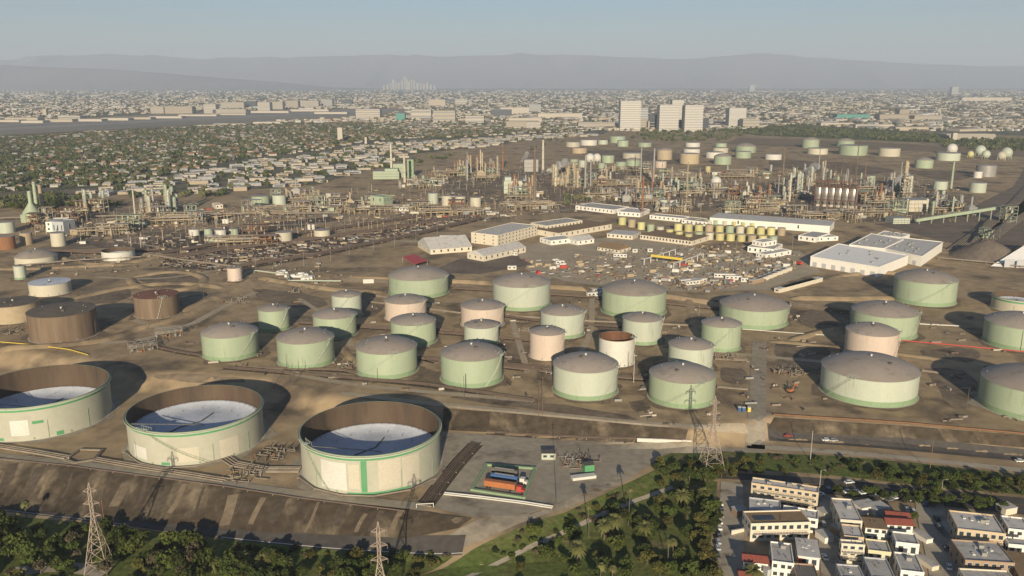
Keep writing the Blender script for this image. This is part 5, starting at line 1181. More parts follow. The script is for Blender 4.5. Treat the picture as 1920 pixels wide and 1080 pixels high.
p, q = U(1857, 499), U(2150, 514); r = U(1938, 484); hr = z_at(*r, 446); dx, dy = q[0] - p[0], q[1] - p[1]; rx, ry = r[0] - p[0], r[1] - p[1]
t = thing('storage_shed', 'huge white hipped storage shed at the right edge beside the coal heap', 'shed', (*p, 0)); bk = (2 * rx - 20, 2 * ry + 10)
MB().add([(0, 0, 0), (dx, dy, 0), (dx + rx, dy + ry, hr), (rx, ry, hr)], [(0, 1, 2, 3)]).build('roof', R_white, t)
MB().add([(0, 0, 0), (rx, ry, hr), (*bk, 0)], [(0, 1, 2)]).build('hip', R_white, t)
MB().add([(*bk, 0), (rx, ry, hr), (dx + rx, dy + ry, hr), (dx + bk[0], dy + bk[1], 0)], [(0, 1, 2, 3)]).build('rear_roof', R_white, t)
for k in (.12, .2): MB().box(dx * k, dy * k - .4, 0, 9, .8, 7).build('door', W_grey, t)
t = thing('coal_heap', 'dark conical heap under the green conveyor at the right', 'heap', (*U(1850, 482), 0)); MB().lathe([(34, -.5), (24, 6), (12, 13), (1, 17)], 24).build('heap', M_gravel, t)
for i, (px, py, rw, rm) in enumerate([(555, 518, 16, M_white), (530, 512, 10, M_white), (578, 522, 9, M_white)]):
    t = thing('tarpaulin_stack', ['big', 'left', 'right'][i] + ' pile of white wrapped goods beside the pale green pipeline', 'tarpaulin', (*U(px, py), 0), .2)
    for k in range(9): MB().box(rnd.uniform(-rw / 2, rw / 2), rnd.uniform(-6, 6), 0, rnd.uniform(4, 7), rnd.uniform(3, 5), rnd.uniform(1, 2.6), rnd.uniform(-.2, .2), top=.8).build('bale', rm, t)
LM = [(1240, 495, 'the yellow gantry'), (1300, 540, 'the three trailers'), (1435, 462, 'the yard office'), (1450, 520, 'the upper cabins'), (1500, 540, 'the lower cabins'), (1180, 540, 'the shaded trailers'), (1380, 520, 'the orange topped trailer'), (1330, 470, 'the rusty frames'), (1480, 490, 'the big warehouse'), (1400, 490, 'the middle of the yard'), (1340, 500, 'the rail end'), (1270, 520, 'the gantry foot'),
      (1130, 466, 'the pinkish bungalow'), (1060, 455, 'the flat roofed building'), (1160, 480, 'the long trailer'), (950, 485, 'the long pale shed'), (1000, 505, 'the dark parking'), (1060, 505, 'the green sheets'), (1120, 505, 'the earth wall'), (980, 530, 'the central back row tank'),
      (380, 440, 'the row of four small tanks'), (580, 430, 'the twin silos'), (532, 446, 'the lone cream tank'), (220, 482, 'the white open tank'), (440, 515, 'the small pink tank'), (850, 378, 'the four tanks in line'), (705, 378, 'the plant house'), (490, 378, 'the pair of green tanks'), (940, 440, 'the office block'), (285, 400, 'the grey towers'), (155, 400, 'the small left unit'), (70, 400, 'the cone plant'), (620, 395, 'the pipe units'), (760, 400, 'the racks'), (410, 400, 'the cream store'), (960, 400, 'the dark trees'),
      (735, 320, 'the boiler plant'), (640, 255, 'the church tower'), (560, 340, 'the trees by the gate'), (400, 350, 'the orange walled lots'), (300, 362, 'the belt of pines'), (870, 285, 'the thin white chimney'), (1020, 262, 'the tallest chimney'), (990, 245, 'the town end offices'), (480, 325, 'the school field'), (650, 300, 'the town slope'), (780, 275, 'the middle of the belt'), (900, 262, 'the upper belt'), (1090, 255, 'the far park')]
def near(px, py): return min(LM, key=lambda l: (l[0] - px) ** 2 + 4 * (l[1] - py) ** 2)[2]
# vehicles and loose goods of the yard
def simple_vehicle(kind, paint, px, py, rz, label, group):
    x, y, z = G(px, py); t = thing(kind, label, {'truck': 'truck', 'car': 'car', 'container': 'container', 'material_stack': 'stack'}[kind], (x, y, z + .12), rz, group)
    if kind == 'car':
        MB().box(0, 0, .35, 4.4, 1.8, .6).build('body', paint, t); MB().box(-.2, 0, .95, 2.5, 1.6, .55, top=.8).build('cabin', M_glass, t)
        for a in (-1.3, 1.3):
            for s in (-1, 1): obj('wheel', ME_CW, t, (a, s * .82, .33))
    elif kind == 'truck':
        MB().box(-1, 0, .9, 6, 2.4, 2.3).build('box_body', paint, t); MB().box(3.2, 0, .6, 1.9, 2.2, 2.0, top=.9).build('cab', M_white, t)
        for a in (-2.6, 2.9):
            for s in (-1, 1): obj('wheel', ME_WHEEL, t, (a, s * .95, .45))
    elif kind == 'container':
        MB().box(0, 0, 0, 6.1, 2.5, 2.6).build('body', paint, t); MB().box(3.06, 0, .1, .08, 2.3, 2.4).build('door', paint, t)
    else:
        for k in range(3): MB().box(rnd.uniform(-1.5, 1.5), (k - 1) * 1.4, 0, rnd.uniform(4, 7), 1.1, rnd.uniform(.5, 1.5)).build('bundle', paint, t)
yp = [(1200, 520), (1280, 470), (1330, 462), (1400, 475), (1490, 475), (1500, 500), (1440, 512), (1330, 545), (1220, 545)]
cols = [('white', M_white, 4), ('red', M_red, 1), ('tan', M_tan, 6), ('brown', M_brown, 4), ('grey', M_steel, 4)]
pool = [c for c in cols for _ in range(c[2])]
n = 0
while n < 120:
    px, py = rnd.uniform(1190, 1510), rnd.uniform(460, 548)
    if not in_poly(px, py, yp): continue
    nm, m, _ = rnd.choice(pool); kd = rnd.choice(['car', 'truck', 'container', 'material_stack', 'material_stack', 'car'])
    simple_vehicle(kd, m, px, py, rnd.choice([.4, .45, 1.95, -.2]), f'{nm} {kd.replace("_", " ")} in the open yard near ' + near(px, py), 'goods and vehicles in the open yard'); n += 1
for i in range(70):
    px, py = rnd.uniform(970, 1190), rnd.uniform(470, 520); nm, m, _ = rnd.choice(pool); kd = rnd.choice(['car', 'car', 'container', 'material_stack'])
    if py < 470 + (1190 - px) * .08: continue
    simple_vehicle(kd, m, px, py, rnd.choice([.3, .35, 1.9]), f'{nm} {kd.replace("_", " ")} on bare ground near ' + near(px, py), 'goods on the bare ground')
for i in range(60):
    px, py = rnd.uniform(330, 1000), rnd.uniform(392, 412); nm, m, _ = rnd.choice(pool); kd = rnd.choice(['car', 'truck', 'container', 'material_stack'])
    simple_vehicle(kd, m, px, py, rnd.choice([.1, .15, 1.7]), f'{nm} {kd.replace("_", " ")} by the works road near ' + near(px, py), 'goods along the works roads')
for i in range(40):
    px, py = rnd.uniform(150, 640), rnd.uniform(425, 500); nm, m, _ = rnd.choice(pool); kd = rnd.choice(['container', 'material_stack', 'truck'])
    if 16 * (px - 300) / 100 > 520 - py and 16 * (px - 300) / 100 < 480 - py: continue
    simple_vehicle(kd, m, px, py, rnd.choice([.1, .25, 1.7]), f'{nm} {kd.replace("_", " ")} on dusty ground near ' + near(px, py), 'goods around the pipeway')

# darker worked ground under the units
M_unit = mat('oily_works_ground', (.22, .175, .125), (.13, .105, .08), scale=.02, rough=1.0, fine=.25, col3=(.33, .265, .185), scale3=.03, thr=(.5, .66), spec=.1)
for pts in [[(820, 362), (1000, 400), (1330, 396), (1330, 350), (1250, 318), (1040, 316), (860, 320)], [(1340, 350), (1330, 396), (1600, 416), (1820, 418), (1830, 370), (1700, 345), (1500, 335)], [(560, 392), (700, 400), (790, 392), (760, 372), (580, 374)], [(120, 410), (330, 412), (330, 392), (140, 394)], [(60, 470), (300, 462), (420, 428), (180, 430)]]:
    struct(drape('works_ground', pts, M_unit, .10, 0))
# ================================================================ refinery units
COLP = {'tan': M_tan, 'green': M_green, 'grey': M_steel, 'white': M_cream, 'rust': M_rust, 'mint': M_mint}
def column(x, y, r, h, m, label, group, ladder=True):
    t = thing('process_column', label, 'column', (x, y, 0), rnd.uniform(-2, -1), group)
    s = MB(); s.lathe([(r * 1.25, -.5), (r, 2.5), (r, h * .98 - r * .5), (r * .6, h - r * .2), (.05, h)], 12); s.build('shell', m, t)
    for k in range(max(1, int(h / 9))):
        z = h * (k + 1) / (int(h / 9) + 1)
        p = MB(); p.ring(r, r + 1.1, z, z + .2, 10); p.ring(r + 1.02, r + 1.1, z + .2, z + 1.2, 10); p.build('platform', M_steel if k % 2 else M_tan, t)
    if ladder: MB().box(r + .35, 0, 0, .3, .7, h * .92).build('ladder', M_steel, t)
    pp = MB(); pp.path([(r * .5, -r - .5, 1), (r * .5, -r - .5, h + .4), (r * .3, 0, h + .6)], .3, 5); pp.build('overhead_pipe', m, t)
def frame_tower(x, y, w, d, h, m, label, group, fill_=True, rz=0.0, lv=None):
    t = thing('steel_structure', label, 'structure', (x, y, 0), rz, group)
    nx_ = max(2, int(w / 6) + 1); lv = lv or max(2, int(h / 5)); f = MB()
    for i in range(nx_):
        for s in (-1, 1): f.bar((-w / 2 + i * w / (nx_ - 1), s * d / 2, -.3), (-w / 2 + i * w / (nx_ - 1), s * d / 2, h), .42)
    for k in range(1, lv + 1):
        z = h * k / lv
        for s in (-1, 1):
            f.bar((-w / 2, s * d / 2, z), (w / 2, s * d / 2, z), .36)
            if k % 2: f.bar((-w / 2, s * d / 2, z - h / lv), (w / 2, s * d / 2, z), .2)
        for i in range(nx_): f.bar((-w / 2 + i * w / (nx_ - 1), -d / 2, z), (-w / 2 + i * w / (nx_ - 1), d / 2, z), .3)
    f.build('frame', m, t)
    for k in range(1, lv + 1):
        MB().box(0, 0, h * k / lv - .1, w * .96, d * .96, .12).build('deck', M_dsteel if k % 2 else M_steel, t)
        if fill_:
            for j in range(3):
                e = MB(); z = h * (k - 1) / lv + .2
                if j % 2: e.tube((rnd.uniform(-w / 2, 0), rnd.uniform(-d / 3, d / 3), z + 1.2), (rnd.uniform(0, w / 2), rnd.uniform(-d / 3, d / 3), z + 1.2), rnd.uniform(.6, 1.2), 8)
                else: e.cyl(rnd.uniform(-w / 2.3, w / 2.3), rnd.uniform(-d / 3, d / 3), z, rnd.uniform(.7, 1.4), h / lv * .75, 8)
                e.build('vessel', rnd.choice([M_tan, M_steel, M_cream, m]), t)
def rack(x, y, L, Wd, h, rz, label, group, m=None):
    t = thing('pipe_rack', label, 'pipe rack', (x, y, 0), rz, group); f = MB()
    for i in range(int(L / 8) + 1):
        a = -L / 2 + i * 8
        for s in (-1, 1): f.bar((a, s * Wd / 2, -.3), (a, s * Wd / 2, h), .4)
        for z in (h, h * .65): f.bar((a, -Wd / 2, z), (a, Wd / 2, z), .36)
    f.build('frame', m or M_tan, t)
    for lvl, z in ((0, h), (1, h * .65)):
        p = MB()
        for k in range(7):
            yy = -Wd / 2 + (k + .5) * Wd / 7
            if rnd.random() < .85: p.tube((-L / 2 + rnd.uniform(0, L * .2), yy, z + .4), (L / 2 - rnd.uniform(0, L * .2), yy, z + .4), rnd.uniform(.18, .4), 5)
        stuff(p.build('pipework', [M_pipe, M_tan][lvl], t))
def drum(x, y, L, r, z, rz, m, label, group):
    t = thing('process_vessel', label, 'vessel', (x, y, 0), rz, group)
    s = MB(); s.tube((-L / 2, 0, z + r), (L / 2, 0, z + r), r, 10); s.tube((-L / 2 - r * .5, 0, z + r), (-L / 2, 0, z + r), r * .5, 10, r2=r); s.tube((L / 2, 0, z + r), (L / 2 + r * .5, 0, z + r), r, 10, r2=r * .5); s.build('shell', m, t)
    for s_ in (-.3, .3): MB().box(L * s_, 0, -.2, .6, r * 1.6, z + r * .6 + .2).build('saddle', M_conc, t)
def heater(x, y, w, d, h, m, label, group, stack=True):
    t = thing('furnace', label, 'furnace', (x, y, 0), rnd.uniform(-.1, .3), group)
    MB().box(0, 0, 2, w, d, h).build('firebox', m, t); MB().box(0, 0, h + 2, w * .8, d * .8, h * .25, top=.4).build('hood', m, t)
    for i in range(4): MB().box((-1) ** i * w * .4, (1 if i < 2 else -1) * d * .4, -.3, .5, .5, 2.4).build('leg', M_conc, t)
    for i in range(3): MB().box(-w / 3 + i * w / 3, -d / 2 - .1, 3, .5, .3, h - 2).build('buckstay', M_steel, t)
    if stack: MB().cyl(0, 0, h * 1.2 + 2, min(w, d) * .16, h * 1.1, 10).build('stack', m, t)
def unit(px, py, wpx, place, pal, ncol=6, hr=(14, 34), nfr=2, nrk=3, nht=1, ndr=8, depth=70, seed=0):
    global rnd
    save = rnd; rnd = random.Random(seed + 500)
    x0, y0, _ = G(px, py); sc = y0 / F * 1.02; w = wpx * sc; g = 'equipment of the ' + place
    def spot(): return x0 + rnd.uniform(-.5, .5) * w, y0 + rnd.uniform(0, 1) * depth
    for i in range(int(ncol * 1.35 + .5)):
        x, y = spot(); c = rnd.choice(pal); h = rnd.uniform(*hr); r = rnd.uniform(.9, 2.2)
        column(x, y, r, h, COLP[c], f'{["slender", "stout"][r > 1.5]} {c} process column, {["short", "tall"][h > sum(hr) / 2]}, in the {place}', g)
    for i in range(nfr + 1):
        x, y = spot(); frame_tower(x, y, rnd.uniform(12, 26), rnd.uniform(8, 14), rnd.uniform(9, 20), rnd.choice([M_tan, M_steel, M_green, M_rust]), f'open steel structure with decks in the {place}', g, rz=rnd.uniform(-.1, .25))
    for i in range(nrk):
        x, y = x0 + rnd.uniform(-.2, .2) * w, y0 + depth * i / max(1, nrk) - 5
        rack(x, y, min(w * .9, rnd.uniform(40, 90)), 7, rnd.uniform(5, 9), rnd.choice([.12, .16, .2, 1.7]), f'long pipe rack in the {place}', g)
    for i in range(nht):
        x, y = spot(); c = rnd.choice(pal); heater(x, y, rnd.uniform(9, 15), rnd.uniform(7, 10), rnd.uniform(8, 13), COLP[c], f'{c} box furnace with a stack in the {place}', g)
    for i in range(ndr):
        x, y = spot(); c = rnd.choice(pal + ['grey', 'white']); drum(x, y, rnd.uniform(6, 14), rnd.uniform(1, 1.9), rnd.uniform(.6, 4), rnd.uniform(-.2, .4), COLP[c], f'{c} horizontal vessel on saddles in the {place}', g)
    for i in range(ndr // 2):
        x, y = spot(); t = thing('plant_cabin', f'small box shaped plant cabin in the {place}', 'cabin', (x, y, 0), rnd.uniform(-.2, .4), g)
        a, b, c = rnd.uniform(3, 9), rnd.uniform(3, 7), rnd.uniform(2.5, 6); m = rnd.choice([M_cream, M_tan, M_steel, M_green, M_white]); MB().box(0, 0, -.2, a, b, c + .2).build('wall', m, t); MB().box(0, 0, c, a + .4, b + .4, .25).build('roof', rnd.choice([M_roof, M_white]), t)
    rnd = save
U_ = [(905, 338, 60, 'unit left of the beige boiler house', ['tan', 'tan', 'rust', 'grey'], 14, (18, 48), 3, 3, 2, 8, 90),
      (985, 372, 60, 'unit in front of the beige boiler house', ['tan', 'rust', 'grey'], 9, (14, 34), 2, 3, 1, 8, 60),
      (1065, 352, 50, 'yellowish tan unit right of the steam', ['tan', 'tan', 'white'], 10, (16, 36), 3, 2, 2, 6, 70),
      (1150, 350, 90, 'long grey unit of coolers and racks', ['grey', 'white', 'tan'], 5, (10, 24), 4, 5, 1, 8, 70),
      (1215, 382, 80, 'rusty unit round the two brown stacks', ['rust', 'rust', 'tan', 'grey'], 10, (10, 28), 3, 3, 2, 10, 90),
      (1130, 376, 60, 'low pipe yard behind the dark trees', ['rust', 'grey'], 4, (8, 16), 1, 4, 0, 8, 50),
      (1290, 368, 70, 'grey green unit in the middle right', ['grey', 'green', 'mint'], 9, (10, 26), 2, 3, 1, 10, 100),
      (1370, 372, 80, 'low unit left of the coke drums', ['tan', 'grey', 'green'], 8, (9, 22), 2, 4, 1, 12, 110),
      (1445, 385, 70, 'unit under the first white steam', ['white', 'grey', 'rust'], 9, (10, 26), 2, 3, 1, 9, 80),
      (1505, 372, 40, 'unit just left of the coke drums', ['mint', 'grey', 'white'], 8, (18, 40), 2, 2, 0, 5, 70),
      (1570, 412, 120, 'pipe racks in front of the coke drums', ['tan', 'grey'], 2, (8, 14), 1, 5, 0, 10, 45),
      (1655, 385, 70, 'steaming unit right of the coke drums', ['rust', 'white', 'tan'], 8, (8, 24), 2, 3, 1, 8, 90),
      (1705, 372, 30, 'unit round the lattice tower', ['tan', 'grey', 'mint'], 8, (18, 38), 1, 2, 0, 4, 70),
      (1790, 405, 70, 'grey green framed unit by the conveyor', ['grey', 'mint', 'green'], 9, (14, 34), 4, 3, 1, 6, 80),
      (640, 396, 120, 'pipe units left of the plant house', ['tan', 'green', 'grey', 'white'], 10, (8, 22), 3, 5, 1, 14, 70),
      (790, 352, 80, 'low grey unit right of the green boiler plant', ['grey', 'green'], 5, (7, 14), 3, 4, 0, 10, 90),
      (155, 402, 40, 'small unit right of the green cone plant', ['tan', 'mint', 'green'], 5, (8, 30), 2, 2, 0, 6, 50),
      (285, 408, 60, 'unit of grey towers left of the works road', ['grey', 'mint', 'white', 'green'], 12, (16, 38), 3, 3, 0, 6, 40),
      (180, 440, 110, 'low tangle behind the left tanks', ['tan', 'green', 'grey'], 4, (5, 10), 1, 4, 0, 10, 60),
      (350, 420, 160, 'pipe yard below the grey towers', ['tan', 'grey', 'green'], 3, (5, 9), 1, 6, 0, 12, 60),
      (440, 460, 120, 'pale pumps beside the dark pipeway', ['white', 'grey'], 0, (4, 6), 1, 2, 0, 8, 30),
      (560, 380, 90, 'units behind the two green tanks', ['green', 'tan', 'grey'], 5, (8, 18), 2, 3, 1, 8, 60),
      (850, 405, 150, 'pipe yard below the four tanks', ['grey', 'tan'], 1, (6, 9), 1, 6, 0, 12, 40),
      (845, 330, 70, 'tan racks left of the thin tan chimney', ['tan', 'grey', 'rust'], 7, (10, 30), 2, 4, 1, 8, 60),
      (1060, 326, 60, 'grey cluster behind the yellowish unit', ['grey', 'tan'], 5, (10, 24), 2, 3, 0, 6, 60),
      (1180, 324, 100, 'pipe tracks before the far park', ['tan', 'grey', 'green'], 4, (7, 14), 1, 5, 0, 8, 60),
      (1270, 336, 90, 'racks between far park and middle units', ['tan', 'grey'], 4, (8, 18), 2, 4, 0, 8, 60),
      (1390, 335, 110, 'low pipe field behind the white sphere', ['tan', 'rust', 'grey'], 4, (7, 16), 1, 6, 0, 10, 90),
      (1550, 350, 80, 'tall thin group behind the coke drums', ['grey', 'tan', 'mint'], 9, (16, 40), 2, 3, 0, 6, 70),
      (1620, 360, 60, 'dim group between drums and lattice tower', ['grey', 'green'], 6, (8, 24), 2, 2, 1, 6, 60),
      (1430, 400, 130, 'low yard before the coke drums', ['tan', 'green', 'white'], 2, (6, 12), 1, 5, 0, 14, 50),
      (1660, 408, 90, 'dark pipe yard before the white boiler house', ['grey', 'green', 'tan'], 3, (6, 12), 1, 5, 0, 10, 40),
      (985, 392, 110, 'pipe yard left of the dark trees', ['grey', 'tan'], 2, (5, 9), 0, 6, 0, 10, 40),
      (720, 398, 120, 'racks below the plant house', ['grey', 'tan', 'green'], 3, (6, 11), 1, 5, 0, 10, 40),
      (520, 402, 130, 'racks below the two green tanks', ['grey', 'tan', 'green'], 3, (6, 10), 1, 5, 0, 8, 40),
      (90, 425, 60, 'pipes round the white block at the left', ['green', 'tan', 'grey'], 4, (8, 20), 2, 3, 0, 6, 50),
      (1260, 398, 60, 'small plant behind the low white buildings', ['grey', 'mint', 'white'], 5, (6, 14), 1, 3, 0, 8, 40)]
for i, u in enumerate(U_): unit(*u, seed=i)
# stacks seen one by one
def stack(px, ty, by, m, r, label, r2=None, name='chimney'):
    x, y, _ = G(px, by); h = z_at(x, y, ty); t = thing(name, label, 'chimney', (x, y, 0))
    MB().cyl(0, 0, -.5, r, h + .5, 14, r2 or r * .75).build('shaft', m, t)
    for k in (.35, .65, .93): MB().ring(r * (1 - .25 * k), r * (1 - .25 * k) + 1.0, h * k, h * k + .5, 12).build('platform', M_steel, t)
    MB().ring((r2 or r * .75) - .3, (r2 or r * .75) + .12, h - .4, h + .3, 14).build('crown', M_dsteel, t)
for a in [(734, 268, 318, M_cream, 2.4, 'tall white chimney rising behind the green boiler plant'), (759, 288, 342, M_cream, 2.4, 'white chimney in front of the green boiler plant'), (901, 280, 307, M_cream, 1.4, 'thin white chimney behind the tan columns'), (943, 270, 317, M_rust, 1.8, 'rust topped chimney above the beige boiler house'),
          (1002, 276, 377, M_brown, 2.2, 'tall dark rusty chimney left of the steam cloud'), (1018, 262, 318, M_cream, 2.6, 'tallest white chimney right of the dark rusty one'), (883, 290, 333, M_tan, 1.4, 'thin tan chimney left of the columns'), (876, 284, 310, M_steel, .9, 'very thin grey flare mast left of the columns'),
          (1097, 290, 353, M_steel, 1.8, 'left one of two tall grey columns behind the tan unit'), (1107, 300, 350, M_steel, 1.5, 'right one of two tall grey columns behind the tan unit'), (1201, 276, 340, M_steel, 1.5, 'grey chimney left of the grey domed tank'), (1225, 278, 342, M_steel, 2.0, 'thick grey chimney in front of the grey domed tank'), (1204, 330, 405, M_rust, 1.4, 'rusty chimney, nearer of two in the rusty unit'), (1222, 318, 372, M_rust, 1.4, 'rusty chimney, further of two in the rusty unit'), (1287, 305, 380, M_tan, .9, 'thin tan mast in the middle right'),
          (1468, 276, 328, M_brown, 1.5, 'rust brown chimney behind the first steam'), (1480, 323, 378, M_cream, 1.5, 'white chimney left of the coke drums'), (1535, 277, 318, M_steel, 1.0, 'grey mast puffing thin steam above the drums'), (1459, 330, 362, M_steel, .9, 'short grey mast left of the white chimney'), (1604, 270, 340, M_brown, .9, 'dark derrick mast above the coke drums, left'), (1620, 285, 350, M_brown, .9, 'dark derrick mast above the coke drums, right'),
          (1783, 302, 354, M_green, 2.0, 'tall pale green chimney by the framed unit'), (254, 353, 408, M_cream, 1.2, 'white slim chimney left of the grey towers'), (69, 340, 390, M_green, 2.6, 'tall pale green chimney on the cone plant'), (1190, 290, 330, M_steel, .8, 'thin mast before the beige tank'), (1241, 300, 330, M_steel, .8, 'thin mast right of the pink tank')]:
    stack(*a)
# coke drums under their derricks
x, y, _ = U(1534, 386)[0], U(1534, 386)[1], 0
xe, ye = U(1598, 390)
hD = z_at(x, y, 347)
for i in range(6):
    k = i / 5; t = thing('coke_drum', ['first', 'second', 'third', 'fourth', 'fifth', 'last'][i] + ' from the left of six shiny coke drums in a row', 'drum', (x + (xe - x) * k, y + (ye - y) * k, 0), 0, 'coke drums')
    MB().lathe([(2.0, 3), (5.6, 9), (5.6, hD - 3), (3.5, hD), (.1, hD + .6)], 20).build('shell', mat('bright_drum_cladding', (.42, .40, .36), (.34, .31, .27), scale=.2, stretch=(1, 1, .1), rough=.35, metal=.55), t)
    MB().ring(5.5, 5.8, hD * .5, hD * .5 + .5, 20).build('band', M_dsteel, t)
    MB().box(0, 0, -.3, 9.5, 9.5, 3.4).build('plinth', M_conc, t)
    f = MB(); hh = z_at(x, y, 300)
    for sx in (-1.6, 1.6):
        for sy in (-1.6, 1.6): f.bar((sx, sy, hD + .4), (sx * .5, sy * .5, hh), .3)
    for z in np.linspace(hD + 3, hh, 6): f.bar((-1.4, -1.4, z), (1.4, -1.4, z), .2); f.bar((-1.4, -1.4, z - 3), (1.4, -1.4, z), .15)
    f.build('derrick', M_brown, t)
t = thing('steel_structure', 'dark steel frame enclosing the six coke drums', 'structure', (x, y, 0), math.atan2(ye - y, xe - x)); L = math.hypot(xe - x, ye - y); f = MB()
for i in range(7):
    a = -L / 10 + i * L / 5
    for s in (-7, 7): f.bar((a, s, -.3), (a, s, hD + 6), .9)
for z in (hD * .35, hD * .98, hD + 6):
    for s in (-7, 7): f.bar((-L / 10, s, z), (L * 1.1, s, z), .8)
f.build('frame', mat('red_brown_steel', (.16, .075, .055), (.12, .06, .045), rough=.8), t); MB().box(L / 2, 0, hD + 1.2, L * 1.2, 15, .5).build('deck', M_brown, t)
# boiler houses, cone plant, lattice tower, conveyor
def block_thing(label, px, by, ty, wpx, d, m, name='boiler_house', extra=()):
    x, y, _ = G(px, by); h = z_at(x, y, ty); w = wpx * y / F * 1.01; t = thing(name, label, 'plant', (x, y, 0), .06)
    MB().box(0, d / 2, -.3, w, d, h + .3).build('casing', m, t); MB().box(0, d / 2, h, w * .94, d * .94, .6).build('roof', M_steel, t)
    for i in range(5): MB().box(-w / 2 + (i + .5) * w / 5, -.25, .5, .8, .5, h - 1).build('buckstay', m, t)
    for z in (.35, .7): MB().box(0, -.8, h * z, w + 1.5, 1.4, .3).build('walkway', M_steel, t)
    for (ox, oz, sw, sh) in extra: MB().box(ox * w, d / 2, oz * h, sw * w, d * .7, sh * h).build('duct', m, t)
block_thing('large beige boiler house between the chimneys', 965, 363, 340, 40, 30, M_mint, extra=[(.5, .2, .15, .9), (-.3, 1, .3, .3)])
block_thing('pale green boiler plant, long low front part', 724, 336, 322, 48, 26, M_green, extra=[(.2, 1, .5, .35)])
block_thing('pale green boiler plant, taller block behind', 748, 333, 308, 20, 22, M_green)
block_thing('dark green framed block right of the white chimney', 770, 334, 300, 12, 18, M_band)
block_thing('white boiler house with a side duct by the conveyor', 1721, 397, 376, 36, 26, M_cream, extra=[(.55, .1, .12, 1.0), (-.5, .0, .08, 1.1)])
block_thing('pale green low house under the right conveyor', 1690, 420, 410, 32, 20, M_mint)
block_thing('pale grey screen building behind the beige boiler house', 996, 322, 300, 26, 20, M_steel)
x, y, _ = G(62, 418); t = thing('cone_plant', 'pale green cone shaped plant with a leaning duct at the left', 'plant', (x, y, 0)); hC = z_at(x, y, 380)
MB().box(0, 12, -.3, 30, 22, 10.3).build('base', M_green, t); MB().lathe([(11, 10), (10, 13), (2.2, hC), (2.2, hC + 14)], 16).build('cone', M_green, t)
rt = stack(82, 346, 412, M_tan, 2.6, 'stepped tan tower leaning beside the green cone plant', name='chimney')
x, y, _ = G(1697, 372); h = z_at(x, y, 303)
frame_tower(x, y, 12, 10, h * .62, M_cream, 'white lattice tower with many decks right of the coke drums', None, lv=8)
column(x + 4, y + 14, 3.4, h, M_tan, 'tall stout tan reactor column behind the white lattice tower', None)
stack(1687, 303, 352, M_steel, .9, 'white arched pipe mast beside the tan reactor column')
p, q = U(1716, 421), U(1872, 413); t = thing('conveyor', 'long pale green enclosed conveyor rising to its tower', 'conveyor', (*p, 0), math.atan2(q[1] - p[1], q[0] - p[0])); L = math.dist(p, q)
m = MB(); m.bar((0, 0, 5), (L, 0, 16), 3.4); m.build('gallery', M_green, t)
for i in range(7): MB().bar((L * (i + .3) / 7, 0, -.3), (L * (i + .3) / 7, 0, 4 + 11 * (i + .3) / 7), .8).build('trestle', M_green, t)
x, y, _ = G(1889, 418); frame_tower(x, y, 14, 12, z_at(x, y, 386), M_green, 'pale green conveyor tower at the right edge', None, lv=5)
x, y, _ = G(1848, 448); frame_tower(x, y, 11, 10, z_at(x, y, 428), M_green, 'pale green hopper frame over the dark heap', None, lv=3)
p, q = U(1895, 430), U(1850, 470); t = thing('conveyor', 'thin dark conveyor slanting down to the dark heap', 'conveyor', (*p, 0), math.atan2(q[1] - p[1], q[0] - p[0])); L = math.dist(p, q); m = MB(); m.bar((0, 0, 18), (L, 0, 12), 1.6); m.build('gallery', M_dsteel, t); MB().bar((L * .5, 0, -.3), (L * .5, 0, 15), .8).build('trestle', M_dsteel, t)
# gas spheres
for i, (px, by, rp, m, lab) in enumerate([(1106, 307, 9, M_white, 'white gas sphere, left of a pair'), (1119, 305, 8, M_white, 'white gas sphere, right of a pair'), (1784, 290, 9.5, M_white, 'white gas sphere behind the wide whitish tank'), (1819, 296, 6, M_olive, 'small yellow gas sphere'), (1837, 293, 9.5, M_mint, 'large pale sphere right of the yellow one'), (1848, 298, 7.5, M_mint, 'smaller pale sphere before the large one'), (1886, 298, 10, M_mint, 'large sphere of the pair at the right'), (1877, 301, 8, M_cream, 'smaller sphere of the pair at the right'), (1342, 352, 10, M_white, 'white sphere standing low in the middle right units')]):
    x, y, _ = G(px, by); r = rp * y / F; t = thing('gas_sphere', lab, 'sphere', (x, y, 0))
    MB().lathe([(max(.05, r * math.cos(a)), r * 1.15 + r * math.sin(a)) for a in np.linspace(-PI / 2, PI / 2, 13)], 20).build('shell', m, t)
    for k in range(8): a = k * PI / 4; MB().bar((r * .9 * math.cos(a), r * .9 * math.sin(a), -.3), (r * .9 * math.cos(a), r * .9 * math.sin(a), r * 1.1), .6).build('leg', m, t)
# steam
sm_m = bpy.data.materials.new('steam'); sm_m.use_nodes = True
sn = sm_m.node_tree; sn.nodes.remove(sn.nodes['Principled BSDF']); vp_ = sn.nodes.new('ShaderNodeVolumePrincipled')
vp_.inputs['Color'].default_value = (.97, .97, .98, 1); vp_.inputs['Density'].default_value = .06; vp_.inputs['Density Attribute'].default_value = ''; sn.links.new(vp_.outputs[0], sn.nodes['Material Output'].inputs['Volume'])
def steam(px, py, rm, drift, n, seed):
    q = random.Random(seed); x, y, _ = G(px, py); mb = MB()
    prev = None
    for i in range(n):
        k = i / n; r = rm * (.3 + .4 * k) * q.uniform(.6, 1.15)
        c = (drift[0] * k + q.uniform(-.5, .5) * rm, q.uniform(-.4, .4) * rm, 6 + r + drift[1] * k + q.uniform(-.3, .3) * rm)
        mb.lathe([(max(.02, r * math.cos(a) * (1 + .12 * math.sin(3 * a + i))), c[2] + r * math.sin(a)) for a in np.linspace(-PI / 2, PI / 2, 9)], 12, x=c[0], y=c[1])
    stuff(mb.build('steam', sm_m, None, (x, y, 0)))
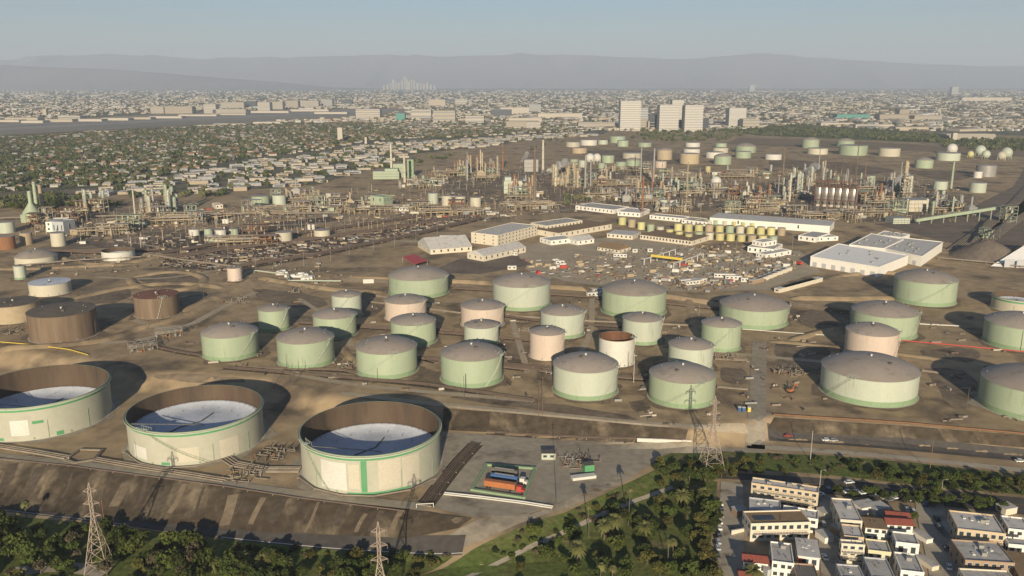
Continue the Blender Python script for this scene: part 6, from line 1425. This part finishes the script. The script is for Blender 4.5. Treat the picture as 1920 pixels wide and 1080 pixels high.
steam(1018, 333, 10, (42, 16), 26, 1); steam(1496, 345, 9, (34, 20), 22, 2); steam(1676, 352, 9, (16, 8), 14, 3); steam(1655, 368, 6, (12, 2), 6, 4); steam(975, 312, 8, (20, 16), 7, 5); steam(1533, 302, 4, (4, 18), 6, 6)

# loose clutter nobody could count: small boxes, drums, pipe ends over the works ground
def clutter(name, poly, n, s0, s1, h0, h1, seed):
    q = random.Random(seed); out = []
    a, b = [p[0] for p in poly], [p[1] for p in poly]
    while len(out) < n:
        px, py = q.uniform(min(a), max(a)), q.uniform(min(b), max(b))
        if not in_poly(px, py, poly): continue
        x, y = U(px, py)
        if any((x - tx) ** 2 + (y - ty) ** 2 < (R + 3) ** 2 for tx, ty, R in TANKS): continue
        out.append((x, y, 0.0))
    P = np.array(out); SC = np.stack([npr.uniform(s0, s1, n) ** 1.3, npr.uniform(s0 * .6, s1 * .5, n), npr.uniform(h0, h1, n)], 1)
    tvb = [(-.5, -.5, 0), (.5, -.5, 0), (.5, .5, 0), (-.5, .5, 0), (-.5, -.5, 1), (.5, -.5, 1), (.5, .5, 1), (-.5, .5, 1)]
    tfb = [(0, 1, 5, 4), (1, 2, 6, 5), (2, 3, 7, 6), (3, 0, 4, 7), (4, 5, 6, 7)]
    mats = [M_tan, M_pipe, M_brown, M_dpipe, M_dpipe, M_brown, M_steel, M_dsteel, M_dpipe]
    stuff(scatter(name, tvb, tfb, [0] * 5, P, SC, npr.choice([.15, .2, 1.75, .4], n) + npr.normal(0, .06, n), npr.integers(0, len(mats), n), mats))
WORKS = [(20, 440), (120, 405), (480, 385), (700, 355), (860, 318), (1040, 310), (1240, 318), (1500, 320), (1640, 330), (1800, 350), (1800, 415), (1600, 418), (1330, 400), (1150, 395), (1000, 405), (700, 440), (480, 450), (300, 470)]
clutter('works_clutter', WORKS, 2200, .8, 5.0, .3, 1.8, 1)
clutter('pipe_clutter', [(300, 500), (330, 472), (560, 455), (760, 425), (880, 402), (900, 412), (780, 442), (600, 480), (420, 508)], 900, .6, 5, .3, 1.6, 5)
clutter('pipe_posts', WORKS, 1500, .35, .7, 4, 13, 2)
clutter('yard_clutter', [(1180, 470), (1400, 452), (1510, 480), (1490, 515), (1330, 548), (1200, 545), (1010, 515), (1000, 490)], 900, .8, 3.0, .3, 1.6, 3)
clutter('yard_clutter', [(300, 510), (640, 540), (660, 520), (480, 470), (300, 480), (60, 470), (30, 520)], 220, .8, 3, .3, 1.5, 4)
# ================================================================ town, airport and the far city
def zone(name, pts, m, off, px=True):
    w = [U(*p) for p in pts]
    mb = MB(); mb.add([(x, y, off) for x, y in w], [tuple(range(len(w)))]); o = mb.build(name, m)
    if o.data.polygons[0].normal.z < 0: o.data.flip_normals()
    return struct(o)
TOWN = [(-150, 378), (0, 376), (120, 366), (300, 366), (440, 358), (600, 345), (690, 318), (780, 288), (900, 276), (1000, 262), (1130, 252), (1160, 236), (1000, 228), (700, 226), (420, 232), (0, 254), (-150, 262)]
zone('town_ground', TOWN, M_town, .25)
zone('airfield', [(-200, 268), (0, 254), (420, 231), (720, 215), (760, 204), (420, 209), (0, 232), (-200, 244)], M_airfield, .5)
zone('runway', [(-200, 256), (0, 245), (420, 222), (740, 207), (740, 205.5), (420, 219), (0, 240.5), (-200, 251)], M_runway, .8)
zone('taxiway', [(-200, 249), (0, 237.5), (420, 214.5), (700, 207), (700, 206), (420, 212.5), (0, 235), (-200, 246)], M_runway, .8)
zone('golf_course', [(1345, 243), (1480, 235), (1700, 247), (1940, 262), (1940, 276), (1700, 266), (1420, 254)], M_golf, .4)
zone('brown_field', [(1385, 258), (1500, 262), (1700, 270), (1950, 285), (1950, 296), (1700, 282), (1500, 276), (1360, 270)], M_field, .4)
zone('city_ground', [(-400, 242), (0, 230), (420, 207), (760, 203), (1000, 226), (1160, 234), (1400, 240), (1700, 246), (2000, 258), (2300, 200), (2300, 168), (-400, 168)], M_town, .3)
ca, sa = math.cos(.32), math.sin(.32)
def grid(poly, lot, road_u, road_v, jit, keep, seed):
    q = random.Random(seed); w = [U(*p) for p in poly]
    us = [x * ca + y * sa for x, y in w]; vs = [-x * sa + y * ca for x, y in w]; out = []
    u = min(us); cu = 0
    while u < max(us):
        v = min(vs); cv = 0
        while v < max(vs):
            a, b = u + q.uniform(-jit, jit), v + q.uniform(-jit, jit)
            x, y = a * ca - b * sa, a * sa + b * ca
            if q.random() < keep and in_poly(x, y, w): out.append((x, y))
            v += lot[1]; cv += 1
            if cv % 2 == 0: v += road_v
        u += lot[0]; cu += 1
        if cu % 8 == 0: u += road_u
    return out
RES = [(-150, 366), (0, 362), (120, 352), (240, 345), (330, 325), (450, 300), (600, 282), (700, 262), (860, 258), (980, 250), (1100, 246), (1100, 236), (700, 230), (420, 236), (0, 258), (-150, 266)]
COM = [(120, 366), (300, 366), (440, 358), (600, 345), (690, 318), (780, 288), (900, 276), (1000, 262), (1130, 254), (1080, 249), (980, 254), (860, 264), (700, 268), (600, 290), (450, 306), (330, 330), (230, 350)]
HW = [mat('house_wall_cream', (.44, .385, .30), rough=.9), mat('house_wall_white', (.50, .45, .375), rough=.9), mat('house_wall_tan', (.40, .33, .24), rough=.9), mat('house_wall_grey', (.36, .36, .35), rough=.9)]
HR = [mat('house_roof_brown', (.19, .145, .105), rough=.95), mat('house_roof_grey', (.25, .24, .225), rough=.95), mat('house_roof_tile', (.30, .16, .10), rough=.95), mat('house_roof_pale', (.42, .40, .36), rough=.95)]
def gable_me(k, j):
    w = MB().box(0, 0, -.3, 13, 10, 4.5).mesh('wall', HW[k])
    g = MB(); g.add([(-7, -5.6, 4.1), (7, -5.6, 4.1), (7, 0, 6.6), (-7, 0, 6.6), (-7, 5.6, 4.1), (7, 5.6, 4.1)], [(0, 1, 2, 3), (3, 2, 5, 4), (0, 3, 4), (1, 5, 2), (0, 4, 5, 1)])
    return w, g.mesh('roof', HR[j])
HP = [(k, j, *gable_me(k, j)) for k in range(4) for j in range(4)]
wn_ = ['cream', 'white', 'tan', 'grey']; rn_ = ['brown', 'grey', 'red tiled', 'pale']
pts = grid(RES, (17, 24), 12, 14, 4, .70, 3)
pts.sort(key=lambda p: p[1])
NH = 270
for x, y in pts[:NH]:
    k, j, w, r_ = rnd.choice(HP); t = thing('town_house', f'small {wn_[k]} town house with a {rn_[j]} roof near ' + near(*proj(x, y, 0)[:2]), 'house', (x, y, 0), .32 + rnd.choice([0, PI / 2]) + rnd.uniform(-.05, .05), 'houses of the near town')
    s = rnd.uniform(.85, 1.3); t.scale = (s, s, rnd.uniform(.7, 1.1)); obj('wall', w, t); obj('roof', r_, t)
P3 = np.array([(x, y, 0.3) for x, y in pts[NH:]])
tv = [(-7, -5, 0), (7, -5, 0), (7, 5, 0), (-7, 5, 0), (-7, -5, 4.2), (7, -5, 4.2), (7, 5, 4.2), (-7, 5, 4.2), (-7.6, -5.8, 4.1), (7.6, -5.8, 4.1), (6, 0, 6.8), (-6, 0, 6.8), (7.6, 5.8, 4.1), (-7.6, 5.8, 4.1)]
tf = [(0, 1, 5, 4), (1, 2, 6, 5), (2, 3, 7, 6), (3, 0, 4, 7), (8, 9, 10, 11), (11, 10, 12, 13), (9, 12, 10, 10), (8, 11, 13, 13)]
tf_q = [f for f in tf if len(set(f)) == 4]
def scatter_boxes(name, P, SC, R, mats):
    n = len(P); tvb = [(-.5, -.5, 0), (.5, -.5, 0), (.5, .5, 0), (-.5, .5, 0), (-.5, -.5, 1), (.5, -.5, 1), (.5, .5, 1), (-.5, .5, 1)]
    tfb = [(0, 1, 5, 4), (1, 2, 6, 5), (2, 3, 7, 6), (3, 0, 4, 7), (4, 5, 6, 7)]
    return stuff(scatter(name, tvb, tfb, [0] * 5, P, SC, R, npr.integers(0, len(mats), n), mats))
n = len(P3)
def scatter2(name, P, SC, R):
    n = len(P); V_ = np.array(tv, float); F_ = np.array(tf_q); wi = npr.integers(0, 4, n); ri = npr.integers(0, 4, n) + 4
    c, s = np.cos(R)[:, None], np.sin(R)[:, None]; x, y, z = (V_[None, :, i] * SC[:, i:i + 1] for i in range(3))
    VV = np.stack([x * c - y * s + P[:, 0:1], x * s + y * c + P[:, 1:2], z + P[:, 2:3]], -1).reshape(-1, 3)
    FF = (F_[None] + (np.arange(n) * len(V_))[:, None, None]).reshape(-1, 4)
    mi = np.concatenate([np.repeat(wi[:, None], 4, 1), np.repeat(ri[:, None], 2, 1)], 1).ravel()
    return stuff(obj(name, fast_mesh(name, VV, FF, mi, HW + HR)))
sc = npr.uniform(.8, 1.35, (n, 3)); sc[:, 2] = npr.uniform(.65, 1.1, n)
scatter2('distant_houses', P3, sc, .32 + npr.integers(0, 2, n) * PI / 2 + npr.normal(0, .05, n))
# commercial blocks of the town: the nearer ones by themselves
cm = grid(COM, (30, 29), 9, 9, 11, .72, 8); cm.sort(key=lambda p: p[1])
CR = [R_pale, HR[3], mat('white_roof_membrane', (.55, .53, .48), rough=.9), HR[1], mat('tan_flat_roof', (.40, .34, .26), rough=.9)]; crn = ['pale', 'light', 'white', 'grey', 'tan']
for i, (x, y) in enumerate(cm[:300]):
    a, b, h = rnd.uniform(13, 30), rnd.uniform(12, 27), rnd.uniform(3.5, 6); k = rnd.randrange(5); j = rnd.randrange(4)
    t = thing('low_building', f'low {wn_[j]} walled building with a {crn[k]} flat roof near ' + near(*proj(x, y, 0)[:2]), 'building', (x, y, 0), .32 + rnd.choice([0, 0, 1.57, -.25, .2]) + rnd.uniform(-.05, .05), 'low buildings of the workshop belt')
    MB().box(0, 0, -.2, a, b, h + .2).build('wall', HW[j], t); MB().box(0, 0, h - .3, a - .6, b - .6, .4).build('roof', CR[k], t)
    for u in range(rnd.randrange(1, 3)): MB().box(rnd.uniform(-.3, .3) * a, rnd.uniform(-.3, .3) * b, h + .1, 2.5, 2.5, 1.6).build('roof_unit', M_steel, t)
    if rnd.random() < .6: MB().box(0, -b / 2 - .06, 1.2, a * .7, .16, 1.6).build('window', M_glass, t)
Pc = np.array([(x, y, .2) for x, y in cm[300:]]); nC = len(Pc)
if nC: scatter_boxes('distant_workshops', Pc, np.stack([npr.uniform(13, 30, nC), npr.uniform(12, 27, nC), npr.uniform(3.5, 6, nC)], 1), np.full(nC, .32), [HW[0], HW[1], R_pale, HR[3]])
# trees of the town
tp = grid(RES, (11, 12), 1, 1, 6, .80, 21) + grid(COM, (24, 22), 3, 3, 10, .6, 22)
for pa, k in ([(-120, 374), (60, 400), (240, 386), (120, 364), (0, 372)], 190), ([(230, 372), (420, 372), (420, 362), (240, 364)], 50), ([(420, 332), (500, 322), (520, 330), (440, 345)], 40), ([(200, 318), (420, 292), (480, 278), (480, 288), (330, 322)], 90), ([(640, 316), (760, 300), (850, 290), (850, 300), (700, 322)], 60), ([(960, 280), (1010, 262), (1060, 258), (1060, 268), (980, 285)], 40), ([(640, 252), (740, 248), (740, 266), (650, 262)], 50), ([(1055, 372), (1125, 362), (1130, 374), (1060, 385)], 26):
    c = 0
    while c < k:
        px, py = rnd.uniform(min(p[0] for p in pa), max(p[0] for p in pa)), rnd.uniform(min(p[1] for p in pa), max(p[1] for p in pa))
        if in_poly(px, py, pa): tp.append(U(px, py)); c += 1
tp = [p for p in tp if rnd.random() < (.66 if proj(p[0], p[1], 0)[0] < 260 + 60 * math.sin(p[1] * .01) else .42)]
tp.sort(key=lambda p: p[1])
TN = ['dark green', 'bright green', 'olive', 'narrow dark', 'greyish', 'broad green', 'small olive']
for x, y in tp[:12]:
    k = rnd.choice([0, 0, 5, 3, 2, 0]); tree(x, y, k, rnd.uniform(1.2, 2.1), f'{TN[k]} tree of the belt between refinery and town', 'trees between refinery and town', z=0)
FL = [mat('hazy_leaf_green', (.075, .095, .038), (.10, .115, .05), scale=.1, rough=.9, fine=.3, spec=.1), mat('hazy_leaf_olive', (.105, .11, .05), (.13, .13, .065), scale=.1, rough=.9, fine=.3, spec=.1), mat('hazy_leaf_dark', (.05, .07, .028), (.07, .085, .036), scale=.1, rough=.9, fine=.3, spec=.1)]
LEAFT = [crown_mesh('leaf_clump', M_leafs[0], 300 + s, 4.2, 5.5, .6, 44, 2.0, 5) for s in range(2)]
def far_leaf(name, P, SC, seed):
    me = LEAFT[seed % 2]; V_ = np.array([v.co[:] for v in me.vertices]); F_ = np.arange(len(V_)).reshape(-1, 4)
    return stuff(scatter(name, V_, F_, [0] * len(F_), P, SC, npr.uniform(0, 6.28, len(P)), npr.integers(0, 3, len(P)), FL))
Pt = np.array([(x, y, 0.) for x, y in tp[12:]]); far_leaf('distant_trees', Pt, npr.uniform(.7, 1.5, len(Pt)), 0)
# belt of trees in front of and behind the golf course
gp = []
for pa, k in ([(1340, 246), (1500, 240), (1700, 250), (1940, 266), (1940, 275), (1700, 263), (1420, 254)], 420), ([(1200, 242), (1400, 250), (1380, 262), (1290, 266), (1180, 262)], 130), ([(1620, 252), (1780, 258), (1780, 268), (1640, 262)], 160), ([(1760, 270), (1940, 276), (1940, 284), (1780, 278)], 80):
    c = 0
    while c < k:
        px, py = rnd.uniform(min(p[0] for p in pa), max(p[0] for p in pa)), rnd.uniform(min(p[1] for p in pa), max(p[1] for p in pa))
        if in_poly(px, py, pa): gp.append((*U(px, py), 0.)); c += 1
gp = np.array(gp); far_leaf('tree_belt', gp, npr.uniform(.9, 1.7, len(gp)), 1)
# the far city: spread evenly over the picture rows it fills
def far_pts(n, y0, y1, x0, x1, seed, skip=()):
    q = random.Random(seed); out = []
    while len(out) < n:
        px, py = q.uniform(x0, x1), y0 + (y1 - y0) * q.random() ** 1.0
        if any(in_poly(px, py, s) for s in skip): continue
        out.append(U(px, py))
    return np.array([(x, y, .2) for x, y in out])
AIR = [(-200, 270), (0, 256), (420, 233), (720, 217), (760, 203), (420, 206), (0, 228), (-200, 240)]
GOLF = [(1340, 247), (1480, 233), (1700, 245), (1960, 260), (1960, 300), (1340, 300)]
FM = [HW[0], HW[1], HW[2], HR[1], HR[0], HW[1], R_pale, HR[3]]
for nm, n, y0, y1, x0, x1, s0, s1, h0, h1, sd in [('far_city_houses', 9000, 166, 203, -150, 2070, 10, 26, 4, 8, 1), ('far_city_houses', 2600, 203, 246, 700, 2070, 10, 24, 4, 9, 2), ('far_city_houses', 900, 200, 230, -150, 700, 12, 34, 4, 9, 5), ('far_sheds', 300, 205, 246, 760, 1980, 35, 90, 5, 9, 3), ('far_sheds', 300, 172, 205, -150, 2070, 40, 110, 6, 10, 4)]:
    P3 = far_pts(n, y0, y1, x0, x1, sd, (AIR, GOLF)); k = np.clip(P3[:, 1:2] / 5000, 1, 3.0) ** .6
    S3 = np.concatenate([npr.uniform(s0, s1, (n, 1)) * k, npr.uniform(s0 * .7, s1 * .7, (n, 1)) * k, npr.uniform(h0, h1, (n, 1)) * k], 1)
    scatter_boxes(nm, P3, S3, .32 + npr.integers(0, 2, n) * PI / 2 + npr.normal(0, .04, n), FM)
for n, y0, y1, x0, x1, sd in [(11000, 165, 205, -150, 2070, 11), (3800, 203, 246, 700, 2070, 12), (900, 205, 228, -150, 500, 13)]:
    P3 = far_pts(n, y0, y1, x0, x1, sd, (AIR,)); far_leaf('far_city_trees', P3, npr.uniform(.75, 1.35, n) * np.clip(P3[:, 1] / 5000, 1, 3.2) ** .7, sd)
# single buildings that stand out in the distance
def far_block(px, by, ty, wpx, label, wall, name='far_building', cat='building', band=0, d=None, roof=None, rz=0.0, bm=None):
    x, y = U(px, by); h = z_at(x, y, ty); w = wpx * y / F * 1.01; d = d or min(w, 60); t = thing(name, label, cat, (x, y, 0), rz)
    MB().box(0, d / 2, -.3, w, d, h + .3).build('wall', wall, t); MB().box(0, d / 2, h, w * .96, d * .96, 1.0).build('roof', roof or wall, t)
    if band:
        me = MB().box(0, d / 2, 0, w + .5, d + .5, h / band * .42).mesh('window_band', bm or W_bandglass)
        for i in range(band): obj('window_band', me, t, (0, 0, h * (i + .4) / band))
    return t
W_tower = mat('tower_concrete', (.60, .57, .51), (.56, .53, .48), rough=.7); W_bandglass = mat('tower_window_band', (.25, .25, .24), (.21, .21, .21), rough=.4)
W_dark = mat('dark_glass_block', (.06, .07, .085), (.05, .06, .07), rough=.3); W_green = mat('teal_hall', (.10, .28, .24), rough=.7)
for px, by, ty, w, lab in [(1181.5, 245, 190, 37, 'white banded office tower, leftmost and tallest of the row'), (1253.5, 246, 197, 35, 'white banded office tower, second of the row'), (1300, 247, 198, 33, 'white banded office tower, third of the row'), (1382, 238, 203, 31, 'white banded office tower standing apart on the right'), (1270, 226, 188, 21, 'white banded tower peeping behind the second one')]:
    far_block(px, by, ty, w, lab, W_tower, 'office_tower', 'tower', 16, d=55)
for px, by, ty, w, lab, m, bd in [(1207, 240, 203, 14, 'grey slab behind the leftmost white tower', W_grey, 8), (1208, 242, 224, 16, 'low cream block right of the leftmost tower', HW[0], 4), (1226, 243, 215, 16, 'dark glass block between the first towers', W_dark, 0), (1222, 243, 228, 14, 'small white block before the dark glass one', HW[1], 3), (1276, 244, 225, 10, 'dark block between second and third towers', W_dark, 0), (1322, 243, 222, 12, 'dark strip block right of the third tower', W_dark, 0), (1408, 240, 224, 30, 'low pale offices right of the lone tower', HW[0], 3),
        (295, 213, 200, 24, 'pale hotel, first of the airport row', HW[0], 5), (335, 213, 200, 50, 'long tan hotel of the airport row', HW[2], 6), (394, 213, 196, 22, 'white square hotel of the airport row', HW[1], 6), (436, 203, 192, 42, 'broad cream hotel behind the white square one', HW[0], 6), (430, 213, 205, 60, 'low cream parking deck under the hotels', HW[0], 3), (470, 202, 190, 20, 'dark glass hotel of the airport row', W_dark, 0), (495, 210, 192, 22, 'tall cream hotel with a white front', HW[1], 8), (520, 205, 191, 20, 'cream hotel right of the tall one', HW[0], 7), (548, 203, 189, 22, 'round looking tan hotel left of the long cream one', HW[2], 6), (580, 201, 189, 34, 'long cream hotel near the black glass block', HW[0], 6), (613, 200, 187, 20, 'pale hotel with dark glass side', HW[3], 6), (650, 197, 187, 20, 'black glass block beyond the hotels', W_dark, 0),
        (84, 218, 205, 7, 'slim airport control tower', HW[0], 0), (690, 222, 205, 44, 'wide white hall with dark windows past the town', HW[1], 4), (751, 226, 213, 16, 'teal green hall among white sheds', W_green, 0), (790, 224, 206, 36, 'white factory block with a roof house', HW[1], 2), (833, 228, 208, 40, 'beige factory hall beside the white block', HW[0], 3), (890, 232, 218, 34, 'white stepped hall past the town trees', HW[1], 2), (865, 195, 186, 22, 'white dome like hall in the far city', HW[1], 2), (820, 200, 187, 30, 'cream arched hangar in the far city', HW[0], 0), (848, 192, 186, 22, 'dark hangar right of the arched one', W_dark, 0),
        (940, 219, 206, 38, 'dark hangar front with a red and white roof', W_dark, 0), (965, 214, 202, 52, 'hangar with a long red stripe', HW[1], 0), (1003, 209, 196, 22, 'grey office behind the red striped hangar', HW[3], 5), (985, 232, 222, 60, 'long white plant before the hangars', HW[1], 0), (980, 242, 228, 60, 'tan clustered offices at the town end', HW[2], 4), (1000, 243, 229, 26, 'pale glass office at the town end', HW[1], 5), (1050, 222, 213, 80, 'very long white shed left of the towers', HW[1], 0), (1120, 240, 230, 70, 'long low cream offices left of the towers', HW[0], 2),
        (1570, 236, 231, 60, 'long blue white roofs behind the golf course, left', HW[1], 0), (1640, 240, 234, 70, 'long white roofs behind the golf course, middle', HW[1], 0), (1710, 245, 239, 60, 'pale shed behind the golf course, right', HW[0], 0), (1695, 220, 206, 18, 'tan tower of the hospital', HW[2], 7), (1690, 225, 215, 80, 'tan hospital wings below its tower', HW[2], 3), (1740, 226, 217, 50, 'cream clinic right of the hospital', HW[0], 3), (1600, 222, 215, 60, 'dark teal roofed factory behind the golf course', W_green, 0), (1820, 262, 252, 90, 'cream offices at the right above the spheres', HW[0], 3), (1790, 264, 250, 8, 'white silo like tower left of the cream offices', HW[1], 0), (1850, 190, 183, 90, 'very long white sheds on the far right', HW[1], 0),
        (638, 266, 240, 9, 'white dome topped church tower amid the town', HW[1], 0), (686, 271, 258, 4, 'small white tower house right of the church', HW[1], 0), (450, 168, 152, 5, 'lone far tower before the hills', HW[0], 0), (1410, 172, 160, 10, 'faint grey tower on the far plain, left', HW[3], 0), (1790, 178, 163, 12, 'faint grey tower on the far plain, right', HW[3], 0)]:
    far_block(px, by, ty, w, lab, m, band=bd)
for i, (px, by, ty, wp) in enumerate([(a_, b_, b_ - (b_ - c_) * .7, d_) for a_, b_, c_, d_ in [(10, 229, 224, 50), (60, 231, 225, 40), (110, 229, 222, 50), (160, 228, 222, 60), (215, 226, 220, 50), (262, 224, 219, 40), (310, 222, 217, 60), (370, 218, 214, 70), (430, 216, 212, 60), (500, 212, 207, 80), (580, 209, 204, 70), (40, 226, 219, 60), (130, 224, 215, 40), (620, 214, 209, 60), (390, 238, 234, 50), (430, 236, 231, 60), (500, 232, 228, 50), (180, 250, 245, 50), (330, 242, 238, 40)]]):
    far_block(px, by, ty, wp, 'white low airport building ' + ['at the far left of the apron', 'second along the apron', 'third along the apron with tall front', 'fourth along the apron', 'fifth along the apron', 'sixth along the apron', 'below the first hotels', 'below the white square hotel', 'under the parking deck', 'below the tall cream hotel', 'under the long cream hotel', 'behind the first apron building', 'behind the control tower', 'below the black glass block', 'on the town side of the runway, left pair', 'on the town side of the runway, right pair', 'near the runway end', 'at the town edge on the left', 'at the town edge in the middle'][i], [HW[1], HW[1], HW[0]][i % 3], 'terminal_building', 'terminal', band=1 if by - ty > 5 else 0)
for i, (px, ty, wp) in enumerate([(738, 146, 5), (743, 150, 4), (748, 152, 4), (754, 147, 4), (759, 138, 4), (763, 143, 4), (767, 150, 5), (772, 146, 4), (777, 148, 4), (783, 153, 5), (789, 152, 4), (795, 155, 5), (801, 152, 4), (733, 154, 4), (727, 157, 5), (808, 157, 5), (815, 158, 4), (720, 159, 4)]):
    far_block(px, 169, ty + (169 - ty) * .16, wp * .85, 'hazy far skyscraper of the downtown cluster, ' + ['tall at its left end', 'just right of the tall left one', 'short left of centre', 'left of the tallest', 'tallest of all', 'right of the tallest', 'second right of the tallest', 'third right of the tallest', 'fourth right of the tallest', 'fifth right of the tallest', 'sixth right of the tallest', 'seventh right of the tallest', 'eighth right of the tallest', 'left of the tall left one', 'low at the left edge', 'low at the right edge', 'lowest on the right', 'lowest on the left'][i], [HW[3], W_bandglass, HW[2]][i % 3], 'skyscraper', 'skyscraper', d=60)
